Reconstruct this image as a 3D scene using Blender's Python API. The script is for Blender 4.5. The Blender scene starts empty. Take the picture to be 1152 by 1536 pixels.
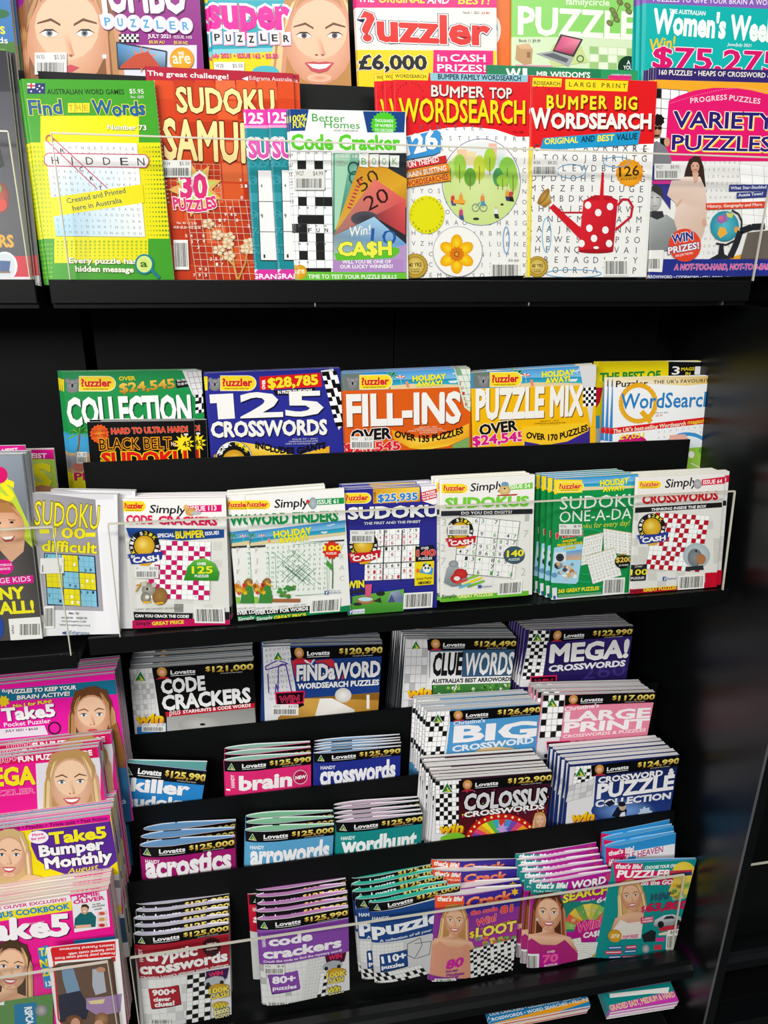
import bpy, bmesh, math, random
import numpy as np
from mathutils import Matrix, Vector
from mathutils.geometry import tessellate_polygon
random.seed(7)
S = bpy.context.scene
COL = S.collection

# ---------------------------------------------------------------- camera
# solved from the photograph's vanishing points: 1105 px focal length, pitched down 20 degrees, turned 10 degrees right
FOC, CX, CY = 1105., 576., 768.
_vx = np.array([(6900-CX)/FOC, (433-CY)/FOC, 1.]); _vx /= np.linalg.norm(_vx)
_vd = np.array([(542-CX)/FOC, (3748-CY)/FOC, 1.]); _vd -= _vx*(_vd@_vx); _vd /= np.linalg.norm(_vd)
ROT = np.array([_vx, np.cross(-_vd, _vx), -_vd])
EYE = np.array([0., 0., 1.5])
cd = bpy.data.cameras.new('camera'); cam = bpy.data.objects.new('camera', cd); COL.objects.link(cam)
cd.sensor_fit = 'VERTICAL'; cd.sensor_height = 36; cd.lens = FOC/1536*36; cd.clip_start = .02
_m = Matrix.Identity(4)
for r in range(3):
    _m[r][0] = ROT[r][0]; _m[r][1] = -ROT[r][1]; _m[r][2] = -ROT[r][2]; _m[r][3] = EYE[r]
cam.matrix_world = _m
S.camera = cam

# ---------------------------------------------------------------- world, lamps, exposure
W = bpy.data.worlds.new('shop'); S.world = W; W.use_nodes = True
W.node_tree.nodes['Background'].inputs[0].default_value = (.75, .8, .85, 1)
W.node_tree.nodes['Background'].inputs[1].default_value = .12
def area(name, loc, size, power, target, col=(1, .975, .94)):
    l = bpy.data.lights.new(name, 'AREA'); l.shape = 'RECTANGLE'; l.size, l.size_y = size; l.energy = power; l.color = col
    o = bpy.data.objects.new(name, l); COL.objects.link(o); o.location = loc
    o.rotation_euler = (Vector(target)-Vector(loc)).to_track_quat('-Z', 'Y').to_euler(); return o
area('ceiling_strip_light', (.2, -.95, 3.2), (2.6, .35), 50, (.25, 1.1, 1.2))
area('ceiling_panel_light', (-2.1, -2.5, 2.7), (2.4, 1.0), 160, (.25, 1.1, .5))
S.view_settings.view_transform = 'Standard'; S.view_settings.look = 'None'
S.view_settings.gamma = 1; S.view_settings.use_curve_mapping = False
S.view_settings.exposure = 0.02

# ---------------------------------------------------------------- materials
def mat(name, col=None, rough=.5, attr=False, metal=0, spec=.5, coat=0, bump=0, scale=200, lines=False):
    m = bpy.data.materials.new(name); m.use_nodes = True; nt = m.node_tree; b = nt.nodes['Principled BSDF']
    b.inputs['Roughness'].default_value = rough; b.inputs['Metallic'].default_value = metal
    b.inputs['Specular IOR Level'].default_value = spec; b.inputs['Coat Weight'].default_value = coat
    b.inputs['Coat Roughness'].default_value = .12
    tc = nt.nodes.new('ShaderNodeTexCoord')
    src = None
    if attr:
        a = nt.nodes.new('ShaderNodeAttribute'); a.attribute_name = 'col'; src = a.outputs['Color']
    if lines:
        mp = nt.nodes.new('ShaderNodeMapping'); mp.inputs['Scale'].default_value = (3, 1700, 3)
        n = nt.nodes.new('ShaderNodeTexNoise'); n.inputs['Scale'].default_value = 1; n.inputs['Detail'].default_value = 2
        rr = nt.nodes.new('ShaderNodeMapRange'); rr.inputs['From Min'].default_value = .3; rr.inputs['From Max'].default_value = .65
        rr.inputs['To Min'].default_value = .9; rr.inputs['To Max'].default_value = 1.06
        mx = nt.nodes.new('ShaderNodeMix'); mx.data_type = 'RGBA'; mx.blend_type = 'MULTIPLY'; mx.inputs['Factor'].default_value = 1
        nt.links.new(tc.outputs['Object'], mp.inputs['Vector']); nt.links.new(mp.outputs['Vector'], n.inputs['Vector'])
        nt.links.new(n.outputs['Fac'], rr.inputs['Value']); nt.links.new(src, mx.inputs['A']); nt.links.new(rr.outputs['Result'], mx.inputs['B'])
        src = mx.outputs['Result']
    if src: nt.links.new(src, b.inputs['Base Color'])
    else: b.inputs['Base Color'].default_value = (*col, 1)
    if bump:
        n = nt.nodes.new('ShaderNodeTexNoise'); n.inputs['Scale'].default_value = scale; n.inputs['Detail'].default_value = 3
        bp = nt.nodes.new('ShaderNodeBump'); bp.inputs['Strength'].default_value = bump; bp.inputs['Distance'].default_value = .001
        nt.links.new(tc.outputs['Object'], n.inputs['Vector']); nt.links.new(n.outputs['Fac'], bp.inputs['Height'])
        nt.links.new(bp.outputs['Normal'], b.inputs['Normal'])
    return m
M_PRINT = mat('printed_cover', attr=True, rough=.24, spec=.16, bump=.05, scale=25)
M_PAGE = mat('page_edges', attr=True, rough=.8, spec=.2, lines=True)
M_STEEL = mat('black_powder_coat', (.0025, .0028, .003), rough=.42, spec=.2, bump=.05, scale=900)
M_GLOSS = mat('black_gloss_panel', (.003, .0035, .004), rough=.3, spec=.45)
M_BOARD = mat('black_divider_board', (.0022, .0026, .0028), rough=.5, spec=.16, bump=.04, scale=500)
M_SCREW = mat('screw_steel', (.5, .5, .48), rough=.35, metal=1)
M_ACR = bpy.data.materials.new('clear_acrylic'); M_ACR.use_nodes = True
def _acr(m, edge):
    nt = m.node_tree; b = nt.nodes['Principled BSDF']; out = nt.nodes['Material Output']
    if edge:
        b.inputs['Base Color'].default_value = (.62, .6, .5, 1); b.inputs['Roughness'].default_value = .3; return
    tr = nt.nodes.new('ShaderNodeBsdfTransparent'); tr.inputs[0].default_value = (.985, .99, .985, 1)
    gl = nt.nodes.new('ShaderNodeBsdfGlossy'); gl.inputs['Roughness'].default_value = .05
    lw = nt.nodes.new('ShaderNodeLayerWeight'); pw = nt.nodes.new('ShaderNodeMath'); pw.operation = 'POWER'; pw.inputs[1].default_value = 4
    ma = nt.nodes.new('ShaderNodeMath'); ma.operation = 'MULTIPLY_ADD'; ma.inputs[1].default_value = .45; ma.inputs[2].default_value = .022
    mx = nt.nodes.new('ShaderNodeMixShader'); nt.links.new(lw.outputs['Facing'], pw.inputs[0]); nt.links.new(pw.outputs[0], ma.inputs[0])
    nt.links.new(ma.outputs[0], mx.inputs[0]); nt.links.new(tr.outputs[0], mx.inputs[1]); nt.links.new(gl.outputs[0], mx.inputs[2])
    nt.links.new(mx.outputs[0], out.inputs['Surface'])
_acr(M_ACR, False)
M_ACRE = bpy.data.materials.new('acrylic_cut_edge'); M_ACRE.use_nodes = True; _acr(M_ACRE, True)

# ---------------------------------------------------------------- mesh helpers
def lin(c):
    if isinstance(c, str):
        c = c.lstrip('#')
        if len(c) == 3: c = ''.join(x*2 for x in c)
        c = [int(c[i:i+2], 16)/255 for i in (0, 2, 4)]
    v = [(x/12.92 if x <= .04045 else ((x+.055)/1.055)**2.4) for x in c]
    return (v[0]*.93, v[1]*.93, v[2]*.93, 1.)     # paper white reflects a little under all of the light
def link(name, me, m, parent=None):
    o = bpy.data.objects.new(name, me); COL.objects.link(o)
    for k in (m if isinstance(m, (list, tuple)) else [m]): me.materials.append(k)
    if parent: o.parent = parent
    return o
def box(name, lo, hi, m, parent=None, bev=.0008):
    bm = bmesh.new(); bmesh.ops.create_cube(bm, size=1)
    c = [(a+b)/2 for a, b in zip(lo, hi)]; s = [abs(b-a) for a, b in zip(lo, hi)]
    for v in bm.verts: v.co = Vector((c[i]+v.co[i]*s[i] for i in range(3)))
    if bev and min(s) > 2.5*bev: bmesh.ops.bevel(bm, geom=bm.edges[:], offset=bev, segments=2, affect='EDGES', profile=.5)
    me = bpy.data.meshes.new(name); bm.to_mesh(me); bm.free(); return link(name, me, m, parent)
def extr(name, prof, x0, x1, m, parent=None, smooth=False):
    """profile in (y, z), run from x0 to x1"""
    n = len(prof); V = [(x0, y, z) for y, z in prof]+[(x1, y, z) for y, z in prof]
    F = [(i, (i+1) % n, n+(i+1) % n, n+i) for i in range(n)]+[tuple(range(n-1, -1, -1)), tuple(range(n, 2*n))]
    me = bpy.data.meshes.new(name); me.from_pydata(V, [], F); me.validate()
    bm = bmesh.new(); bm.from_mesh(me); bmesh.ops.recalc_face_normals(bm, faces=bm.faces[:]); bm.to_mesh(me); bm.free()
    return link(name, me, m, parent)
def empty(name, loc=(0, 0, 0), **kw):
    o = bpy.data.objects.new(name, None); COL.objects.link(o); o.location = loc; o.empty_display_size = .03
    for k, v in kw.items():
        if v: o[k] = v
    return o
def tag(o, **kw):
    for k, v in kw.items():
        if v: o[k] = v
    return o

# ---------------------------------------------------------------- lettering: glyph outlines of Blender's own font
_G = {}
def _mesh_of(s, off):
    cu = bpy.data.curves.new('t', 'FONT'); cu.body = s; cu.size = 1; cu.offset = off; cu.resolution_u = 2
    o = bpy.data.objects.new('t', cu); COL.objects.link(o)
    dg = bpy.context.evaluated_depsgraph_get(); dg.update()
    ev = o.evaluated_get(dg); me = ev.to_mesh(); me.calc_loop_triangles()
    V = np.array([v.co[:2] for v in me.vertices]) if len(me.vertices) else np.zeros((0, 2))
    T = np.array([t.vertices[:] for t in me.loop_triangles], dtype=int) if len(me.loop_triangles) else np.zeros((0, 3), int)
    ev.to_mesh_clear(); bpy.data.objects.remove(o); bpy.data.curves.remove(cu)
    return V, T
def glyph(ch, off):
    off = round(off, 3); k = (ch, off)
    if k not in _G:
        if off > .01 and ch in 'MNWVKAZX1479YkvwxyzR&$':   # sharp corners: thicken by overlaying shifted outlines
            V, T = glyph(ch, 0); V = V[:, :2]; m = 8 if off > .04 else 6
            D = [(0, 0)]+[(off*math.cos(6.2832*i/m), off*math.sin(6.2832*i/m)) for i in range(m)]
            _G[k] = (np.concatenate([np.column_stack([V+np.array(d), np.full(len(V), .4*i)]) for i, d in enumerate(D)]), np.concatenate([T+i*len(V) for i in range(m+1)]))
        else: _G[k] = _mesh_of(ch, off)
    return _G[k]
_A = {}
_HH = None
def adv(ch):
    global _HH
    if _HH is None:
        v, _ = _mesh_of('HH', 0); _HH = v[:, 0].max()-v[:, 0].min()
    if ch not in _A:
        v, _ = _mesh_of('H'+ch+'H', 0); _A[ch] = v[:, 0].max()-v[:, 0].min()-_HH
    return _A[ch]
CAP = None

# ---------------------------------------------------------------- covers
# photo windows used to take measurements: name -> (x, y, scale)
Z = dict(P=(0, 0, 1), A1=(0, 0, 2.88), A2=(380, 0, 2.88), A3=(752, 0, 2.88), A4=(0, 200, 2.88), A5=(380, 200, 2.88), A6=(752, 200, 2.88),
         M1=(60, 530, 2.88), M2=(440, 530, 3.2), M3=(780, 520, 3.097), M4=(0, 660, 3.291), M5=(330, 700, 3.291), M6=(640, 690, 4.8),
         M7=(800, 680, 3.273), L1=(180, 930, 2.743), L2=(580, 910, 2.743), L3=(160, 1090, 2.4), L4=(600, 1090, 2.618), L5=(180, 1290, 3.03),
         L6=(500, 1260, 3.6), L7=(760, 1220, 3.6), L8=(0, 960, 5.236), L9=(0, 1180, 4.314))
def Q(z, x, y):
    ox, oy, s = Z[z]; return (ox+x/s, oy+y/s)
class Art:
    """print on a cover; a measured point is carried onto the real plane of that cover, giving metres from its lower left corner"""
    def __init__(self, org, ex, ez, w, h, t=0):
        self.org, self.ex, self.ez, self.w, self.h = org, ex, ez, w, h
        self.n = np.cross(ex, ez)
        self.V = []; self.F = []; self.C = []; self.k = 0; self.nv = 0; self.zz = (0, 0, 1); self.fr = None
    def z(self, name): self.zz = Z[name]; self.fr = None; return self
    def unit(self): self.fr = 'unit'; return self
    def sub(self, tl, tr, bl):
        self.fr = None; a, b, c = self.m(*tl), self.m(*tr), self.m(*bl); self.fr = (a, b-a, c-a); return self
    def m(self, x, y):
        if self.fr == 'unit': return np.array([x*self.w, (1-y)*self.h])
        if self.fr is not None: a, b, c = self.fr; return a+b*x+c*y
        ox, oy, s = self.zz
        d = ROT@np.array([(ox+x/s-CX)/FOC, (oy+y/s-CY)/FOC, 1.])
        t = ((self.org-EYE)@self.n)/(d@self.n); p = EYE+d*t-self.org
        return np.array([p@self.ex, p@self.ez])
    def put(self, V, T, c):
        """V in metres"""
        n = len(V)
        if not n: return
        V = np.asarray(V, float)
        if isinstance(c, np.ndarray): C = c
        else: C = np.tile(lin(c), (n, 1))
        self.V.append(np.column_stack([V, np.full(n, self.k)])); self.F.append(np.asarray(T, int)+self.nv); self.C.append(C); self.nv += n
    def P(self, pts, c, up=1):
        self.k += up
        if isinstance(pts, str): pts = [tuple(map(float, p.split(','))) for p in pts.split()]
        M = [self.m(*p) for p in pts]
        T = tessellate_polygon([[Vector((p[0], p[1], 0)) for p in M]])
        if isinstance(c, (list, tuple)): c = np.array([lin(q) for q in c])
        self.put(M, T, c)
    def R(self, x0, y0, x1, y1, c, up=1): self.P([(x0, y0), (x1, y0), (x1, y1), (x0, y1)], c, up)
    def E(self, x, y, rx, ry, c, c2=None, n=22, a0=0, up=1, rot=0):
        self.k += up; cr, sr = math.cos(rot), math.sin(rot)
        M = [self.m(x, y)]
        for i in range(n):
            a = 2*math.pi*i/n; u, v = rx*math.cos(a), ry*math.sin(a)
            M.append(self.m(x+u*cr-v*sr, y+u*sr+v*cr))
        T = [(0, 1+i, 1+(i+1) % n) for i in range(n)]
        C = np.array([lin(c)]+[lin(c2 or c)]*n); self.put(M, T, C)
    def star(self, x, y, r, r2, n, c, up=1, sy=1.):
        self.P([(x+(r if i % 2 else r2)*math.cos(math.pi*i/n), y+sy*(r if i % 2 else r2)*math.sin(math.pi*i/n)) for i in range(2*n)], c, up)
    def L(self, x0, y0, x1, y1, wd, c, up=1):
        dx, dy = x1-x0, y1-y0; l = math.hypot(dx, dy) or 1; nx, ny = -dy/l*wd/2, dx/l*wd/2
        self.P([(x0+nx, y0+ny), (x1+nx, y1+ny), (x1-nx, y1-ny), (x0-nx, y0-ny)], c, up)
    def PL(self, pts, wd, c, up=1):
        self.k += up
        if isinstance(pts, str): pts = [tuple(map(float, p.split(','))) for p in pts.split()]
        for a, b in zip(pts[:-1], pts[1:]): self.L(*a, *b, wd, c, 0)
    def O(self, x, y, rx, ry, wd, c, rot=0, n=20, up=1):
        """ring"""
        cr, sr = math.cos(rot), math.sin(rot); pts = []
        for i in range(n+1):
            a = 2*math.pi*i/n; u, v = rx*math.cos(a), ry*math.sin(a); pts.append((x+u*cr-v*sr, y+u*sr+v*cr))
        self.PL(pts, wd, c, up)
    def T_(self, s, x0, y0, x1, y1, h, c, b, sh, up, sp, wav, bb):
        """bb is the weight the line is fitted for, b the weight drawn (outlines and shadows are drawn heavier on the same layout)"""
        global CAP
        if CAP is None: v, _ = glyph('H', 0); CAP = v[:, 1].max()
        self.k += up
        p0, p1 = self.m(x0, y0), self.m(x1, y1)
        xs = []; x = 0
        for ch in s: xs.append(x); x += adv(ch)+sp
        x -= sp
        g = glyph(s[0], 0)[0]; lsb = g[:, 0].min() if len(g) else 0
        e0 = np.linalg.norm(p1-p0)/max(x-2*lsb, .01); h0 = np.linalg.norm(self.m(x0, y0-h)-p0)/CAP
        f = min(1.45, max(.3, h0/max(e0, 1e-6))); ex_ = max(0, b-bb)*f; bb = min(max(bb*f, -.03), .045); q = round((bb+min(ex_, .075))/.004)*.004
        tot = max(x-2*lsb+2*bb, .01); e = (p1-p0)/tot
        L = np.linalg.norm(e); pu = np.array([-e[1], e[0]])/L
        hh = h0*CAP/(CAP+2*bb); lift = 0
        for i, (ch, gx) in enumerate(zip(s, xs)):
            V, T = glyph(ch, q)
            if not len(V): continue
            X = V[:, 0]+gx-lsb+bb; Y = V[:, 1]+bb
            dy = wav[i % len(wav)] if wav else 0
            pos = p0+np.outer(X+sh*Y, e)+np.outer(Y+dy, pu*hh)
            if isinstance(c, tuple):
                t = np.clip(Y/CAP, 0, 1)[:, None]; C = np.array(lin(c[0]))*t+np.array(lin(c[1]))*(1-t)
            else: C = c
            self.put(pos, T, C)
            if V.shape[1] == 3: self.V[-1][:, 2] += V[:, 2]; lift = 1
        if lift: self.k += 3
    def T(self, s, x0, y0, x1, y1, h, c, b=.02, sh=0, o=None, ow=.05, up=1, sp=0, wav=None, sd=None, bb=None):
        """a line of lettering: baseline from (x0,y0) to (x1,y1), capitals h high; b bolder, sh slant, o outline colour, sd drop shadow"""
        b = b*.6; ow = ow*.6; bb = b if bb is None else bb*.6
        if sd: self.T_(s, x0+sd[1], y0+sd[2], x1+sd[1], y1+sd[2], h, sd[0], b+(ow if o else 0), sh, up, sp, wav, bb)
        if o: self.T_(s, x0, y0, x1, y1, h, o, b+ow, sh, up, sp, wav, bb)
        self.T_(s, x0, y0, x1, y1, h, c, b, sh, up, sp, wav, bb)
    def letters(self, rows, tl, tr, bl, h, c, b=0., up=1):
        """an even grid of letters"""
        self.k += up; n = len(rows); tl, tr, bl = map(np.array, (tl, tr, bl))
        for j, row in enumerate(rows):
            m_ = len(row)
            for i, ch in enumerate(row):
                if ch == ' ': continue
                p = tl+(tr-tl)*i/max(m_-1, 1)+(bl-tl)*j/max(n-1, 1)
                V, T = glyph(ch, b)
                if not len(V): continue
                p0 = self.m(*p); q = self.m(*(p+(tr-tl)/np.linalg.norm(tr-tl)*h)); e = (q-p0)/.72; pu = np.array([-e[1], e[0]])
                self.put(p0+np.outer(V[:, 0]-(V[:, 0].max()+V[:, 0].min())/2, e)+np.outer(V[:, 1], pu), T, c)
    def grid(self, tl, tr, bl, nx, ny, pat=None, bg='fff', fg='111', ln='777', lw=.04, dens=.35, seed=1, up=1, sym=True):
        """crossword grid; pat rows of '#'"""
        rnd = random.Random(seed); tl, tr, bl = map(np.array, (tl, tr, bl)); ux, uy = (tr-tl)/nx, (bl-tl)/ny
        pt = lambda i, j: tuple(tl+ux*i+uy*j)
        if bg: self.P([pt(0, 0), pt(nx, 0), pt(nx, ny), pt(0, ny)], bg, up)
        self.k += 1
        if fg:
            for j in range(ny):
                for i in range(nx):
                    if pat: on = pat[j % len(pat)][i % len(pat[0])] == '#'
                    else: on = rnd.random() < dens and (i+j) % 2 == 0 or (i % 2 and j % 2 and rnd.random() < dens*1.6)
                    if on: self.P([pt(i, j), pt(i+1, j), pt(i+1, j+1), pt(i, j+1)], fg, 0)
        if ln:
            self.k += 1; w = lw
            for i in range(nx+1): self.P([pt(i-w, 0), pt(i+w, 0), pt(i+w, ny), pt(i-w, ny)], ln, 0)
            for j in range(ny+1): self.P([pt(0, j-w), pt(nx, j-w), pt(nx, j+w), pt(0, j+w)], ln, 0)
    def bars(self, x0, y0, x1, y1, dx=0, seed=3, n=26, c='222', bg='f2f2ee', up=1, sl=0):
        """barcode; dx leans it, sl tilts its top edge"""
        rnd = random.Random(seed)
        self.P([(x0, y0), (x1, y0+sl), (x1+dx, y1+sl), (x0+dx, y1)], bg, up); self.k += 1
        w = x1-x0; i = .06
        while i < .92:
            b = rnd.choice((.012, .02, .03)); e = .1*(y1-y0)
            self.P([(x0+w*i, y0+e+sl*i), (x0+w*(i+b), y0+e+sl*i), (x0+w*(i+b)+dx*.8, y1-e+sl*i), (x0+w*i+dx*.8, y1-e+sl*i)], c, 0); i += b+rnd.choice((.012, .02, .03))
    def face(self, x, y, s, hair='8a5a30', hair2='c49a60', skin='e8b896', sh='c98a68', lip='c8505a', eye='4a6a80', rot=0., smile=1, hl=1.6, bg=None, body=None, wide=1., brow='6a4428'):
        """a photographed head and shoulders in print; s = half face height"""
        cr, sr = math.cos(rot), math.sin(rot)
        def q(u, v): return (x+(u*cr-v*sr)*s*wide, y+(u*sr+v*cr)*s)
        def poly(pts, c, up=1): self.P([q(*p) for p in pts], c, up)
        def ell(u, v, a, b, c, c2=None, r=0, n=18): p = q(u, v); self.E(p[0], p[1], a*s*wide, b*s, c, c2, n, rot=rot+r)
        hp = [(-.2, -1.42), (.25, -1.45), (.7, -1.2), (.98, -.7), (1.08, 0), (1.12, .7), (1.25, hl*.8), (1.0, hl), (-1.0, hl), (-1.3, hl*.8), (-1.1, .6), (-1.05, 0), (-.95, -.7), (-.65, -1.2)]
        poly(hp, hair)
        for i, (u, w_) in enumerate(((-1.0, .16), (-.85, .1), (.9, .14), (1.02, .1), (-1.12, .08), (.78, .07))):
            poly([(u*.55, -1.2), (u*.55+w_*.4, -1.22), (u*1.0+w_, -.2), (u*1.12+w_, hl*.9), (u*1.12, hl*.92), (u*.98, -.1)], hair2 if i % 2 == 0 else sh)
        if body:
            poly([(-.35, .7), (.35, .7), (.42, 1.25), (1.5, 1.6), (2.0, 2.6), (-2.0, 2.6), (-1.5, 1.6), (-.42, 1.25)], [skin, sh, sh, skin, sh, sh, skin, skin])
            poly([(-1.1, 1.75), (-.5, 2.1), (.5, 2.1), (1.1, 1.75), (2.0, 2.7), (1.9, 4.6), (-1.9, 4.6), (-2.0, 2.7)], body)
        ell(0, .02, .84, 1.08, skin, sh)
        ell(0, -.25, .68, .72, skin, skin); 
        poly([(-.86, -.1), (-.8, -.8), (-.3, -1.18), (.1, -1.2), (.55, -1.1), (.84, -.6), (.88, 0), (.98, -.5), (.75, -1.25), (0, -1.45), (-.75, -1.25), (-1.0, -.5)], hair)
        for k in (-1, 1):
            poly([(k*.14, -.3), (k*.34, -.42), (k*.62, -.33), (k*.64, -.29), (k*.34, -.36), (k*.14, -.25)], brow)
            ell(k*.37, -.1, .2, .1, sh, skin); ell(k*.37, -.1, .165, .07, 'f4f0ee'); ell(k*.37, -.1, .07, .07, eye); ell(k*.37, -.1, .035, .035, '151515')
            poly([(k*.17, -.09), (k*.3, -.19), (k*.46, -.19), (k*.6, -.1), (k*.46, -.15), (k*.3, -.155)], '2a1a12')
        poly([(-.1, -.1), (.02, -.12), (.12, .26), (.16, .37), (0, .35)], [skin, skin, sh, sh, skin]); ell(0, .93, .3, .1, sh, skin); ell(-.07, .37, .04, .025, 'a0604c'); ell(.08, .37, .04, .025, 'a0604c')
        if smile:
            poly([(-.36, .56), (-.15, .53), (0, .55), (.15, .53), (.36, .56), (.2, .76), (0, .82), (-.2, .76)], lip)
            poly([(-.29, .585), (0, .6), (.29, .585), (.16, .69), (0, .72), (-.16, .69)], 'fbfaf6')
        else:
            poly([(-.26, .62), (-.08, .56), (0, .58), (.08, .56), (.26, .62), (.1, .72), (-.1, .72)], lip)
Z.update(N1=(560, 80, 3.84), N2=(920, 100, 4.655), N3=(0, 650, 4.8), N4=(700, 1420, 2.549))
LEAN = math.radians(8)
# every row of magazines leans on a real plane of the rack: (distance, height of the ledge it stands on)
ROW = dict(A=(1.06, 1.44), A2=(1.165, 1.56), C=(1.125, 1.03), D=(1.0, .943), P0=(1.139, .53, 4), P1=(1.071, .43, 4), P2=(.999, .3, 4), F=(.942, .197, 4))
DOWN, ACROSS = math.sin(LEAN), math.cos(LEAN)
def on_plane(p, Y0, z0, lean=LEAN):
    n = np.array([0, -math.cos(lean), math.sin(lean)]); d = ROT@np.array([(p[0]-CX)/FOC, (p[1]-CY)/FOC, 1.])
    return EYE+d*(((np.array([0, Y0, z0])-EYE)@n)/(d@n))
def cover_profile(w, t, r, tap):
    xs = [0, .04*r, .14*r, .32*r, .6*r, r]
    xs += [r+(w-r)*k/3 for k in (1, 2, 3)] if tap else [w]
    def h(x):
        if x < r: return t/2*math.sqrt(max(0, 1-(1-x/r)**2))
        return t/2*(1-tap*(x-r)/(w-r))
    return xs, h
def solid(name, xs, hf, x_end, z0, z1, zs, c, bend, parent, m, inset=0., th=None, back=None, spine=None, art=None, rim=None, t=0):
    pass
def build_cover(name, art, w, h, t, r, tap, bg, spine, bend, parent, ct, rim, back='d8d8d4'):
    xs, hf = cover_profile(w, t, r, tap)
    if bend: xs = sorted(set(xs+[w*k/8 for k in range(1, 8) if w*k/8 > r*1.05])); zs = [h*k/7 for k in range(8)]
    else: zs = [0, h]
    me = bpy.data.meshes.new(name)
    bm = bmesh.new(); lay = bm.verts.layers.float_color.new('col')
    if art and art.V:
        V = np.concatenate(art.V); T = np.concatenate(art.F); C = np.concatenate(art.C)
        vs = []
        for (x, z, k), c in zip(V.tolist(), C.tolist()):
            v = bm.verts.new((x, k, z)); v[lay] = c; vs.append(v)
        for a, b, c in T.tolist():
            if a != b and b != c and a != c:
                try: bm.faces.new((vs[a], vs[b], vs[c]))
                except ValueError: pass
        bm.verts.ensure_lookup_table()
        X0, X1 = V[:, 0].min(), V[:, 0].max(); Z0, Z1 = V[:, 1].min(), V[:, 1].max(); e = .0001
        def cut(co, no, clear=False):
            bmesh.ops.bisect_plane(bm, geom=bm.verts[:]+bm.edges[:]+bm.faces[:], dist=1e-7, plane_co=co, plane_no=no, clear_outer=clear)
        if X0 < e: cut((e, 0, 0), (-1, 0, 0), True)
        if X1 > w-e: cut((w-e, 0, 0), (1, 0, 0), True)
        if Z0 < e: cut((0, 0, e), (0, 0, -1), True)
        if Z1 > h-e: cut((0, 0, h-e), (0, 0, 1), True)
        for x in xs[1:-1]:
            if X0 < x < X1: cut((x, 0, 0), (1, 0, 0))
        for z in zs[1:-1]:
            if Z0 < z < Z1: cut((0, 0, z), (0, 0, 1))
    def yF(x): # same straight chords as the sheet
        for a, b in zip(xs[:-1], xs[1:]):
            if x <= b+1e-9: f = (x-a)/(b-a); return (t/2-hf(a))*(1-f)+(t/2-hf(b))*f
        return t/2-hf(w)
    def bd(x, z):
        if not bend: return 0
        def g(x, z): return bend(x/w, z/h)
        i = max(k for k in range(len(xs)-1) if xs[k] <= x+1e-9); j = max(k for k in range(len(zs)-1) if zs[k] <= z+1e-9)
        f = (x-xs[i])/(xs[i+1]-xs[i]); q = (z-zs[j])/(zs[j+1]-zs[j])
        return (g(xs[i], zs[j])*(1-f)+g(xs[i+1], zs[j])*f)*(1-q)+(g(xs[i], zs[j+1])*(1-f)+g(xs[i+1], zs[j+1])*f)*q
    for v in bm.verts:
        x, k, z = v.co; v.co = (x, yF(x)-.0001-k*.000022+bd(x, z), z)
    if bend: bmesh.ops.triangulate(bm, faces=[f for f in bm.faces if len(f.verts) > 3])
    # the folded sheet itself
    cf, cs, cb, cr = lin(bg), lin(spine or bg), lin(back), lin(rim)
    def ring(y_of, c_of):
        out = []
        for z in zs:
            row = []
            for i, x in enumerate(xs):
                v = bm.verts.new((x, y_of(i, x)+bd(x, z), z)); v[lay] = c_of(i); row.append(v)
            out.append(row)
        return out
    fo = ring(lambda i, x: t/2-hf(x), lambda i: cs if i < 1 else cf); fi = ring(lambda i, x: min(t/2, t/2-hf(x)+ct), lambda i: cr)
    bo = ring(lambda i, x: t/2+hf(x), lambda i: cs if i < 2 else cb); bi = ring(lambda i, x: max(t/2, t/2+hf(x)-ct), lambda i: cr)
    def quads(A):
        for j in range(len(A)-1):
            for i in range(len(xs)-1): bm.faces.new((A[j][i], A[j][i+1], A[j+1][i+1], A[j+1][i]))
    for A in (fo, fi, bo, bi): quads(A)
    def rimq(A, B, j):
        for i in range(len(xs)-1):
            q = []
            for src in (A[j][i], A[j][i+1], B[j][i+1], B[j][i]):
                v = bm.verts.new(src.co+Vector((0, 0, .00002 if j else 0))); v[lay] = cr; q.append(v)
            bm.faces.new(q)
    for A, B in ((fo, fi), (bo, bi)): rimq(A, B, len(zs)-1); rimq(A, B, 0)
    bm.normal_update(); bm.to_mesh(me); bm.free()
    o = link(name, me, M_PRINT, parent); return o
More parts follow.
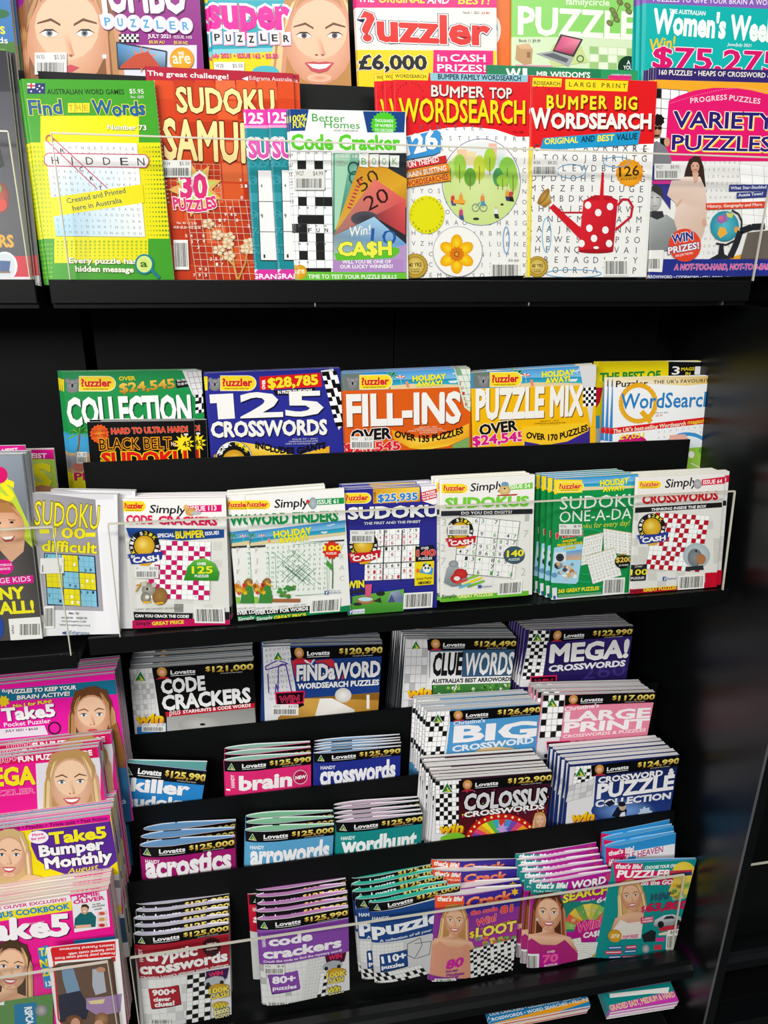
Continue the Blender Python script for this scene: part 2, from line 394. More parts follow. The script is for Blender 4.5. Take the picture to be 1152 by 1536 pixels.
def page_mesh(name, w, h, t, r, tap, bend, ct, c, inset):
    xs, hf = cover_profile(w, t, r, tap); xs = [x for x in xs if hf(x) > ct*.9]; xs[-1] = w-inset
    if bend: xs = sorted(set(xs+[w*k/8 for k in range(1, 8) if w*k/8 > r*1.05])); zs = [h*k/7 for k in range(7)]+[h-inset]
    else: zs = [0.0005, h-inset]
    bd = (lambda x, z: bend(x/w, z/h)) if bend else (lambda x, z: 0)
    V = []; F = []; n = len(xs)
    for s in (-1, 1):
        for z in zs:
            for x in xs: V.append((x, t/2+s*max(hf(x)-ct, 0.00005)+bd(x, z), z))
    I = lambda s, j, i: s*n*len(zs)+j*n+i
    for s in (0, 1):
        for j in range(len(zs)-1):
            for i in range(n-1): F.append((I(s, j, i), I(s, j, i+1), I(s, j+1, i+1), I(s, j+1, i)))
    for j in (0, len(zs)-1):
        for i in range(n-1): F.append((I(0, j, i), I(0, j, i+1), I(1, j, i+1), I(1, j, i)))
    for j in range(len(zs)-1):
        F.append((I(0, j, n-1), I(1, j, n-1), I(1, j+1, n-1), I(0, j+1, n-1))); F.append((I(0, j, 0), I(1, j, 0), I(1, j+1, 0), I(0, j+1, 0)))
    me = bpy.data.meshes.new(name); me.from_pydata(V, [], F)
    a = me.attributes.new('col', 'FLOAT_COLOR', 'POINT'); a.data.foreach_set('color', np.tile(lin(c), len(V)).astype('f'))
    bm = bmesh.new(); bm.from_mesh(me); bmesh.ops.recalc_face_normals(bm, faces=bm.faces[:]); bm.to_mesh(me); bm.free()
    return me
MAGS = []
ORD = 'first second third fourth fifth sixth seventh eighth ninth tenth eleventh twelfth thirteenth'.split()
def mag(draw, row, tl, tr, bl=None, H=None, t=.005, r=None, tap=0., bg='fff', spine=None, pages='e8e6df', label='', group=None, cat='magazine',
        n=0, step=None, slab=None, offs=None, dy=0., bend=None, ct=None, rim='efeeea', stick=None, cols=None, jx=.0015, roll=None, back='d8d8d4', lean=None, kind='magazine', shift=0, W=None, rise=0., base=None):
    """one magazine with its cover, page block and price sticker, and the n copies stacked behind it"""
    rw = ROW[row] if isinstance(row, str) else row; Y0, z0 = rw[:2]; Y0 += dy
    if lean is None and len(rw) > 2: lean = rw[2]
    ln = LEAN if lean is None else math.radians(lean)
    if base:
        a, b = on_plane(base[0], Y0, z0, ln), on_plane(base[1], Y0, z0, ln); u = b-a; u /= np.linalg.norm(u); nn = np.array([0, -math.cos(ln), math.sin(ln)]); u = np.cross(u, nn); u = u if u[2] > 0 else -u; a = a+u*H; b = b+u*H
    else: b = on_plane(tr, Y0, z0, ln)
    if base: pass
    elif tl is None: a = b-W*np.array([math.cos(math.radians(roll or 0)), 0, 0])-W*math.sin(math.radians(roll or 0))*np.array([0, math.sin(ln), math.cos(ln)])
    else: a = on_plane(tl, Y0, z0, ln)
    ex = b-a; w = W or float(np.linalg.norm(ex)); ex /= np.linalg.norm(ex)
    nn = np.array([0, -math.cos(ln), math.sin(ln)]); ez = np.cross(nn, ex)*-1
    ez = np.cross(ex, -nn)*1.
    ez = ez if ez[2] > 0 else -ez; ez /= np.linalg.norm(ez)
    h = H or float((a-on_plane(bl, Y0, z0, ln))@ez)
    org = a-ez*h
    zmin = min(org[2], (org+ex*w)[2])
    r = r if r is not None else t*.9; ct = ct or .0005; step = step or t*1.06
    A = Art(org, ex, ez, w, h)
    if draw: draw(A)
    e = empty(kind, label=label, category=cat, group=group)
    yax = np.cross(ez, ex); M = Matrix.Identity(4)
    for k in range(3): M[k][0] = ex[k]; M[k][1] = yax[k]; M[k][2] = ez[k]; M[k][3] = org[k]
    e.matrix_world = M
    bg_, sp_ = bg, spine
    cover = build_cover('cover', A, w, h, t, r, tap, bg_, sp_, bend, e, ct, rim, back)
    pm = page_mesh('pages', w, h, t, r, tap, bend, ct, pages, .0012 if ct > .0006 else .0003)
    pg = link('pages', pm, M_PAGE, e)
    kids = [cover, pg]
    if stick:
        B = Art(org, ex, ez, w, h); B.k = A.k+3; sticker(B, *stick)
        s = build_art_only('price_sticker', B, w, h, t, r, tap, bend, e); kids.append(s)
    MAGS.append((e, row, zmin))
    pcache = {pages: pm}
    copies = []
    if offs is None: offs = [(random.uniform(-jx, jx)+shift*(i+1), step*(i+1), random.uniform(-.0012, .0012)+rise*(i+1)) for i in range(n)]
    for i, (dx, dyy, dz) in enumerate(offs):
        c = e.copy(); COL.objects.link(c); lift = 0 if base else dyy*math.sin(ln)
        c.matrix_world = M@Matrix.Translation((dx, dyy, dz+lift/math.cos(ln)))
        c['label'] = (slab if len(offs) == 1 and slab else ('%s from the top in the pile of %s' if base else '%s from the front in the stack of %s') % (ORD[i+1], group)); c['group'] = group or ''
        for kdd in kids[:2]:
            q = kdd.copy(); COL.objects.link(q); q.parent = c
            if kdd is pg and cols:
                cc = cols[i % len(cols)]
                if cc not in pcache: pcache[cc] = page_mesh('pages', w, h, t, r, tap, bend, ct, cc, .0012 if ct > .0006 else .0003); pcache[cc].materials.append(M_PAGE)
                q.data = pcache[cc]
        copies.append(c)
    return A, e, copies
def build_art_only(name, art, w, h, t, r, tap, bend, parent):
    me = bpy.data.meshes.new(name); xs, hf = cover_profile(w, t, r, tap)
    V = np.concatenate(art.V); T = np.concatenate(art.F); C = np.concatenate(art.C); k0 = V[:, 2].min()
    P = [(x, -.0001-k*.000022+(bend(x/w, z/h) if bend else 0)-(.0003 if bend else 0)+(t/2-hf(max(x, 0)) if tap and x > r else 0)-(.0002 if tap else 0), z) for x, z, k in V.tolist()]
    me.from_pydata(P, [], T.tolist()); at = me.attributes.new('col', 'FLOAT_COLOR', 'POINT'); at.data.foreach_set('color', C.astype('f').ravel())
    return link(name, me, M_PRINT, parent)
def sticker(a, z, x, y, w, h, price, wk='W28', tilt=0.):
    """white price sticker: week, price and barcode, measured in one photo window"""
    a.z(z); q = lambda u, v: (x+u*w, y+v*h+tilt*u*h)
    a.P([q(0, 0), q(1, 0), q(1, 1), q(0, 1)], 'e9e9e6')
    a.T(wk, *q(.05, .3), *q(.32, .3), h*.2, '555', b=0); a.T(price, *q(.62, .3), *q(.95, .3), h*.2, '555', b=0)
    a.k += 1; rnd = random.Random(int(x+y)); i = .08
    while i < .9:
        b = rnd.choice((.015, .03)); a.P([q(i, .45), q(i+b, .45), q(i+b, .9), q(i, .9)], '444', 0); i += b+rnd.choice((.015, .03))
def RL(seed, n, m):
    r = random.Random(seed); return [''.join(r.choice('ABCDEFGHIJKLMNOPRSTUVWY') for _ in range(n)) for _ in range(m)]
# ---------------------------------------------------------------- the shop around the rack
def struct(o): o['kind'] = 'structure'; return o
struct(box('floor', (-2.6, -2.5, -.06), (3.2, 1.9, -.03), mat('dark_floor_tile', (.03, .03, .032), rough=.35, bump=.1, scale=40)))
struct(box('wall_back', (-2.6, 1.5, -.03), (3.2, 1.6, 3.0), mat('dark_wall_paint', (.02, .02, .021), rough=.7, bump=.05, scale=60)))
def lean_board(name, x0, x1, y, z0, z1, th, m, parent, lean=8, bev=.0006):
    """an upright board leaning back; y is where its front face meets z0"""
    k = math.tan(math.radians(lean)); g = k*(z1-z0)
    return extr(name, [(y, z0), (y+th, z0), (y+th+g, z1), (y+g, z1)], x0, x1, m, parent)
def guard(x0, x1, y, z0, z1, parent, lean=8):
    g = lean_board('acrylic_guard', x0, x1, y, z0, z1, .003, M_ACR, parent, lean)
    g['label'] = 'clear acrylic front guard'
    k = math.tan(math.radians(lean)); gy = k*(z1-z0)
    e = extr('guard_edge', [(y+gy-.0004, z1-.0002), (y+gy+.0034, z1-.0002), (y+gy+.0034, z1+.0016), (y+gy-.0004, z1+.0016)], x0, x1, M_ACRE, g)
    for x in (x0, x1):
        extr('guard_edge', [(y-.0004, z0), (y+.0034, z0), (y+.0034+gy, z1), (y+gy-.0004, z1)], x-.0006, x+.0006, M_ACRE, g)
    return g
def rack(x0, x1, label, kind='centre'):
    r = empty('magazine_rack', (x0, 1.2, 0), label=label, category='rack')
    def fix(o): o.matrix_parent_inverse = Matrix.Translation((-x0, -1.2, 0)); return o
    def bx(n, lo, hi, m=M_STEEL, bev=.0008): return fix(box(n, lo, hi, m, r, bev))
    def lb(*a, **k): return fix(lean_board(*a, **k))
    bx('back_panel', (x0, 1.292, 0), ((x0+x1)/2-.001, 1.31, 2.2), M_BOARD); bx('back_panel', ((x0+x1)/2+.001, 1.292, 0), (x1, 1.31, 2.2), M_BOARD)
    for k in range(14): # slots of the upright between the panels
        pass
    # top shelf with lip, riser, divider and guard
    bx('shelf', (x0, 1.054, 1.41), (x1, 1.29, 1.439)); bx('shelf_lip', (x0, 1.047, 1.417), (x1, 1.052, 1.4465))
    bx('riser', (x0, 1.165, 1.44), (x1, 1.29, 1.558)); lb('divider', x0, x1, 1.118, 1.44, 1.697, .003, M_BOARD, r, lean=6)
    fix(guard(x0+.028, x1-.003, 1.040, 1.447, 1.614, r, lean=0))
    for k in range(3 if kind == 'centre' else 0):
        s = bx('shelf_screw', (x0+.34+.31*k, 1.05, 1.411), (x0+.3425+.31*k, 1.056, 1.4165), M_SCREW, .001); s.location.z += 0
    if kind == 'left':
        bx('shelf', (x0, .985, .92), (x1, 1.29, .94)); bx('shelf_lip', (x0, .975, .918), (x1, .981, .944)); fix(guard(x0, x1-.004, .966, .945, 1.135, r, lean=3))
        bx('upper_step', (x0, 1.12, .942), (x1, 1.29, 1.0))
    else:
        bx('shelf', (x0, .992, .938), (x1+.015, 1.29, .954)); bx('shelf_lip', (x0, .985, .931), (x1+.015, .990, .9595))
        bx('upper_step', (x0, 1.122, .955), (x1, 1.29, 1.028)); lb('divider', x0, x1-.025, 1.088, .955, 1.187, .003, M_BOARD, r, lean=3)
        fix(guard(x0+.045, x1-.002, .979, .961, 1.128, r, lean=5))
        for k in range(46): # perforated strip under the shelf
            if kind == 'centre': bx('shelf_rivet', (x0+.02+.021*k, 1.0, .935), (x0+.024+.021*k, 1.003, .9375), M_STEEL, .0004)
    # stepped pockets below
    dz = -.13 if kind == 'left' else 0
    for y, zt, zf, xe in ((1.127, .674, .43, .018), (1.058, .573, .3, .012), (.988, .478, .2, .006)):
        lb('divider', x0, x1+xe*(kind == 'centre'), y-.01*(kind == 'left'), zf if zt+dz > zf else .2, zt+dz, .003, M_BOARD, r, lean=3.5)
    bx('pocket_floor', (x0, 1.145, .43), (x1, 1.29, .52)); bx('pocket_floor', (x0, 1.078, .3), (x1, 1.29, .428)); bx('pocket_floor', (x0, 1.008, .2), (x1, 1.29, .298))
    # bottom shelf with its rolled nose
    if kind != 'left':
        fix(extr('bottom_shelf', [(1.29, .192), (.936, .194), (.931, .204), (.918, .209), (.902, .2115), (.893, .209), (.8865, .202), (.884, .187), (.887, .181), (.893, .179), (.9, .182), (1.29, .172)], x0-.004, x1+.018, M_GLOSS, r))
        fix(guard(x0+.004, x1, .932, .2, .386, r, lean=2))
    else:
        bx('bottom_shelf', (x0, .9, .172), (x1, 1.29, .194)); fix(guard(x0, x1-.006, .903, .2, .418, r, lean=2))
    bx('base_tray', (x0, .93, 0), (x1, 1.29, .03)); bx('base_front', (x0, .885, -.03), (x1, .93, .03), M_GLOSS)
    return r
rack(-.245, .757, 'tiered black puzzle magazine rack filling the middle of the picture')
rack(-1.27, -.262, 'black magazine rack at the left edge of the picture', 'left')
r3 = rack(.84, 1.84, 'black magazine rack beyond the glossy side panel on the right', 'right')
p = empty('side_panel', (.8, 1.1, 0), label='tall glossy black end panel right of the middle rack', category='panel')
def fixp(o): o.matrix_parent_inverse = Matrix.Translation((-.8, -1.1, 0)); return o
fixp(box('panel_board', (.79, .85, -.03), (.812, 1.29, 1.405), M_GLOSS, p, .002))
fixp(box('panel_edge', (.7885, .8465, -.03), (.7905, .8505, 1.405), mat('panel_edge_trim', (.09, .095, .1), rough=.3), p, .0004))
# ================================================================ covers, top shelf, front row
def find_words(a):
    a.z('A1'); G, Yl = '3f9f22', 'f0e400'
    a.R(60, 330, 700, 620, G); a.R(175, 500, 600, 640, Yl); a.z('A4'); a.R(60, 40, 730, 455, Yl); a.R(60, 455, 760, 660, G); a.R(235, 455, 640, 560, Yl)
    a.P([(60, 120), (190, 120), (190, 455), (60, 455)], 'd9dc10')
    a.k += 1
    for j in range(20):
        for i in range(9):
            rr = 6.5-.55*i; x, y = 100+16*i+1.5*j, 60+20*j
            a.E(x, y, rr, rr, '9cc414', n=6, up=0); a.E(725-13*i+1.0*j, y, rr, rr, '6f9e10', n=6, up=0)
    a.k += 1
    for j in range(6):
        for i in range(20): a.E(250+20*i, 468+15*j, 6.5-j*.6, 6.5-j*.6, 'a9c510', n=6, up=0)
    for j in range(8):
        for i in range(9): a.E(110+14*i, 480+20*j, 5, 5, '7cc020', n=6, up=0)
    a.z('A1'); a.R(118, 360, 195, 405, '23306e'); a.R(118, 360, 152, 382, 'e8e8ee'); a.L(118, 371, 152, 371, 7, 'c02030'); a.L(135, 360, 135, 382, 7, 'c02030')
    for x, y in ((135, 395), (170, 372), (184, 380), (172, 396), (162, 385)): a.star(x, y, 5, 2.4, 5, 'fff')
    a.T('AUSTRALIAN WORD GAMES', 205, 407, 538, 408, 22, '173f17', b=.01)
    a.T('$5.95', 560, 404, 622, 406, 20, 'dfe8d8'); a.T('Inc. GST', 566, 424, 624, 426, 11, 'dfe8d8')
    a.T('Find', 128, 498, 272, 498, 66, '125f92', b=.05, o='f3ea20', ow=.05, wav=(0, .05, -.03, .04)); a.T('Words', 400, 498, 634, 504, 66, '125f92', b=.05, o='f3ea20', ow=.05, wav=(.02, -.04, .04, 0, .05))
    for i, c in enumerate('THE'): a.R(294+32*i, 446, 324+32*i, 488, 'f0de30'); a.T(c, 300+32*i, 480, 318+32*i, 480, 26, 'caa400', b=.03)
    a.T('Number 73', 466, 561, 634, 564, 22, 'f4f4e4', b=.04, o='5a8a20', ow=.05)
    a.z('A4'); a.P([(192, 38), (592, 44), (628, 448), (243, 444)], ('fcfcfc', 'fcfcfc', 'f4f6f4', 'a8d4f0'))
    rows = ['JTCHTNGETSPTLB', 'GAUNVKPLAEALPE', 'ISPITYAKGAWESD', 'NRFESTUWYEASNE', 'IIRANUASTYRISNI', 'OPNATLSKEINTSITE', 'NPANTICUPAEWKES', 'IEGOLAIDSEOAKEL', 'ASDEPINKTOSAVER', 'WNOPRSOTIREHUNE', 'TEOPSGAGONSAND', 'SNEIPTEILAGOONST', 'GNILIASNOITOLRA', 'SURFINGNATNUSAE', 'SUMMERSEONACTOH']
    a.letters(rows, (222, 66), (575, 74), (255, 432), 12, '7c8086')
    a.P([(215, 280), (616, 220), (624, 300), (232, 360)], Yl)
    a.T('Created and Printed', 292, 304, 545, 258, 22, '4a6058', b=.02); a.T('here in Australia', 318, 336, 527, 300, 22, '4a6058', b=.02)
    a.P([(192, 96), (215, 86), (628, 92), (645, 120), (632, 148), (205, 143), (192, 120)], 'f2eef0'); a.PL('205,87 628,93 643,108 643,132 630,149 208,142 193,130 193,100 205,87', 4, 'c8486e')
    for i, ch in enumerate('HIDDEN'): a.T(ch, 226+74*i+(12 if ch == 'I' else 0), 134+i*1.2, 226+74*i+(17 if ch == 'I' else 30), 134+i*1.2, 32, '2e2e34', b=.0)
    a.PL('215,8 465,238', 4, 'd05070'); a.PL('198,28 420,240', 4, 'd05070'); a.PL('198,28 203,12 215,8', 4, 'd05070')
    for i, ch in enumerate('TRCKY'): a.T(ch, (222, 262, 345, 390, 428)[i], (44, 84, 164, 204, 244)[i], (236, 278, 360, 404, 442)[i], (44, 84, 164, 204, 244)[i], 17, '333', b=.01)
    a.T('Every puzzle has a', 300, 562, 622, 566, 25, 'f6f6ea', b=.05, o='79a030', ow=.05); a.T('hidden message', 328, 598, 578, 602, 25, 'f6f6ea', b=.05, o='79a030', ow=.05)
    a.L(655, 590, 690, 626, 13, '107a8a'); a.O(624, 566, 37, 40, 9, '158494'); a.E(624, 566, 33, 36, 'b8d850', 'dcec90')
    a.T('a', 608, 578, 638, 578, 30, '3a5a10', b=.05)
mag(find_words, 'A', (30, 118), (231, 121), (62, 427), t=.004, bg='4aa32a', spine='8fc020', pages='e4e4da', n=2, shift=-.0045, step=.0055,
    label='green and yellow word game magazine with a red-ringed HIDDEN grid, front copy', slab='green word game magazine mostly hidden behind the front copy, only its left edge showing', group='green word game magazines')
def samurai(a):
    a.z('A1'); a.P([(600, 270), (1300, 320), (1300, 380), (600, 345)], 'b01a34')
    rnd = random.Random(4); a.z('P')
    a.k += 1
    for j in range(11):
        for i in range(7):
            c = rnd.choice(['cf3f14', 'd84a18', 'c2370f', 'dd5a26', 'b83212', 'e06a3a'])
            a.P([(230+31*i+j*2.4, 120+31*j), (259+31*i+j*2.4, 121+31*j), (261+31*i+j*2.4, 149+31*j), (232+31*i+j*2.4, 148+31*j)], c, 0)
    a.z('A1'); a.T('The great challenge!', 637, 326, 990, 343, 22, 'f6f0ee', b=.035); a.T('Edigrama Australia', 1078, 345, 1260, 352, 17, 'ecdcdc', b=.01); a.P([(1045, 340), (1072, 330), (1072, 350)], 'eee')
    for p in range(30): a.E(664+p*2.2, 352+18*p, 5, 5, 'f0c8a0', n=5)
    a.T('SUDOKU', 766, 488, 1190, 500, 112, 'f6e09a', b=.035, o='6a2410', ow=.03); a.T('SAMURAI', 712, 690, 1220, 715, 178, 'f6e09a', b=.03, o='6a2410', ow=.03)
    a.z('A4'); a.grid((800, 285), (1090, 290), (850, 632), 10, 12, bg=None, fg='b42a16', ln='f0d8c0', dens=.3, lw=.03)
    a.grid((735, 132), (950, 135), (742, 280), 8, 6, bg=None, fg=None, ln='f0c8a8', lw=.03)
    for x, y, s in ((944, 230, '9'), (1040, 210, '9'), (1045, 235, '2'), (1063, 235, '1'), (1045, 285, '8'), (995, 332, '7'), (975, 358, '9'), (1000, 358, '4'), (1018, 358, '5'), (950, 383, '1'), (972, 383, '7'), (1025, 383, '8'), (930, 408, '4'), (950, 408, '7'), (1075, 408, '3'), (806, 450, '5'), (828, 450, '4'), (880, 450, '8'), (830, 475, '2'), (855, 475, '7'), (882, 475, '9'), (858, 500, '3'), (912, 550, '2'), (935, 550, '5'), (960, 550, '9'), (938, 573, '1'), (960, 573, '7'), (865, 594, '9'), (890, 594, '3'), (840, 620, '7'), (863, 620, '9'), (890, 620, '3')):
        a.T(s, x-5, y, x+5, y, 13, 'fff4e8', b=.03, up=0)
    a.k += 1; a.star(845, 245, 120, 70, 9, 'e8b060'); a.star(850, 245, 95, 45, 8, 'b8d860')
    a.T('30', 780, 285, 895, 290, 118, 'f8f8f0', b=.13, bb=.07); a.T('30', 780, 284, 895, 289, 112, 'e0307a', b=.07)
    a.T('PUZZLES', 752, 338, 936, 330, 52, 'e0307a', b=.05, o='fff4ee', ow=.06, wav=(.12, .03, -.08, -.12, -.08, .03, .1))
    a.T('No. 90 • £ 2.80', 765, 393, 850, 396, 10, 'ffe8d8'); a.T('AUD $5.50 • NZ $6.90', 750, 412, 868, 415, 11, 'ffe8d8')
    a.PL('1025,632 1010,570 985,545 940,520', 9, 'd8a050'); a.PL('1030,632 1060,560 1070,500', 8, 'cf9448'); a.PL('1010,570 1000,480 900,400', 6, 'dca860')
    for x, y in ((900, 392), (940, 440), (990, 450), (1075, 475), (945, 505), (990, 530), (1062, 500), (985, 480), (1080, 500)):
        for k in range(5): t = k*1.257; a.E(x+16*math.cos(t), y+14*math.sin(t), 12, 10, 'f8ead0', 'dcb890', n=8, up=0)
        a.k += 1; a.E(x, y, 5, 5, 'd8a860', n=6)
    a.bars(750, 462, 812, 590, dx=6, n=20)
mag(samurai, 'A', (217, 99), (440, 110), (250, 420), t=.004, bg='cc4216', spine='b01a34', dy=.012, pages='e0d8cc', offs=[(.008, .0055, 0)], stick=('A4', 695, 118, 132, 75, '$5.50', 'W34'),
    label='orange samurai sudoku magazine with a dark red banner and pale yellow title', slab='second orange samurai sudoku magazine, only a sliver showing behind the first', group='orange samurai sudoku magazines')
def teal125(a):
    a.z('A2'); a.R(-200, 470, 200, 560, 'e03aa8'); a.z('A1'); a.P([(1050, 545), (1400, 560), (1400, 1300), (1100, 1300)], '1f8b96')
    a.z('A2'); o = -88
    a.T('125', 62, 532, 140, 534, 48, 'f8f0f4', b=.06); a.R(55, 540, 400, 552, 'f2a0cc'); a.z('P')
    for i in range(30): a.T(str((i*7) % 10), 402+(i % 4)*9, 225+(i//4)*26, 413+(i % 4)*9, 225+(i//4)*26, 14, '3a9daa', b=.02)
    a.z('A2'); a.T('SUDOKU', 78, 680, 400, 690, 85, 'e85ab8', b=.05, o='fff', ow=.05); a.z('A5'); a.T('SUDOKU', 84, 108, 400, 112, 82, '15232a', b=.22, bb=.06); a.T('SUDOKU', 84, 108, 400, 112, 82, 'fff', b=.13, bb=.06); a.T('SUDOKU', 84, 108, 400, 112, 82, 'e85ab8', b=.06)
    a.P([(121, 160), (400, 162), (400, 552), (132, 548)], 'f6f6f6'); a.PL('121,160 132,548 400,552', 3, '333'); a.L(125, 294, 400, 298, 3, '444'); a.L(129, 425, 400, 428, 3, '444')
    a.T('4', 134, 234, 142, 234, 15, '222'); a.T('9', 134, 366, 144, 366, 18, '222'); a.T('1', 145, 538, 152, 538, 15, '222')
    a.R(60, 588, 400, 640, 'e03aa8'); a.T('GRAND', 95, 628, 230, 630, 22, 'fff', b=.04); a.P([(78, 588), (120, 588), (105, 605)], 'fff')
mag(teal125, 'A', (401, 163), (560, 166), (407, 420), t=.0035, bg='1f8b96', spine='e03aa8', dy=.0, pages='e0e0da', offs=[(-.031, .007, 0)],
    label='teal and pink sudoku magazine peeping out directly left of the white code puzzle magazine', slab='teal and pink sudoku magazine further left, one behind the other teal copy', group='teal and pink sudoku magazines')
MAGS[-1][0]['label'] = 'teal and pink sudoku magazine peeping out directly left of the white code puzzle magazine'
def codecracker(a):
    a.z('A2'); a.P([(148, 475), (652, 480), (652, 575), (148, 575)], 'f0f0ee'); a.P([(148, 475), (238, 477), (222, 570), (148, 572)], '1d4484'); a.P([(470, 488), (652, 490), (648, 580), (490, 580)], '1d4484')
    a.T('100%', 156, 535, 222, 528, 28, 'f4ec30', b=.03, sh=.15); a.T('FUN', 170, 560, 220, 556, 26, 'f4ec30', b=.03, sh=.15)
    a.T('Better', 252, 530, 388, 534, 32, '36a33c', b=.0); a.T('Homes', 305, 558, 455, 562, 30, '36a33c', b=.0); a.T('AND GARDENS', 345, 572, 450, 574, 7, '888')
    a.star(560, 545, 58, 50, 22, '4fc52c')
    for i, s in enumerate(('THOUSANDS', 'OF NUMBERS', 'TO DECODE')): a.T(s, 522, 534+20*i, 600, 536+20*i, 13, 'eef6e8')
    a.R(148, 578, 650, 668, 'f4f4f2'); a.T('Code Cracker', 162, 652, 628, 654, 68, '5cc82c', b=.06)
    a.z('A5'); a.R(148, 80, 335, 600, 'f6f6f4')
    pat = ['.....', '.#.#.', '.....', '.....', '.....', '.#.##', '.....', '.###.', '##...', '.#.#.', '...#.', '.#.#.', '.....']
    a.grid((152, 82), (335, 84), (163, 585), 5, 13, pat=pat, fg='222', ln='555', lw=.02); a.P([(190, 360), (298, 362), (296, 392), (192, 390)], '222'); a.R(160, 582, 336, 600, '222')
    for i, c in enumerate('PUZZLING'): a.T(c, 159+i*.8, 108+38.8*i, 169+i*.8, 108+38.8*i, 16, '555')
    for i, c in enumerate('FUN'): a.T(c, 236+36*i, 428, 250+36*i, 428, 18, '333')
    rnd = random.Random(5)
    for i in range(26): a.T(str(rnd.randint(2, 26)), 192+(i % 4)*37, 92+(i//4)*78, 202+(i % 4)*37, 92+(i//4)*78, 7, '777', up=0)
    a.R(343, 90, 660, 600, '2a2f35'); a.P([(343, 90), (460, 90), (400, 360), (343, 460)], ('5fae98', '8ac0a8', '4a9080', '2f6a60')); a.P([(350, 95), (420, 90), (365, 400), (350, 420)], 'a8d8b8')
    a.O(430, 155, 22, 26, 7, '1d5a50'); a.O(436, 195, 22, 26, 7, '1d5a50')
    a.P([(470, 95), (660, 200), (660, 320), (400, 440), (350, 440), (360, 400)], ('cf8a1c', 'e0a828', 'b87818', 'a87028', '8a6a38', 'd8a840')); a.T('50', 468, 258, 545, 205, 58, '3a3010', b=-.005, sh=0)
    a.k += 1
    for i in range(9): a.L(405+6*i, 320-15*i, 422+6*i, 326-15*i, 7, 'c8304a', 0)
    a.P([(520, 198), (655, 290), (655, 440), (520, 360), (350, 460), (345, 440)], ('e87868', 'e05a58', 'c84048', '8a3a40', '7a5a5a', 'a07870')); a.T('20', 495, 340, 590, 290, 62, '3a1818', b=0., sh=0)
    a.E(480, 370, 60, 32, '3c3a44', '55505a'); a.P([(520, 362), (660, 480), (660, 600), (345, 600), (345, 445)], ('a8d0ee', '6aa0d8', '8aa8d8', 'c8d8c8', '8098a8')); a.P([(600, 500), (660, 480), (660, 600), (560, 600)], 'b898cc'); a.T('10', 505, 470, 590, 480, 60, '2c5aa0', b=-.01)
    a.R(343, 545, 648, 600, 'b48cc8'); a.P([(350, 520), (600, 492), (630, 498), (630, 515), (600, 540), (360, 552)], '62c030')
    a.T('Win!', 412, 448, 506, 436, 40, 'f6f6ee', b=.01, sh=.25); a.T('CA$H', 366, 532, 600, 528, 62, 'f4ee50', b=.08, o='4a9a28', ow=.05)
    a.T('WILL YOU BE ONE OF', 384, 564, 594, 562, 15, 'fff', b=.03); a.T('OUR LUCKY WINNERS?', 374, 585, 602, 583, 16, 'fff', b=.03)
    a.P([(160, 598), (660, 602), (660, 640), (160, 640)], '6ac43a'); a.T('TIME TO TEST YOUR PUZZLE SKILLS', 236, 628, 618, 630, 18, 'f4f8ee', b=.03)
    a.E(200, 600, 31, 32, 'eab428', 'd89a18'); a.T('are', 180, 608, 222, 606, 26, 'f8f0d8', b=.03)
    a.T('ISSUE 18', 354, 110, 446, 112, 15, 'f4f4f0', b=.03); a.T('$4.99', 356, 128, 380, 129, 9, 'ddd'); a.T('$5.99 NZ', 356, 142, 390, 143, 9, 'ddd')
    for i, c in enumerate('BOOK'): x = 453+44*i; a.P([(x, 94+2*i), (x+42, 92+3*i), (x+40, 152), (x+3, 148)], 'f4f6f2'); a.T(c, x+12, 140, x+30, 140, 28, '55b030', b=.0)
mag(codecracker, 'A', (432, 166), (607, 170), (436, 421), t=.0035, bg='f2f2f0', spine='1d4484', dy=-.009, pages='e6e6e2', n=2, shift=-.0006, step=.0035, bend=lambda u, v: -.007*v*v, stick=('A5', 176, 160, 130, 88, '$4.99', 'W27'),
    label='white code puzzle magazine with green title and fanned banknotes, front copy', slab='white code puzzle magazine behind the front copy, only its top edge showing', group='white code puzzle magazines')
def world_logo(a, cx, cy, rx, ry, bg, c):
    if bg: a.E(cx, cy, rx, ry, bg, n=28)
    s = 'PUZZLE WORLD ASSOCIATION '
    for i, ch in enumerate(s):
        t = -math.pi+2*math.pi*i/len(s); x, y = cx+rx*.82*math.cos(t), cy+ry*.82*math.sin(t); dx, dy = -math.sin(t)*rx*.08, math.cos(t)*ry*.08
        if ch != ' ': a.T(ch, x-dx*.5, y-dy*.5, x+dx*.5, y+dy*.5, ry*.11, c, b=.02, up=0)
def seal(a, x, y, r):
    a.star(x, y, r, r*.95, 24, '9a7a20'); a.E(x, y, r*.93, r*.93, 'f0d878', 'b8942c'); a.O(x, y, r*.72, r*.72, r*.05, '8a6a1c'); a.T('40 YRS', x-r*.5, y+r*.1, x+r*.5, y+r*.06, r*.34, '4a3c14', b=.03)
    a.T('OF QUALITY', x-r*.36, y+r*.32, x+r*.36, y+r*.3, r*.12, '4a3c14'); a.T('PUZZLES', x-r*.3, y+r*.5, x+r*.3, y+r*.48, r*.12, '4a3c14')
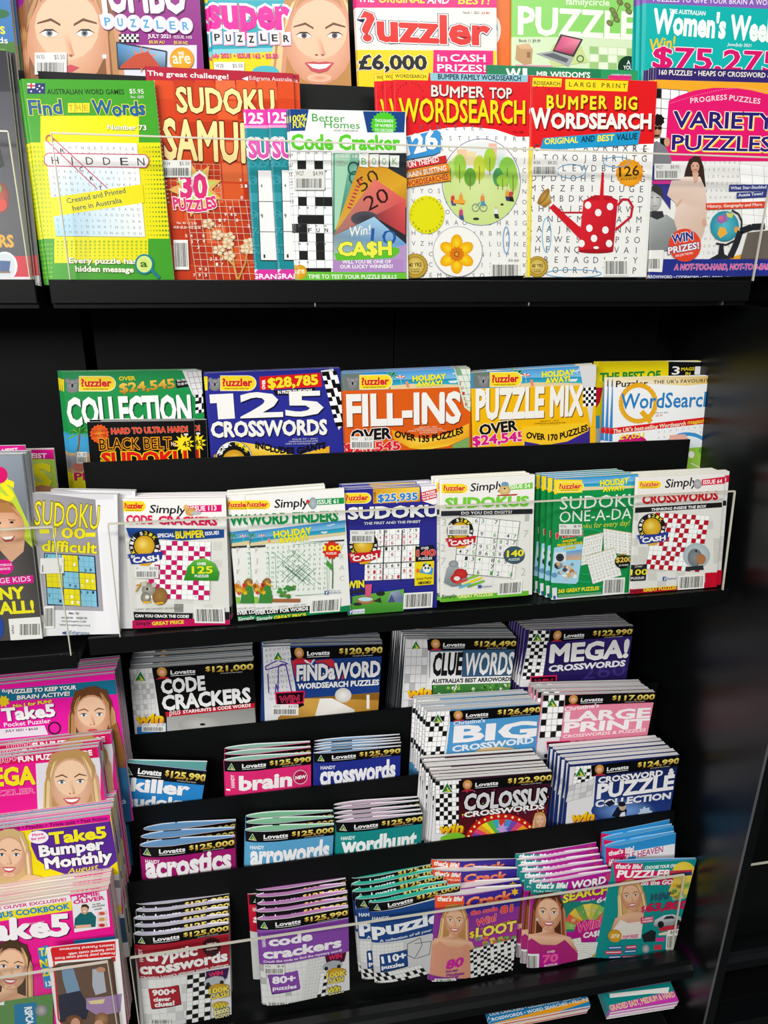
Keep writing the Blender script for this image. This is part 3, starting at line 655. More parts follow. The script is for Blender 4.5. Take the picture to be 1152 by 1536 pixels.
def bumper_top(a):
    a.z('N1'); a.P([(80, 100), (960, 110), (960, 480), (80, 480)], 'dc1420')
    a.P([(108, 110), (320, 112), (314, 156), (112, 152)], 'f0d820'); a.T('WORDSEARCH', 125, 140, 306, 144, 20, '5a3a10', b=.02)
    a.P([(326, 112), (890, 122), (888, 166), (330, 158)], '8cc4d2'); a.T('BUMPER FAMILY WORDSEARCH', 372, 150, 850, 160, 32, '1c2c40', b=.04)
    world_logo(a, 212, 245, 90, 88, None, '8a1018')
    a.T('BUMPER', 332, 250, 632, 262, 66, 'e6e2da', b=.035, o='7a2020', ow=.02, wav=(0, .05, -.03, .04), sd=('6a0c10', 4, 5)); a.T('TOP', 668, 262, 796, 264, 64, 'e6e2da', b=.035, o='7a2020', ow=.02, sd=('6a0c10', 4, 5))
    a.T('WORDSEARCH', 148, 396, 880, 408, 138, 'f6dc08', b=.025, sd=('8a1410', 7, 8))
    a.P([(180, 480), (300, 452), (430, 430), (560, 425), (700, 440), (820, 480), (910, 530), (930, 1000), (130, 1000), (150, 600)], 'f2f1ef')
    a.z('A5'); a.R(630, 60, 1180, 640, 'f2f1ef')
    a.z('N1'); a.T('No. 188', 806, 458, 860, 460, 11, '7a1010')
    a.z('A5')
    rows = ['  TINLEVEK     ', 'OK FASTIEEFFRR', 'DS MACXUNOKKOG', 'AR BTESIWAENDJ', 'MI WEPIKEFNDOCC', 'EZRKLAPLRFMEAKN', 'UTYOSFARDENSTAN', 'LVWWOCDLPOOSOLO', 'ZYTEDOWEABNOBMX', 'RACOVRAOTGDHRSG', 'IHTAPSEGHRBMAKK', 'QVZHTNVERLLUBNE', 'PKECDOPEMNISPRD', 'OWECUISEDISSKRK', 'LZOEMGLRSOTIRAP']
    a.letters(rows, (652, -14), (1168, -10), (655, 622), 19, '6a6a72')
    a.E(983, 212, 170, 188, 'f3f1ea', n=36); a.O(983, 212, 169, 187, 3, '5a6aa0', n=36); a.E(983, 225, 164, 172, 'd8e6a0', 'cbe08c', n=36)
    a.P([(870, 110), (890, 72), (930, 45), (985, 35), (1040, 45), (1085, 75), (1110, 130), (1090, 180), (880, 180)], 'e2e6e6')
    for x, y, w, h, c in ((878, 70, 42, 80, 'f0c8a0'), (920, 80, 40, 60, 'ecd8a8'), (1015, 45, 35, 70, 'f0b8a0'), (1050, 90, 30, 50, 'cfe4e0')): a.R(x, y, x+w, y+h, c)
    for x, y, rx, ry, c in ((890, 145, 28, 55, '9ccf4a'), (975, 150, 26, 55, 'c6d640'), (1020, 115, 26, 52, 'a8cf3c'), (935, 190, 26, 40, '6aa83a'), (1095, 160, 38, 58, '8ac84c'), (1055, 190, 22, 40, '4c9a58'), (1075, 205, 26, 26, '9cd048'), (850, 160, 18, 40, 'b6da70'), (1120, 190, 20, 60, '96cc50')):
        a.E(x, y, rx, ry, c, n=16); a.L(x, y-8, x, y+ry+14, 3, '7a5a30')
    for x, y, c1, c2 in ((860, 290, 'd84038', '4a4a90'), (895, 285, 'e8a030', 'd88020'), (1095, 270, 'e0a030', '30406a'), (1110, 272, 'c04848', '222'), (988, 290, 'e88840', '4aa0c0'), (1046, 345, 'e8e8ec', '333'), (895, 350, 'c84878', '4a5a90')):
        a.E(x, y-24, 5, 6, 'e8b890', n=8); a.P([(x-7, y-18), (x+7, y-18), (x+9, y+4), (x-9, y+4)], c1); a.P([(x-9, y+4), (x+9, y+4), (x+14, y+24), (x-4, y+22)], c2)
    a.R(862, 288, 912, 304, 'f0a838'); a.O(958, 322, 15, 16, 2.5, '778'); a.O(992, 322, 15, 16, 2.5, '778'); a.PL('958,322 972,300 992,322', 2.5, '6aa'); a.E(960, 370, 13, 5, '333'); a.E(1072, 308, 7, 4, '333')
    world_logo(a, 748, 353, 76, 82, 'e4e010', '8a9020')
    a.E(880, 512, 106, 108, 'f6f4f0', n=32); a.O(880, 512, 106, 108, 3, 'a8a8b8', n=32)
    for k in range(6): t = math.pi/2+k*math.pi/3; a.E(876+42*math.cos(t), 523+48*math.sin(t), 38, 26, 'fad820', 'eda40a', rot=t, n=14)
    a.star(876, 523, 34, 28, 12, 'e07c10'); a.E(876, 523, 22, 24, 'f0a030', 'd86a08'); a.k += 1
    for k in range(7): t = k*.9; a.E(876+10*math.cos(t), 523+11*math.sin(t), 4, 4, '8a4408', n=6, up=0)
    a.O(1089, 462, 13, 58, 3, '5a9ad8', n=16)
    a.bars(1020, 562, 1148, 626, n=24); a.T('£2.50', 1098, 552, 1142, 554, 9, '888'); seal(a, 697, 574, 55)
    a.P([(652, 22), (790, -12), (806, 0), (806, 82), (780, 95), (652, 118)], '3a92d4'); a.T('126', 658, 102, 782, 70, 84, 'f6f6f6', b=.07, sh=0, o='1f66a8', ow=.02)
    a.P([(650, 132), (828, 98), (834, 128), (650, 160)], 'd82c30'); a.T('FUN THEMED', 658, 154, 800, 126, 22, 'fff', b=.03)
    a.P([(650, 164), (838, 132), (846, 168), (650, 200)], 'f08c1c'); a.T('BRAIN BUSTING', 656, 196, 832, 164, 24, 'fff0e0', b=.04, o='c05010', ow=.03)
    a.P([(650, 206), (846, 172), (848, 206), (650, 238)], 'f0941c'); a.T('WORDSEARCHES', 656, 236, 842, 202, 26, 'b02c18', b=.04, o='ffd060', ow=.03)
mag(bumper_top, 'A', (589, 108), (800, 113), (601, 418), t=.0045, bg='f0efed', spine='dc1420', pages='e4e2dc', offs=[(-.012, .006, .0), (-.023, .012, .0)],
    label='red and white word search magazine with a park scene and a yellow daffodil, front copy', slab='red word search magazine behind the park-scene copy, only its left edge showing', group='red park-scene word search magazines')
def bumper_big(a):
    a.z('A3'); a.P([(100, 325), (700, 350), (680, 620), (100, 640)], 'dc1a1e'); a.P([(136, 335), (262, 340), (258, 376), (134, 373)], 'f0d820'); a.T('RDSEARCH', 140, 366, 254, 370, 16, '5a3a10', b=.02)
    a.P([(276, 342), (548, 350), (544, 396), (276, 388)], 'f2d81c'); a.T('LARGE PRINT', 292, 374, 538, 382, 20, '5a4410', b=.02, sp=.22)
    world_logo(a, 170, 430, 62, 66, None, '9a1018')
    a.T('BUMPER', 194, 472, 450, 476, 60, 'f6e024', b=.045, sp=.12, o='7a2a10', ow=.02, wav=(0, .04, -.03, .05), sd=('7a1010', 4, 5)); a.T('BIG', 488, 474, 584, 476, 58, 'f6e024', b=.045, sp=.1, o='7a2a10', ow=.02, sd=('7a1010', 4, 5))
    a.T('W', 126, 558, 212, 558, 92, 'f0ece6', b=.07, sd=('7a1010', 5, 6)); a.T('ORDSEARCH', 212, 558, 648, 560, 70, 'f0ece6', b=.075, sd=('7a1010', 5, 6))
    a.z('A6'); a.P([(120, 120), (170, 70), (350, 60), (520, 66), (610, 95), (640, 125), (620, 640), (80, 640)], 'f2f2f0'); a.P([(110, 60), (130, 60), (88, 640), (72, 640)], 'e8d81c')
    rows = ['CWAREAORMXRE', 'LTOKOJBHRUTG', 'JEALEWDBEARL', 'DPDUOHELLEEG', 'MSFZFBIEDUGEN', 'HEMBDKWAPECDI', 'RHHAIFTAWRWTP', 'LBNDSMITMATMP', 'AAAJKCTOWNNFE', 'NXBWESKLGPSOU', 'EHFKNQXIUVAIS', 'SPRETAGDLESYT', 'RNTOORGATUNPO']
    a.letters([r_[:12] for r_ in rows], (150, 75), (618, 80), (104, 602), 25, '4a4a58')
    a.R(-10, -10, -5, -5, 'fff')
    a.z('A3'); a.P([(180, 598), (600, 565), (588, 625), (164, 652)], '1d96c8'); a.T('ORIGINAL', 184, 626, 328, 618, 27, 'f4e838', b=.04, sh=.12); a.T('AND', 342, 617, 402, 613, 27, '12384a', b=.04, sh=.12); a.T('BEST', 412, 613, 482, 609, 27, 'f4e838', b=.04, sh=.12); a.T('VALUE', 494, 608, 584, 603, 27, '12384a', b=.04, sh=.12)
    a.T('No. 209', 592, 643, 634, 645, 9, 'fff')
    a.z('A6'); a.star(551, 172, 61, 56, 18, 'f09c1c'); a.E(551, 172, 52, 56, 'f8bc30', 'f09a18'); a.T('126', 506, 190, 582, 184, 44, '4a3010', b=.035); a.T('PUZZLES', 514, 206, 580, 200, 10, '6a4010', sp=.1)
    a.O(300, 165, 62, 30, 3, '6ab0dc'); a.O(495, 125, 58, 22, 3, '6ab0dc'); a.O(193, 440, 19, 75, 3, '6ab0dc'); a.O(310, 606, 120, 17, 3, '6ab0dc')
    # spotted watering can
    a.P([(205, 322), (222, 306), (352, 420), (340, 462)], 'd41a28'); a.P([(150, 300), (200, 232), (214, 300), (186, 322)], ('d8a850', 'f0d890', 'a87828', '8a6020')); a.E(180, 275, 15, 40, 'c89848', '8a6424', rot=.6); a.L(248, 343, 355, 343, 7, 'c41828')
    a.PL('500,312 520,286 546,288 564,318 556,362 490,418', 10, 'c81830')
    a.P([(352, 292), (500, 288), (480, 512), (330, 506)], ('e02434', 'd01828', 'b81424', 'd81c2c')); a.P([(352, 292), (400, 268), (460, 270), (500, 290)], 'c01424'); a.P([(430, 170), (440, 170), (438, 300), (420, 300)], 'd81c2c'); a.E(405, 510, 74, 9, 'a81020')
    for x, y in ((371, 312), (466, 318), (415, 344), (377, 411), (446, 419), (397, 455), (343, 477), (462, 477)): a.E(x, y, 14, 16, 'f6f4f4', n=14)
    a.E(406, 495, 12, 6, 'f6f4f4'); a.bars(438, 546, 545, 616); seal(a, 153, 577, 47)
    a.P([(120, 640), (90, 640), (122, 60), (132, 60)], 'e8d41a')
mag(bumper_big, 'A', (797, 113), (986, 122), (786, 416), t=.004, bg='f2f2f0', spine='e8d41a', dy=-.004, pages='e4e2dc', n=2, step=.0045, stick=('A6', 128, 115, 112, 70, '$8.25', 'W30'),
    label='red and white large print word search magazine with a spotted watering can, front copy', slab='large print word search magazine hidden behind the watering-can copy', group='watering-can word search magazines')
def variety(a):
    a.z('N2'); a.P([(270, 0), (1300, 0), (1300, 130), (270, 90)], '36286e'); a.T('160 PUZZLES', 318, 56, 544, 64, 36, 'f0ead8', b=.035); a.E(570, 42, 6, 6, 'f0ead8', n=8); a.T('HEAPS OF CROSSWORD & WORD PUZZLES', 592, 64, 1420, 88, 36, 'f0ead8', b=.035)
    a.P([(262, 90), (1300, 120), (1300, 1600), (180, 1600)], 'f0a82a'); a.P([(270, 150), (480, 165), (1300, 640), (1300, 1180), (700, 1370), (200, 1370)], 'f0efec')
    a.grid((275, 150), (520, 170), (262, 560), 4, 6, dens=.3, fg='161616', ln='777', seed=4)
    a.letters(RL(5, 8, 14), (640, 680), (880, 680), (560, 1310), 17, 'a0a0a0'); a.grid((880, 680), (1300, 720), (900, 1100), 5, 6, fg=None, ln='999', lw=.012)
    a.P([(385, 240), (450, 205), (560, 168), (700, 148), (850, 150), (960, 165), (1060, 190), (1300, 220), (1300, 665), (1090, 662), (355, 660)], 'e01a6c')
    a.k += 1
    for i in range(48):
        x = 400+15*i; y = 258-112*math.sin(min(1, max(0, (x-390)/560))*math.pi/2)+(max(0, x-900)*.16); a.E(x, y, 2.6, 3, 'f4b8d4', n=5, up=0)
    a.T('PROGRESS', 536, 258, 790, 232, 38, 'f0d8e0', b=.04, sp=.06, wav=(0, .02, .03)); a.T('PUZZLES', 806, 236, 1020, 262, 38, 'f0d8e0', b=.04, sp=.06)
    a.T('VARIETY', 412, 428, 1120, 440, 118, 'f8e040', b=.1, bb=.05, sd=('f8d820', 8, 8)); a.T('VARIETY', 412, 428, 1120, 440, 118, 'fff6ee', b=.11, bb=.05); a.T('VARIETY', 412, 428, 1120, 440, 118, '2c1f70', b=.05)
    a.T('PUZZLES', 402, 584, 1090, 596, 108, 'f8e040', b=.1, bb=.05, sd=('f8d820', 8, 8)); a.T('PUZZLES', 402, 584, 1090, 596, 108, 'fff6ee', b=.11, bb=.05); a.T('PUZZLES', 402, 584, 1090, 596, 108, '2c1f70', b=.05)
    # man in sunglasses peering in, woman in a pale dress
    a.P([(262, 540), (300, 520), (360, 560), (400, 640), (400, 690), (250, 690)], '7c7c84'); a.E(300, 440, 34, 62, 'c89878', 'a87858'); a.star(310, 375, 46, 38, 9, '1c1614'); a.E(288, 430, 16, 13, '181818'); a.E(320, 430, 16, 13, '181818'); a.P([(275, 478), (320, 478), (315, 492), (280, 492)], '2a1c18'); a.E(370, 528, 20, 32, 'c89878')
    a.P([(250, 690), (400, 680), (395, 1000), (240, 780)], '3a3a8a'); a.P([(210, 800), (240, 800), (220, 1300), (170, 1300)], 'e8b848'); a.P([(232, 795), (430, 795), (420, 820), (228, 822)], 'e0389a')
    # anonymous man in a plain grey jumper
    a.P([(190, 1280), (205, 1120), (225, 1060), (290, 1030), (370, 1035), (430, 1080), (440, 1180), (395, 1290)], ('8c9090', 'a8acac', 'b4b8b8', 'b0b4b4', 'a8acac', '989c9c', '888c8c', '80848a')); a.P([(255, 1010), (340, 1010), (350, 1050), (300, 1070), (252, 1048)], '35363a'); a.E(285, 930, 48, 78, 'd6d6d4', 'a8a8a8'); a.P([(232, 900), (240, 850), (290, 822), (335, 850), (345, 930), (325, 905), (270, 870)], '3c3a3a'); a.L(252, 915, 274, 915, 5, '444'); a.L(294, 915, 316, 915, 5, '444'); a.L(270, 975, 300, 975, 4, '666')
    a.P([(560, 625), (600, 630), (625, 700), (640, 840), (600, 850), (520, 850), (478, 830), (500, 720), (525, 650)], '3a2622'); a.P([(500, 770), (600, 770), (640, 860), (650, 1000), (630, 1150), (590, 1260), (480, 1260), (420, 1080), (440, 960), (370, 900), (400, 800)], ('f0dcd0', 'ecd6c8', 'e8d0c2', 'e0c4b4', 'd8bca8', 'd8bcaa', 'e0c8b8', 'e4cabc', 'ecd6c8', 'e0c4b4', 'ecd4c8'))
    a.E(566, 700, 30, 45, 'e4b8a0', 'd09a80'); a.P([(545, 740), (590, 740), (585, 800), (560, 820)], 'dcae96'); a.P([(430, 960), (480, 920), (470, 950), (440, 985)], 'dcb098'); a.E(630, 1090, 16, 30, 'd8a890'); a.E(552, 695, 5, 4, '222'); a.E(580, 695, 5, 4, '222'); a.L(556, 722, 578, 722, 5, 'b04048'); a.P([(536, 690), (545, 655), (590, 655), (598, 690), (580, 668), (552, 668)], '3a2622')
    a.P([(805, 826), (1300, 822), (1300, 868), (800, 872)], '34408c'); a.T('What Star-Studded', 812, 860, 1064, 852, 22, 'f0f0f4', b=.04); a.P([(855, 882), (1300, 862), (1300, 900), (855, 922)], '34408c'); a.T('Aussie Town?', 866, 910, 1040, 898, 22, 'f0f0f4', b=.04)
    a.P([(640, 956), (1056, 942), (1056, 986), (640, 1000)], 'e4482c'); a.T('History, Geography and More', 650, 988, 1030, 974, 22, 'f8ece4', b=.04)
    # globe on its stand
    a.PL('820,1004 868,1030 890,1080 886,1150 850,1210 780,1245 710,1235', 12, '2c3034'); a.E(770, 1115, 100, 106, '5ac0d0', '2a8ea4', n=28); a.P([(720, 1050), (780, 1030), (790, 1080), (740, 1100), (715, 1080)], 'a068b0'); a.P([(735, 1120), (775, 1130), (790, 1165), (740, 1200), (720, 1170)], 'f0b040'); a.P([(780, 1020), (830, 1030), (820, 1060), (790, 1050)], 'd8d060'); a.E(852, 1140, 16, 22, 'e8a048'); a.E(745, 1060, 18, 14, 'e06888')
    a.P([(735, 1240), (760, 1240), (768, 1310), (820, 1340), (660, 1345), (725, 1310)], '26282c'); a.PL('810,1330 850,1240 880,1150 960,1120 1050,1115', 42, '24262c'); a.P([(930, 1160), (1300, 1120), (1300, 1340), (880, 1340)], '6a625a')
    a.P([(0, 1345), (1300, 1345), (1300, 1600), (0, 1600)], '26308a'); a.T('A NOT-TOO-HARD, NOT-TOO-EASY MIX', 416, 1422, 1180, 1418, 42, 'd83a92', b=.035, sh=.15, o='f4d8e8', ow=.045)
    a.T('ARROWWORD • CODEWORD • CELL CODE • CROSSWORD • WORDFINDER', 215, 1478, 1130, 1492, 22, 'e8e8f0', b=.04)
    a.E(492, 1248, 112, 115, 'e4442a', n=30); a.T('WIN', 404, 1240, 556, 1210, 64, 'f6f0ee', b=.13, bb=.06); a.T('WIN', 404, 1240, 556, 1210, 64, '26308a', b=.06); a.T('PRIZES!', 376, 1312, 592, 1272, 48, '26308a', b=.14, bb=.06); a.T('PRIZES!', 376, 1312, 592, 1272, 48, 'f6f0ee', b=.06); a.T('AND JOIN THE FUN', 424, 1332, 548, 1310, 16, 'f8d8d0', b=.03)
    a.P([(178, 1285), (345, 1282), (332, 1436), (158, 1430)], 'f0efec'); a.bars(175, 1335, 325, 1420)
mag(variety, 'A', (982, 101), (1197, 106), (957, 419), t=.007, r=.004, bg='f0a82a', spine='ece6c8', dy=.006, pages='e8e4cc', n=2, step=.0075, shift=-.003, W=.214, stick=('N2', 278, 682, 180, 110, '$8.95', 'W27'),
    label='purple and pink variety puzzle magazine with a globe and a woman in a pale dress', slab='variety puzzle magazine behind the globe copy, only its spine edge showing', group='variety puzzle magazines')

# ================================================================ covers, top shelf, back row
def jumbo(a):
    a.z('A1'); a.R(60, -300, 900, 400, '8a2088'); a.R(428, -300, 900, 215, '8e1c84'); a.R(440, -200, 900, -60, 'e8188a')
    a.R(500, 195, 850, 400, 'dcdce8'); a.face(290, 165, 205, hair='8a5a38', hair2='b88a58', skin='edc3a4', sh='cf9472', smile=0, eye='7a8890', hl=1.3)
    a.star(452, 245, 16, 7, 8, 'e8e8ea')
    a.T('JUMBO', 428, 55, 822, 62, 160, 'f0eef0', b=.06, sd=('4a1048', 4, 6))
    for i, c in enumerate('PUZZLER'): x, y = 466+56*i, 94+3.3*i; a.E(x+2, y+3, 33, 37, '5a1458'); a.E(x, y, 32, 36, 'f2eef2', 'dcd4e0'); a.T(c, x-12, y+19, x+12, y+19, 36, '4ea4d2', b=.06)
    a.T('JULY 2021', 640, 166, 744, 168, 17, 'f4e8f0', b=.04); a.T('ISSUE 105', 752, 168, 830, 170, 13, 'f4e8f0', b=.01); a.T('$5.50 AU', 645, 190, 712, 191, 13, 'f0d840', b=.03); a.T('$5.50 NZ', 752, 192, 812, 194, 13, 'f0d840', b=.03)
    a.grid((515, 150), (600, 150), (515, 184), 8, 3, pat=['#.', '.#'], fg='111', ln=None)
    a.P([(502, 182), (722, 222), (720, 300), (510, 300)], '2c3440'); a.P([(508, 190), (716, 228), (714, 298), (514, 298)], ('4a90c8', 'a0c0dc', '40688a', '283c50')); a.star(620, 258, 60, 22, 9, 'e87848'); a.P([(520, 290), (580, 240), (640, 225), (690, 285), (690, 298), (520, 298)], 'c04a30')
    a.E(786, 258, 52, 52, 'f0b020', 'e49a10'); a.T('WE', 770, 240, 796, 240, 14, 'fff', b=.03); a.T('are', 748, 278, 826, 278, 52, 'fdf4e0', b=.02)
mag(jumbo, 'A2', (24, -60), (297, -40), H=.28, t=.006, bg='8a2088', spine='8a5a38', pages='e6e0d0', n=3, shift=-.004, step=.0065, label='purple jumbo puzzle magazine with a brown-haired woman, top left, front copy', slab='jumbo puzzle magazine behind the purple front copy, seen as pale page edges', group='jumbo puzzle magazines', stick=('A1', 152, 230, 138, 95, '$5.50', 'W30'))
def superp(a):
    a.z('A1'); a.R(880, -300, 1400, 500, 'f0d80c'); a.R(885, -300, 1300, 215, '28a8ba'); a.z('A2'); a.R(-260, -300, 160, 200, '28a8ba'); a.R(-260, -200, 240, 0, 'e0d820')
    a.z('A2'); a.P([(-250, 215), (160, 205), (160, 220), (-250, 240)], '88d0d8')
    a.face(285, 172, 178, hair='c08a50', hair2='e8c890', skin='f2c4a4', sh='d8987a', smile=1, eye='6a5a50', hl=1.4, bg=None)
    a.z('P'); a.T('super', 312, 44, 434, 46, 52, 'fdfdfd', b=.15, bb=.08); a.T('super', 312, 44, 434, 46, 52, 'f01c9c', b=.08)
    for i, c in enumerate('PUZZLER'): x, y = 319+17.2*i, 47+((i*5) % 4); a.P([(x-1, y), (x+14, y-1), (x+15, y+20), (x, y+21)], 'f0b0d0'); a.P([(x, y), (x+13, y), (x+14, y+18), (x+1, y+19)], 'f8f4f4'); a.T(c, x+3, y+15, x+11, y+15, 11, '1c1c1c', b=.07)
    a.T('July 2021 • ISSUE 162 • $5.50', 316, 87, 418, 88, 7, 'e83a9a', b=.04); a.E(398, 108, 20, 9, '50b8c8')
    a.T('family', 380, -4, 432, -4, 10, '209040', b=.06)
mag(superp, 'A2', (308, -48), (520, -38), H=.275, t=.005, bg='f0d80c', spine='28a8ba', pages='e6e0d0', n=2, shift=-.002, label='yellow and turquoise puzzle magazine with a smiling blonde, in the top row, front copy', slab='yellow and turquoise puzzle magazine hidden behind its front copy', group='yellow and turquoise puzzle magazines', stick=('A1', 925, 270, 130, 80, '$5.50', 'W28'))
def puzzler_uk(a):
    a.z('A2'); a.R(430, -300, 1050, 36, 'e8107c'); a.T('THE', 452, 8, 522, 10, 34, 'f8f0f4', b=.04, sh=.15); a.T('ORIGINAL', 540, 12, 738, 14, 34, 'f4ee30', b=.04, sh=.15); a.T('AND', 750, 16, 846, 17, 34, 'f8f0f4', b=.04, sh=.15); a.T('BEST!', 884, 18, 1018, 20, 34, 'f4ee30', b=.04, sh=.15)
    a.R(430, 34, 1050, 218, 'f4f1e4'); a.P([(430, 215), (1050, 220), (1050, 500), (430, 500)], 'f4d414'); a.P([(778, 216), (1036, 220), (1036, 400), (774, 400)], 'e8107c')
    a.T('?uzzler', 470, 178, 1006, 198, 128, '1c2a6a', b=.165, bb=.075); a.T('?uzzler', 470, 178, 1006, 198, 128, 'f8f4ee', b=.125, bb=.075); a.T('?uzzler', 470, 178, 1006, 198, 128, 'dc2018', b=.075)
    a.T('No.611  2021', 905, 60, 978, 61, 11, '555'); a.T('£3.40', 985, 62, 1018, 62, 11, 'd02020')
    a.T('£6,000', 456, 302, 748, 304, 66, 'f8f4ec', b=.13, bb=.08); a.T('£6,000', 456, 302, 748, 304, 66, '151515', b=.08)
    a.T('in', 794, 266, 838, 267, 32, 'f8f0f4', b=.06); a.T('CASH', 850, 267, 1004, 269, 32, 'f8f0f4', b=.06); a.T('PRIZES!', 794, 310, 1004, 313, 32, 'f8f0f4', b=.06)
mag(puzzler_uk, 'A2', (530, -42), (744, -34), H=.28, t=.004, bg='f4f1e4', spine='e8107c', dy=-.004, pages='e6e0d0', n=2, label='cream puzzle magazine with a fat red title above £6,000, front copy', slab='cream puzzle magazine hidden behind the £6,000 copy', group='cream £6,000 puzzle magazines')
def orange_mag(a):
    a.z('A2'); a.R(900, -300, 1200, 500, 'e46a14'); a.E(1035, 130, 34, 65, 'f4f0e8'); a.E(1033, 130, 22, 50, '1c6a9a'); a.T('e', 1010, 170, 1058, 170, 70, 'f4f0e8', b=.06)
mag(orange_mag, 'A2', (600, -56), (768, -50), H=.28, t=.004, bg='e46a14', dy=.008, pages='e6e0d0', label='orange magazine peeping out right of the red-titled one in the top row')
def family_circle(a):
    a.z('A3'); a.R(20, -300, 600, 165, '8cd468'); a.R(40, 160, 600, 500, 'd4e8c0'); a.T('familycircle', 278, 20, 468, 26, 30, 'e8f4dc', b=.03)
    a.T('PUZZLES', 70, 150, 640, 176, 125, 'f0f6e8', b=.055)
    for x, y in ((480, 45), (498, 85), (468, 100), (545, 25), (512, 10), (490, 65), (550, 50)): a.E(x, y, 16, 12, '8a9a58', '5a7038', rot=.7)
    a.PL('475,110 495,60 520,0', 3, '6a5a38'); a.T('Book 11 $9.99', 76, 182, 168, 184, 13, '556', b=.01)
    a.grid((380, 200), (580, 210), (380, 300), 5, 3, bg='e6f0d8', fg='9cc880', ln='c8dcb0', dens=.5)
    a.P([(65, 195), (118, 188), (135, 212), (130, 275), (98, 280), (60, 256)], 'c09a6c'); a.P([(65, 195), (118, 188), (135, 212), (84, 212)], 'd8b488'); a.R(110, 225, 124, 250, '8a6a48')
    a.P([(225, 190), (345, 200), (376, 270), (220, 290), (200, 240)], 'c8d890'); a.P([(255, 148), (352, 170), (312, 248), (220, 222)], '33383c'); a.P([(262, 156), (342, 174), (306, 238), (228, 216)], ('e05a88', 'f090a8', '9a3050', 'c04070')); a.P([(150, 232), (220, 222), (312, 250), (290, 290)], 'a4a8ac'); a.P([(175, 236), (224, 230), (290, 256), (280, 272)], '5a6064')
    a.O(340, 255, 14, 14, 5, '3a6a48'); a.P([(60, 280), (220, 284), (210, 300), (60, 300)], 'd890b0')
    a.E(548, 290, 46, 48, '123c28'); a.T('A', 540, 280, 556, 280, 18, 'fff'); a.T('YOU', 526, 302, 566, 302, 18, 'fff')
mag(family_circle, 'A2', (768, -60), (952, -50), H=.28, t=.004, bg='cfe6b8', dy=.002, pages='e6e0d0', n=1, label='pale green puzzle magazine with a laptop and a cardboard box, in the top row', slab='pale green puzzle magazine hidden behind the laptop copy', group='pale green laptop puzzle magazines')
def wisdom(a):
    a.z('A3'); a.R(-300, 280, 600, 700, '1d8054'); a.P([(430, 285), (590, 300), (590, 380), (430, 380)], '2a9a60'); a.T('W', 20, 345, 84, 345, 50, 'f4f8f2', b=.09); a.T('I', 92, 345, 112, 345, 50, 'f4f8f2', b=.09); a.T("MR WISDOM'S", 152, 334, 382, 338, 26, 'eef4ea', b=.05); a.R(462, 326, 560, 345, 'e02878'); a.T('HUNDREDS TO SOLVE IN', 474, 326, 560, 328, 7, 'eef')
mag(wisdom, 'A2', (730, 97), (957, 106), H=.19, t=.004, bg='1d8054', dy=-.02, pages='e6e0d0', label='dark green puzzle magazine showing only its top strip above the red word search magazines')
def womens(a):
    a.z('A3'); a.R(580, -300, 1400, 60, '8860ba'); a.P([(640, 15), (1400, 50), (1400, 500), (600, 500), (600, 15)], '14b4b0'); a.T('PUZZLES TO GIVE YOUR BRAIN A WORKOUT', 656, 6, 1240, 26, 24, 'f0e8f4', b=.02, sp=.03)
    a.T('THE AUSTRALIAN', 724, 58, 882, 68, 20, 'eefcf8', b=.035); a.T("Women's Weekly", 652, 146, 1230, 190, 112, 'f2fbf6', b=.055); a.T('Win!', 636, 222, 752, 208, 52, 'f4c81c', b=.03, sh=.2); a.T('June/July 2021', 975, 198, 1082, 204, 13, 'eefcf8', sh=.15)
    a.T('$75,275', 650, 296, 1200, 318, 96, 'f8f0f4', b=.12, bb=.065); a.T('$75,275', 650, 296, 1200, 318, 96, 'd8186c', b=.065)
mag(womens, 'A2', (965, -70), (1185, -64), H=.285, t=.006, bg='14b4b0', spine='50c8c0', r=.006, dy=-.002, pages='ece8d4', n=2, shift=-.006, step=.0065, label='turquoise puzzle magazine with purple top band and pink prize sum, top right, front copy', slab='turquoise puzzle magazine behind the $75,275 copy, seen by its spine', group='turquoise puzzle magazines')
# ================================================================ covers, middle tiers
def pill(a, x, y, w, h, tl=0., txt='?uzzler', c='f4d82a'):
    """yellow rounded badge with the red puzzle title"""
    P = lambda u, v: (x+w*u, y+h*v+tl*w*u)
    def shape(g, col):
        pts = []
        for k in range(13): t = -math.pi/2+math.pi*k/12; pts.append(P(1-.22+(.22+g)*math.cos(t), .5+(.5+g*2)*math.sin(t)))
        a.P([P(-g*.5, -g*2)]+pts+[P(-g*.5, 1+g*2)], col)
    shape(.02, 'f4f0e0'); shape(0, c)
    a.T(txt, *P(.06, .72), *P(.88, .72), h*.56, 'f8ecd0', b=.14, up=1); a.T(txt, *P(.06, .72), *P(.88, .72), h*.56, 'd41c24', b=.06)
    a.T('MORE PUZZLES MORE FUN', *P(.12, .92), *P(.8, .92), h*.1, '5a4a10')
def koala(a, x, y, s):
    a.E(x, y+s*.5, s*.75, s*.5, '8a8a8c', '76767a'); a.E(x-s*.6, y-s*.45, s*.34, s*.34, '9a9a9e', '6e6e72'); a.E(x+s*.6, y-s*.45, s*.34, s*.34, '9a9a9e', '6e6e72'); a.E(x, y, s*.68, s*.62, 'a2a2a6', '808084')
    a.E(x, y+s*.12, s*.14, s*.26, '2a2a2c'); a.E(x-s*.28, y-s*.1, s*.07, s*.07, '1a1a1a'); a.E(x+s*.28, y-s*.1, s*.07, s*.07, '1a1a1a')
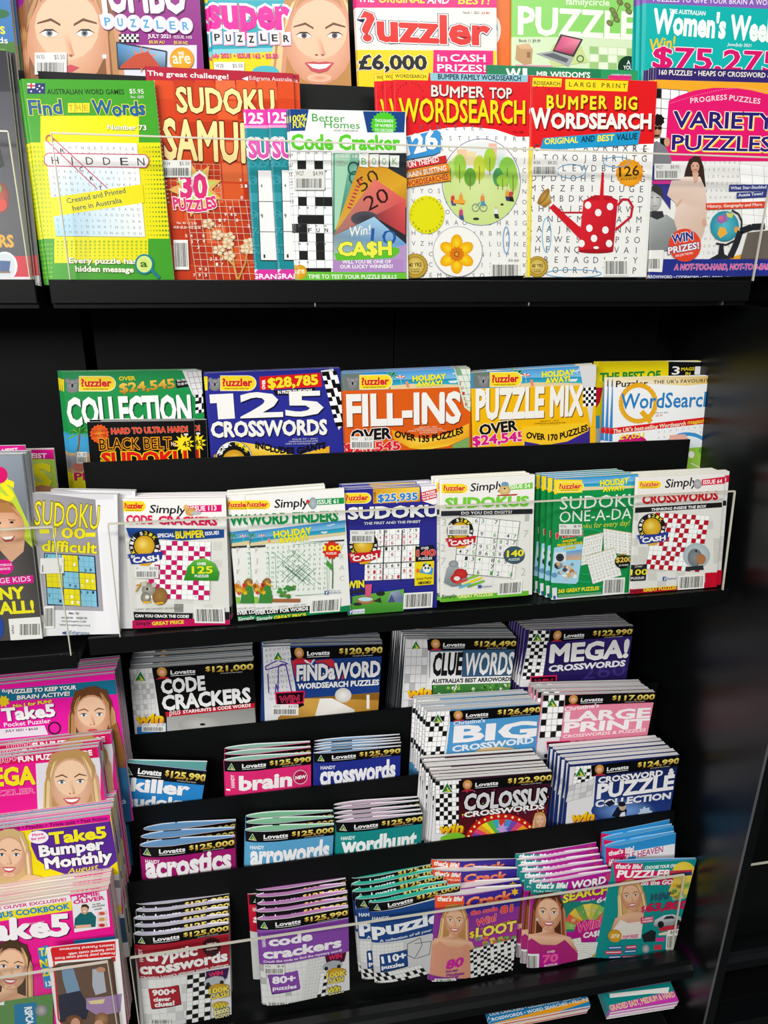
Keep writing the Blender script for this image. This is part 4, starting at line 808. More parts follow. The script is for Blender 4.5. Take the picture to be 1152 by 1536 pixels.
def palm(a, x, y, s, lean=.2):
    a.PL([(x-s*lean, y+s*1.5), (x-s*.05, y+s*.7), (x, y)], s*.14, '7a5a34'); a.k += 1
    for k in range(9):
        t = -math.pi*1.1+k*math.pi*1.2/8; dx, dy = math.cos(t), math.sin(t)
        a.P([(x, y), (x+dx*s*.5-dy*s*.09, y+dy*s*.5-s*.12), (x+dx*s, y+dy*s*.7+s*.22), (x+dx*s*.5+dy*s*.08, y+dy*s*.5+s*.02)], '2e8a34' if k % 2 else '5aa83c', 0)
def parasol(a, x, y, s):
    a.L(x, y, x+s*.2, y+s*1.3, s*.07, 'ddd'); a.k += 1
    for k in range(6):
        t0, t1 = math.pi*1.05+k*.16*math.pi, math.pi*1.05+(k+1)*.16*math.pi
        a.P([(x, y+s*.1), (x+s*math.cos(t0), y+s*.55*math.sin(t0)+s*.1), (x+s*math.cos(t1), y+s*.55*math.sin(t1)+s*.1)], 'd84038' if k % 2 else 'f4ece4', 0)
def banner(a, x, y, w, h, tl=0., words=True):
    """beach holiday strip; x, y is its top left"""
    P = lambda u, v: (x+w*u, y+h*v+tl*w*u)
    a.P([P(0, 0), P(1, 0), P(1, .55), P(0, .55)], ('2f8ccc', '3a98d8', '8ac4e4', '7ab8e0')); a.P([P(0, .5), P(1, .5), P(1, .8), P(0, .8)], ('1c84b4', '2492be', '38b0c4', '38b0c4')); a.P([P(0, .8), P(.3, .72), P(1, .82), P(1, 1), P(0, 1)], 'e2cfa0')
    palm(a, *P(.05, .35), h*.42); parasol(a, *P(.16, .4), h*.24)
    q = P(.22, .6); a.P([(q[0], q[1]), (q[0]+h*.12, q[1]-h*.02), (q[0]+h*.2, q[1]+h*.3), (q[0]+h*.06, q[1]+h*.3)], 'e88a6a')
    q = P(.78, .62); a.P([(q[0]-h*.2, q[1]), (q[0]+h*.3, q[1]-h*.04), (q[0]+h*.2, q[1]+h*.1), (q[0]-h*.1, q[1]+h*.1)], 'dfe6ea'); q = P(.86, .2); a.L(q[0]-h*.3, q[1]+h*.08, q[0]+h*.25, q[1]-h*.05, h*.05, 'e8ecf0'); a.L(q[0]-h*.05, q[1]+h*.15, q[0]+h*.05, q[1]-h*.1, h*.04, 'c8d0d8')
def cash(a, x, y, r, ribbon='c8202c', badge=True, tl=-.1):
    """gold coin in a black ring reading WIN $21K, over an IN CASH ribbon"""
    a.E(x, y, r, r, '1a1a1a', n=28); a.E(x, y, r*.66, r*.66, 'f4d040', 'd09a18'); a.E(x-r*.1, y-r*.1, r*.4, r*.4, 'f8e070', 'e0b030')
    for i, ch in enumerate('WIN $21K WIN $21K'):
        t = math.pi*.95+i*.118*math.pi; c, s_ = math.cos(t), math.sin(t); q = (x+r*.72*c, y+r*.72*s_); d = (-s_*r*.1, c*r*.1)
        if ch != ' ': a.T(ch, q[0]-d[0], q[1]-d[1], q[0]+d[0], q[1]+d[1], r*.22, 'f0dc30' if 4 < i < 9 or i > 12 else 'f4f4f4', b=.05, up=0)
    P = lambda u, v: (x+r*u, y+r*(v+tl*u))
    a.P([P(-1.15, .72), P(-.8, .62), P(-.8, .42), P(-1.15, .5), P(-1.0, .6)], ribbon); a.P([P(-1, .6), P(-.6, .48), P(.3, .52), P(.95, .44), P(1.2, .46), P(1.12, .95), P(.6, 1.12), P(-.3, 1.16), P(-.85, 1.12)], ribbon)
    a.T('IN', *P(-.85, .74), *P(-.62, .74), r*.2, 'f4f4f0', b=.06); a.T('CASH', *P(-.72, 1.07), *P(1.0, 1.02), r*.36, 'fafaf6', b=.09)
    a.P([P(-.3, 1.16), P(.5, 1.12), P(.35, 1.3), P(-.2, 1.3)], 'e0aa28')
def collection(a):
    a.z('M1'); a.R(60, 60, 760, 180, '1f9250'); a.R(60, 160, 760, 400, '1c9048'); koala(a, 140, 135, 36); pill(a, 170, 100, 155, 62, -.0); a.R(78, 112, 104, 165, 'f0d820')
    a.T('OVER', 342, 118, 412, 116, 18, 'f4dc20', b=.06); a.T('$24,545', 346, 172, 586, 150, 42, ('f4cc50', 'b07c1c'), b=.07, o='6a4a10', ow=.02)
    a.P([(585, 118), (662, 105), (664, 140), (590, 150)], '141414'); a.T('IN PRIZES', 594, 124, 654, 116, 10, 'eee', b=.03); a.T('TO BE WON!', 594, 140, 656, 131, 10, 'eee', b=.03)
    a.P([(615, 75), (720, 72), (740, 260), (660, 180)], 'e2e2e4'); a.grid((635, 80), (720, 72), (665, 180), 4, 4, bg=None, fg=None, ln='888'); a.grid((672, 180), (725, 170), (672, 260), 4, 6, pat=['#.#.', '.#.#', '##..', '..#.'], fg='151515', ln=None)
    a.T('COLLECTION', 124, 318, 660, 300, 126, 'eef2f0', b=.06, sd=('0c4a24', 4, 5))
    a.P([(90, 345), (760, 345), (760, 800), (110, 800)], ('3a9ad0', '5ab4dc', '6ac0c0', '3aa0b8')); a.R(90, 430, 400, 700, 'c8a878'); palm(a, 172, 350, 60); a.E(150, 470, 40, 30, '9a9aa0'); a.E(170, 490, 30, 20, 'c87868'); a.P([(120, 520), (300, 500), (300, 800), (130, 800)], 'e8dc20'); a.T('PLUS', 150, 550, 300, 545, 35, 'c81870', b=.08)
mag(collection, 'C', (91, 558), (302, 555), H=.275, t=.0045, bg='1c9048', spine='e8d820', offs=[(-.004, .006, 0), (-.008, .012, 0)], pages='dadad6', stick=('M1', 160, 425, 44, 50, '$7', 'W28'), dy=.028,
    label='green puzzle collection magazine behind the black sudoku booklets', group='green puzzle collection magazines')
def black_belt(a):
    a.z('M1'); a.R(150, 270, 800, 900, '0e0e10'); a.star(257, 348, 42, 36, 16, 'e85a1c'); a.E(257, 348, 32, 32, 'f09030', 'd84818'); a.T('SUDOKU', 226, 342, 288, 340, 12, '8a1a10'); a.T('MASTER', 228, 362, 288, 360, 12, '8a1a10')
    a.T('HARD TO ULTRA HARD!', 308, 350, 640, 340, 27, 'e02c24', b=.08, o='f8d0a0', ow=.025)
    a.T('BLACK BELT', 260, 416, 564, 410, 46, '14100c', b=.0, bb=-.02, o='e89818', ow=.11); a.T('BLACK BELT', 260, 416, 564, 410, 46, '14100c', b=-.02)
    a.star(622, 390, 46, 26, 12, 'f8e020'); a.T('No.', 568, 400, 592, 398, 18, 'f4e8d0', b=.02, o='b85010'); a.T('43', 618, 406, 654, 402, 26, '3a2a10', b=.03)
    a.R(622, 346, 640, 354, 'ddd')
    a.T('SUDOKU', 268, 490, 640, 480, 62, 'e8d020', b=.16, bb=.08); a.T('SUDOKU', 268, 490, 640, 480, 62, 'd81c14', b=.08)
mag(black_belt, 'C', (130, 633), (291, 631), H=.2, t=.004, bg='0e0e10', offs=[(.018, .005, 0), (.018, .0095, 0), (.001, .014, 0)], pages='d6dae0', dy=.004,
    label='black sudoku booklet with red and gold lettering and a yellow starburst, front copy', slab='x', group='black and gold sudoku booklets')
def c125(a):
    a.z('M1'); a.R(690, 60, 1500, 900, '2b2f92'); a.R(700, 80, 1152, 165, '2b2f92'); koala(a, 755, 130, 32); pill(a, 780, 98, 152, 62); a.R(708, 100, 724, 160, 'e8d820')
    a.z('M2'); a.z('P'); a.P([(389, 565), (481, 559), (483, 580), (390, 585)], 'd81c20'); a.T('OVER', 398, 584, 398, 570, 5, 'fff', b=.05); a.T('$28,785', 402, 583, 478, 577, 16, 'f4dc30', b=.08, o='7a1010', ow=.02); a.P([(410, 586), (472, 581), (472, 591), (414, 593)], '141414'); a.T('IN PRIZES TO BE WON!', 417, 591, 468, 588, 5, 'fff', b=.03)
    a.P([(481, 556), (500, 553), (512, 640), (508, 645)], 'e8e8e8'); a.grid((482, 558), (504, 556), (504, 640), 4, 13, pat=['##.#', '.#..', '#.#.', '..##'], fg='111', ln=None)
    a.z('M1'); a.P([(732, 178), (834, 173), (842, 281), (770, 285), (764, 214), (735, 216)], 'f2f2ee'); a.T('25', 866, 281, 1236, 268, 110, 'f2f2ee', b=.12, sd=('14143a', 4, 5)); a.T('CROSSWORDS', 740, 365, 1240, 352, 70, 'f0f0ea', b=.055, sd=('14143a', 3, 4))
    for i, s in enumerate(('ISSUE 97 • 2021', 'COMPETITION CLOSING DATES', 'OPEN TO AUSTRALIA ONLY')): a.T(s, 1090-15*i, 374+10*i, 1200, 371+10*i, 6, 'ccd')
    a.P([(750, 440), (850, 380), (980, 400), (1110, 440), (1250, 400), (1250, 470), (760, 490)], ('d88c18', 'f4c030', 'f8e060', 'f0d040', 'e8a020', 'f0c030', 'd08018')); a.E(838, 455, 80, 78, '161616', n=30); a.E(838, 460, 48, 44, 'f0c840', 'c89020'); a.O(838, 455, 76, 74, 3, 'eee', n=30)
    for i, ch in enumerate('$21K WIN!'): t = -math.pi*.88+i*.088*math.pi; a.T(ch, 838+58*math.cos(t)-8, 455+58*math.sin(t)-8*math.tan(t+math.pi/2)*.4, 838+58*math.cos(t)+9, 455+58*math.sin(t)+8*math.tan(t+math.pi/2)*.4, 17, 'f0dc30' if i > 3 else 'f4f4f4', b=.05)
    a.T('INCLUDES GIANTS', 930, 410, 1232, 412, 30, '1a1410', b=.06, wav=(0, -.1, -.25, -.4, -.5, -.55, -.6, -.6, -.6, -.55, -.5, -.35, -.2, -.1, 0))
mag(c125, 'C', (305, 560), (510, 552), H=.275, t=.005, bg='2b2f92', n=2, pages='dfe0de', dy=.014, stick=None,
    label='dark blue magazine with huge white 125 over CROSSWORDS, front copy', group='dark blue 125 crossword magazines')
def fill_ins(a):
    a.z('M2'); a.R(225, 70, 900, 178, '2a8cc4'); banner(a, 450, 78, 400, 98, -.02); koala(a, 284, 140, 34); a.P([(236, 100), (330, 96), (330, 180), (236, 185)], '6a7a70', up=0); koala(a, 284, 140, 34); pill(a, 318, 106, 155, 66, -.02)
    a.T('HOLIDAY', 572, 136, 730, 124, 28, 'f4ec24', b=.09, o='3a8a30', ow=.02); a.T('AWAY!', 590, 164, 718, 156, 28, 'f4ec24', b=.09, o='3a8a30', ow=.02)
    a.P([(228, 180), (860, 160), (870, 480), (228, 500)], 'd95c18'); a.P([(770, 72), (850, 68), (848, 280), (820, 260)], 'cfe4cc'); a.grid((775, 75), (850, 72), (835, 260), 3, 6, bg='dfe8da', fg='7aa884', ln='8aa890', dens=.25)
    for i, ch in enumerate('JUICE'): a.T(ch, 796+7*i, 148+26*i, 808+7*i, 147+26*i, 15, 'c8302c', b=.03)
    a.T('FILL-INS', 256, 354, 796, 336, 158, 'eeeeea', b=.05, sd=('7a3010', 4, 5))
    for i, s in enumerate(('ISSUE 97 • 2021', 'COMPETITION CLOSING DATES VARY', 'OPEN TO RESIDENTS ONLY', 'SEE RULES INSIDE')): a.T(s, 605-28*(i % 3), 358+9*i, 690+22*(i % 3), 354+9*i, 6, 'f4d8c0')
    a.T('OVER', 276, 424, 466, 410, 56, 'f0ece4', b=.17, bb=.09, sh=.05); a.T('OVER', 276, 424, 466, 410, 56, '181418', b=.09, sh=.05)
    a.T('$24,545', 244, 478, 514, 462, 44, 'f8f0f0', b=.15, bb=.08); a.T('$24,545', 244, 478, 514, 462, 44, 'd8202c', b=.08)
    a.P([(470, 365), (560, 400), (640, 410), (740, 385), (842, 335), (842, 400), (740, 445), (640, 462), (560, 455), (478, 410)], ('e89c20', 'f4c030', 'f8dc50', 'f4cc38', 'f0b428', 'e8a020', 'f4c838', 'f8d848', 'f0b828', 'e89c20'))
    a.T('OVER 135 PUZZLES', 486, 418, 814, 396, 34, '1c1410', b=.06, wav=(.25, .1, -.05, -.18, -.28, -.36, -.4, -.42, -.4, -.36, -.3, -.2, -.1, 0, .12, .25)); a.P([(760, 440), (842, 400), (842, 500), (770, 500)], '7aa860')
mag(fill_ins, 'C', (513, 560), (705, 552), H=.275, t=.0045, bg='d95c18', spine='2a6c84', n=4, pages='9ab0b4', cols=['7aa0a8', '4a8a9a', '5a9460', '8a9a80'], dy=.0, stick=('M2', 272, 398, 112, 60, '$7.50', 'W29'),
    label='orange FILL-INS puzzle magazine with a beach strip, front copy', group='orange fill-in puzzle magazines')
def puzzle_mix(a):
    a.z('M3'); a.z('M2'); a.R(848, 70, 1500, 170, '2a8cc4'); a.P([(862, 92), (950, 90), (950, 162), (862, 165)], '6a7a70'); koala(a, 912, 130, 34); a.z('P'); banner(a, 770, 551, 112, 32, -.02); pill(a, 735, 559, 47, 21, -.02)
    a.z('M3'); a.T('HOLIDAY', 100, 144, 250, 132, 28, 'f4ec24', b=.09, o='3a8a30', ow=.02); a.T('AWAY!', 116, 174, 234, 162, 28, 'f4ec24', b=.09, o='3a8a30', ow=.02)
    a.z('P'); a.P([(700, 583), (900, 577), (900, 680), (700, 690)], 'f0b810'); a.P([(868, 548), (896, 545), (886, 640), (878, 600)], 'd8d8d8'); a.grid((874, 582), (894, 580), (874, 610), 5, 6, pat=['#.#.#', '.#.#.'], fg='151515', ln=None)
    a.T('PUZZLE MIX', 713, 631, 872, 624, 48, 'f0eee6', b=.055, sd=('7a5810', 1.2, 1.5))
    for i, s in enumerate(('ISSUE 91 • 2021', 'COMPETITION CLOSING DATES VARY', 'SEE RULES INSIDE')): a.T(s, 810-9*(i == 1), 633+3.4*i, 838+10*(i == 1), 631.5+3.4*i, 2.2, '5a4010')
    a.T('OVER', 719, 654, 775, 646, 17, 'f8f0d0', b=.16, bb=.09); a.T('OVER', 719, 654, 775, 646, 17, '181410', b=.09); a.T('$24,545', 708, 669, 787, 661, 15, 'f8f0f0', b=.15, bb=.08); a.T('$24,545', 708, 669, 787, 661, 15, 'd81c88', b=.08)
    a.P([(782, 640), (880, 634), (884, 690), (782, 690)], 'f4c828'); a.P([(786, 662), (820, 668), (850, 660), (884, 640), (884, 700), (786, 700)], '3a2a88'); a.P([(780, 648), (810, 655), (850, 650), (880, 632), (882, 646), (850, 662), (815, 668), (784, 660)], 'f6c62c'); a.T('OVER 170 PUZZLES', 789, 661, 881, 650, 10, '1c1410', b=.06, wav=(.2, .05, -.05, -.15, -.25, -.3, -.35, -.36, -.35, -.3, -.2, -.1, 0, .1, .2, .3))
mag(puzzle_mix, 'C', (706, 559), (894, 547), H=.275, t=.0045, bg='f0b810', spine='6a7a20', n=3, pages='8a9470', cols=['7a8a58', '909878'], dy=-.004, label='amber PUZZLE MIX magazine with white title and beach strip, front copy', group='amber puzzle mix magazines')
def best_of(a):
    a.z('M3'); a.R(330, 50, 1000, 700, 'f0dc14'); a.T('THE BEST OF', 370, 162, 652, 150, 40, '1a8a34', b=.07); a.P([(690, 68), (852, 70), (850, 200), (688, 200)], '121212'); a.PL('690,68 852,70 850,200 688,200', 4, 'eee'); a.T('3', 704, 130, 742, 130, 38, 'f4f4f4', b=.06); a.T('1', 810, 130, 836, 130, 38, 'f4f4f4', b=.06); a.T('MAGS', 748, 112, 808, 110, 15, 'f4dc20', b=.06); a.T('IN', 768, 132, 790, 132, 14, 'f4dc20', b=.06)
    a.P([(350, 190), (385, 190), (370, 260), (350, 290)], 'c81c34'); a.R(330, 320, 370, 380, '3aa0d8'); a.R(330, 380, 380, 600, 'bfc2c4')
mag(best_of, 'C', (895, 543), (1073, 541), H=.275, t=.006, bg='f0dc14', n=1, pages='c8c8a8', dy=.03, label='bright yellow THE BEST OF puzzle magazine behind the white word search', slab='second yellow best-of puzzle magazine behind the first', group='yellow best-of puzzle magazines')
def uk_ws(a):
    a.z('M3'); a.R(380, 100, 960, 900, 'f1f3f4'); a.P([(426, 145), (930, 135), (930, 165), (760, 180), (560, 172), (426, 190)], ('f0e0b0', 'd8b040', 'e8c040', 'e8cc70', 'f2ead0', 'f4f0e0')); a.R(400, 140, 428, 440, '3a86c8')
    a.T('Puzzler', 440, 188, 584, 184, 30, '241c1c', b=.045); a.T("THE UK's FAVOURITE!", 614, 172, 888, 164, 16, '3a3018', b=.03, sp=.06)
    a.O(545, 262, 80, 84, 22, 'e8ac20', n=30); a.L(560, 300, 605, 350, 24, 'e8ac20')
    a.T('WordSearch', 462, 290, 880, 278, 72, '2b7fc0', b=.025); a.T('No.312 2021', 626, 310, 684, 308, 7, '777'); a.T('£3.10', 626, 324, 656, 322, 9, 'd04040')
    a.P([(362, 385), (890, 322), (890, 352), (362, 412)], 'd82020'); a.T("The UK's best-selling Wordsearch", 428, 402, 764, 364, 19, 'f4ecd8', b=.03, sh=.15); a.T('magazine!', 772, 360, 878, 348, 19, 'f4dc40', b=.03, sh=.15)
    a.letters(RL(8, 9, 4), (640, 400), (860, 372), (640, 480), 9, 'b4bcc4'); a.E(520, 450, 70, 42, 'd8207c', 'c01870'); a.T('£9,031', 460, 432, 580, 420, 24, 'f4d820', b=.06)
    a.E(772, 500, 118, 104, '3a94d4', n=30); a.E(772, 505, 106, 92, 'e6f0f4', n=30); a.P([(780, 470), (870, 460), (880, 520), (870, 620), (740, 620), (760, 520)], '98cc4a'); a.E(848, 482, 26, 18, '6aaa3c'); a.E(790, 500, 14, 16, 'f4f4f0'); a.P([(690, 410), (760, 405), (780, 430), (690, 434)], 'e8b0a0'); a.PL('790,540 830,560 810,600', 4, 'e8ece0')
mag(uk_ws, 'C', (918, 567), (1078, 563), H=.24, t=.003, bg='f1f3f4', spine='3a86c8', offs=[(-.006, .004, 0), (-.012, .008, 0)], pages='e8e8e4', dy=.012, bend=lambda u, v: -.004*v*v-.003*u*u,
    label='white word search magazine with a large yellow Q and red strap line, front copy', group='white and blue word search magazines')

# ---- middle shelf, front row
def simply(a, z, x0, x1, y, pillbox, sx, issue, ic, tl=0.):
    pass
def s_code(a):
    a.z('M4'); a.R(590, 270, 1160, 440, 'efefec'); a.R(600, 430, 1160, 950, 'e6e5e0'); a.k += 1
    rnd = random.Random(2)
    for i in range(30): x, y = 620+rnd.randint(0, 10)*48, 500+rnd.randint(0, 8)*44; a.R(x, y, x+46, y+42, 'dbdad4', 0)
    pill(a, 608, 300, 112, 52, .0); a.T('Simply', 738, 358, 912, 362, 40, '1c1c1e', b=.02, sh=.12, sp=-.02); a.P([(930, 322), (1094, 316), (1094, 350), (946, 354)], 'd8186c'); a.T('ISSUE 113', 940, 349, 1070, 344, 24, 'f6f0f2', b=.04)
    a.E(942, 352, 26, 20, 'e0b060', 'c89040'); a.E(918, 330, 12, 13, 'e0b060'); a.E(968, 358, 26, 10, 'b8b8b8')
    a.T('CODE', 624, 412, 752, 414, 44, 'd81c50', b=.09, sd=('f4c8d0', 2, 2)); a.T('CRACKERS', 782, 416, 1072, 420, 44, 'd81c50', b=.09, sd=('f4c8d0', 2, 2))
    a.P([(622, 432), (1106, 438), (1106, 478), (900, 494), (640, 480)], '1f4a94'); a.T('SPECIAL', 778, 480, 862, 476, 20, 'f4f4f8', b=.05); a.T('BUMPER', 868, 486, 1008, 478, 38, 'f4e020', b=.05, o='1c2a50', ow=.03); a.T('ISSUE!', 1014, 468, 1082, 462, 18, 'f4f4f8', b=.05)
    a.grid((740, 492), (1042, 500), (732, 780), 11, 12, fg='d0186a', ln='999', dens=.5, seed=12, lw=.02)
    rnd = random.Random(3)
    for i in range(26): a.T(rnd.choice('AENORYLXI'), 790+rnd.randint(0, 9)*26, 540+rnd.randint(0, 9)*24, 800+0, 540, 0.01, '334') if 0 else None
    a.letters(['A Y N  A L', ' N O A  E ', 'R  Y Y T  ', ' A  N  Y R', 'N P A N   ', '  N Y  N  '], (792, 528), (1024, 534), (786, 770), 9, '334a5a')
    cash(a, 714, 520, 76, '2a3c94', tl=-.08)
    a.P([(908, 690), (925, 625), (960, 590), (1010, 578), (1060, 605), (1082, 650), (1076, 690)], ('2e8a24', '3c9a2c', '62b840', '7acc50', '62b840', '3c9a2c', '2e8a24')); a.T('OVER', 974, 614, 1018, 614, 14, 'fff', b=.05); a.T('125', 948, 656, 1040, 654, 36, 'f4ec28', b=.06); a.T('PUZZLES', 962, 674, 1030, 673, 13, 'fff', b=.04)
    # cartoon koala with a camera, and its grey friend
    a.E(790, 768, 38, 44, 'a87c48', '8a6030'); a.E(735, 735, 34, 30, 'b8b4a8', '8c887c'); a.E(720, 775, 24, 28, 'a8a498', '7c786c'); a.L(672, 745, 700, 700, 8, 'c89848'); a.L(672, 715, 730, 700, 7, 'c89848'); a.E(712, 708, 14, 12, 'c8c4b8'); a.E(762, 712, 12, 12, 'c8c4b8'); a.E(728, 772, 10, 10, 'e8e4d8'); a.L(705, 798, 745, 798, 9, 'e8b020'); a.L(770, 804, 808, 800, 9, 'e8b020'); a.E(728, 732, 5, 7, '222')
    a.P([(660, 845), (950, 852), (948, 890), (665, 888)], '1c1c1e'); a.T('CAN YOU CRACK THE CODE?', 668, 872, 934, 874, 15, 'f4f4f4', b=.06); a.P([(655, 888), (1140, 872), (1150, 940), (655, 945)], 'c8145c'); a.P([(1110, 843), (1140, 842), (1142, 880), (1110, 882)], '1c1c1e')
    a.T('Simply', 672, 912, 742, 908, 18, '1c1c1e', b=.03, sh=.12); a.T('GREAT PRICE', 752, 912, 908, 902, 18, 'f0dc20', b=.06); a.bars(958, 822, 1108, 898, dx=4); a.T('SEE RULES INSIDE', 668, 836, 900, 828, 7, '999')
mag(s_code, 'D', (184, 748), (339, 745), (201, 942), t=.005, bg='e9e8e4', spine='d8186c', n=3, pages='e4b8cc', cols=['e8b4d4', 'd8a4c4', 'ece4e8'], shift=.001, step=.008, bend=lambda u, v: -.002*v*v-.003*u*u, stick=('M4', 668, 618, 116, 60, '$5.95', 'W27'),
    label='white code puzzle magazine with magenta crossword grid and green 125 badge, front copy', group='pink-edged code puzzle magazines')
def s_word(a):
    a.z('M5'); a.R(100, 100, 640, 800, 'efefec'); pill(a, 126, 166, 122, 44); a.T('Simply', 268, 204, 432, 196, 42, '1c1c1e', b=.02, sh=.12, sp=-.02); a.P([(468, 160), (612, 152), (612, 182), (480, 190)], '1e9248'); a.T('ISSUE 61', 480, 186, 588, 180, 22, 'eef6f0', b=.04)
    a.E(458, 180, 20, 30, 'b0bcc4', '90a0a8'); a.E(434, 172, 9, 10, 'c83830'); a.L(434, 180, 446, 200, 4, '3a8a40')
    a.T('WORD FINDERS', 140, 290, 586, 270, 56, '149048', b=.08, sd=('b8e0c0', 2, 2))
    banner(a, 128, 322, 490, 72, -.12); a.T('HOLIDAY', 266, 352, 450, 330, 34, 'f4ec24', b=.09, o='4a8a20', ow=.02); a.T('AWAY!', 290, 384, 436, 362, 34, 'f4ec24', b=.09, o='4a8a20', ow=.02); a.R(0, 0, 1, 1, 'fff'); a.P([(128, 392), (612, 358), (612, 366), (130, 402)], '3a3a3a')
    a.letters(RL(21, 5, 4), (180, 420), (600, 400), (180, 580), 26, 'd8d8d4'); a.P([(225, 380), (540, 368), (535, 632), (222, 630)], 'eaf0e8')
    a.letters(['THELVBELAZOU', 'TNTADNCSFLAT', 'HMUEHAERGNIM', 'AASDLNESTPET', 'IGDITEASONSR', 'LNGTSHUTEHPO', 'UOLSUCCIIBEY', 'NHAHOLUREOOS', 'OUNTAIITOYNE', 'SEALEMYPDRND'], (236, 408), (520, 386), (232, 625), 13, '555')
    a.k += 1; rnd = random.Random(6)
    for i in range(15): x, y = rnd.randint(270, 400), rnd.randint(400, 520); l = rnd.randint(60, 120); a.L(x, y, x+l, y+l*.8, 2.5, '6a9a80', 0); a.L(x+l*.8, y, x+10, y+l*.7, 2.5, '6a9a80', 0)
    a.PL('222,420 240,424 244,560 224,566', 2.5, '5a9a80'); a.PL('255,425 272,425 278,600 258,604', 2.5, '5a9a80'); a.PL('372,636 530,624 526,420', 2.5, '5a9a80'); a.PL('360,384 510,372', 2.5, '5a9a80')
    a.star(550, 410, 48, 38, 12, 'd42c1c'); a.E(550, 408, 36, 34, 'e84820', 'd83018'); a.T('100', 512, 414, 588, 412, 26, 'f8ec28', b=.09); a.T('PUZZLES', 524, 432, 574, 431, 10, 'fff', b=.03)
    a.PL('552,446 556,520 554,600', 5, '3a7a34'); a.P([(552, 512), (520, 480), (530, 460), (556, 490)], '4a9a3c')
    a.P([(210, 560), (240, 552), (250, 590), (262, 660), (255, 672), (190, 672), (200, 600)], '3f8a3c'); a.E(232, 566, 20, 18, 'b88850', '8a6030'); a.P([(225, 565), (260, 585), (262, 592), (228, 580)], 'e0b030'); a.P([(262, 650), (395, 650), (395, 668), (262, 668)], 'a86840')
    a.k += 1; rnd = random.Random(9)
    for i in range(16): a.star(156+rnd.randint(0, 60), 580+rnd.randint(0, 42), 14, 7, 6, rnd.choice(['e88a18', 'd83c20', 'f0c020']), 0)
    for i in range(24): x, y = 290+rnd.randint(0, 78), 590+rnd.randint(0, 52); a.E(x, y, 11, 8, rnd.choice(['4a9a48', '3a8840']), n=6); a.E(x, y-4, 4, 4, 'd83020', n=5) if i % 3 == 0 else None
    a.P([(140, 640), (185, 640), (186, 672), (142, 674)], '8ccc40'); a.L(162, 640, 162, 674, 5, '2e8a30')
    a.R(515, 610, 534, 628, '3a5aa0'); a.T('f', 520, 626, 530, 626, 13, 'fff', b=.05); a.T('Find us on', 538, 613, 590, 612, 7, '88a'); a.T('Facebook', 538, 624, 594, 622, 8, '5a78b8')
    a.P([(145, 714), (440, 684), (440, 714), (148, 738)], '1a1a1a'); a.T('NEVER LOST FOR WORDS', 154, 730, 434, 706, 19, 'f4f4f4', b=.06); a.P([(146, 738), (440, 712), (640, 680), (640, 800), (146, 800)], '15824a'); a.bars(446, 654, 594, 720, dx=-4, sl=-10)
    a.T('Simply', 180, 758, 258, 748, 18, 'eaf4ee', b=.03, sh=.12); a.T('GREAT PRICE', 266, 752, 424, 738, 19, 'f0e020', b=.06); a.T('ISSUE 61 • 2021 • $5.95', 160, 702, 420, 680, 7, 'aaa')
mag(s_word, 'D', (368, 743), (516, 732), (375, 931), t=.005, bg='efefec', spine='1e9248', pages='efecc4', cols=['ece9b8', 'f2f0c8'], offs=[(-.027, .007, -.001), (-.027, .0135, .001), (-.026, .020, 0), (-.0265, .027, 0)], dy=-.004,
    label='white and green word finder magazine with potted flowers and crossed lines, front copy', group='yellow-edged word finder magazines')
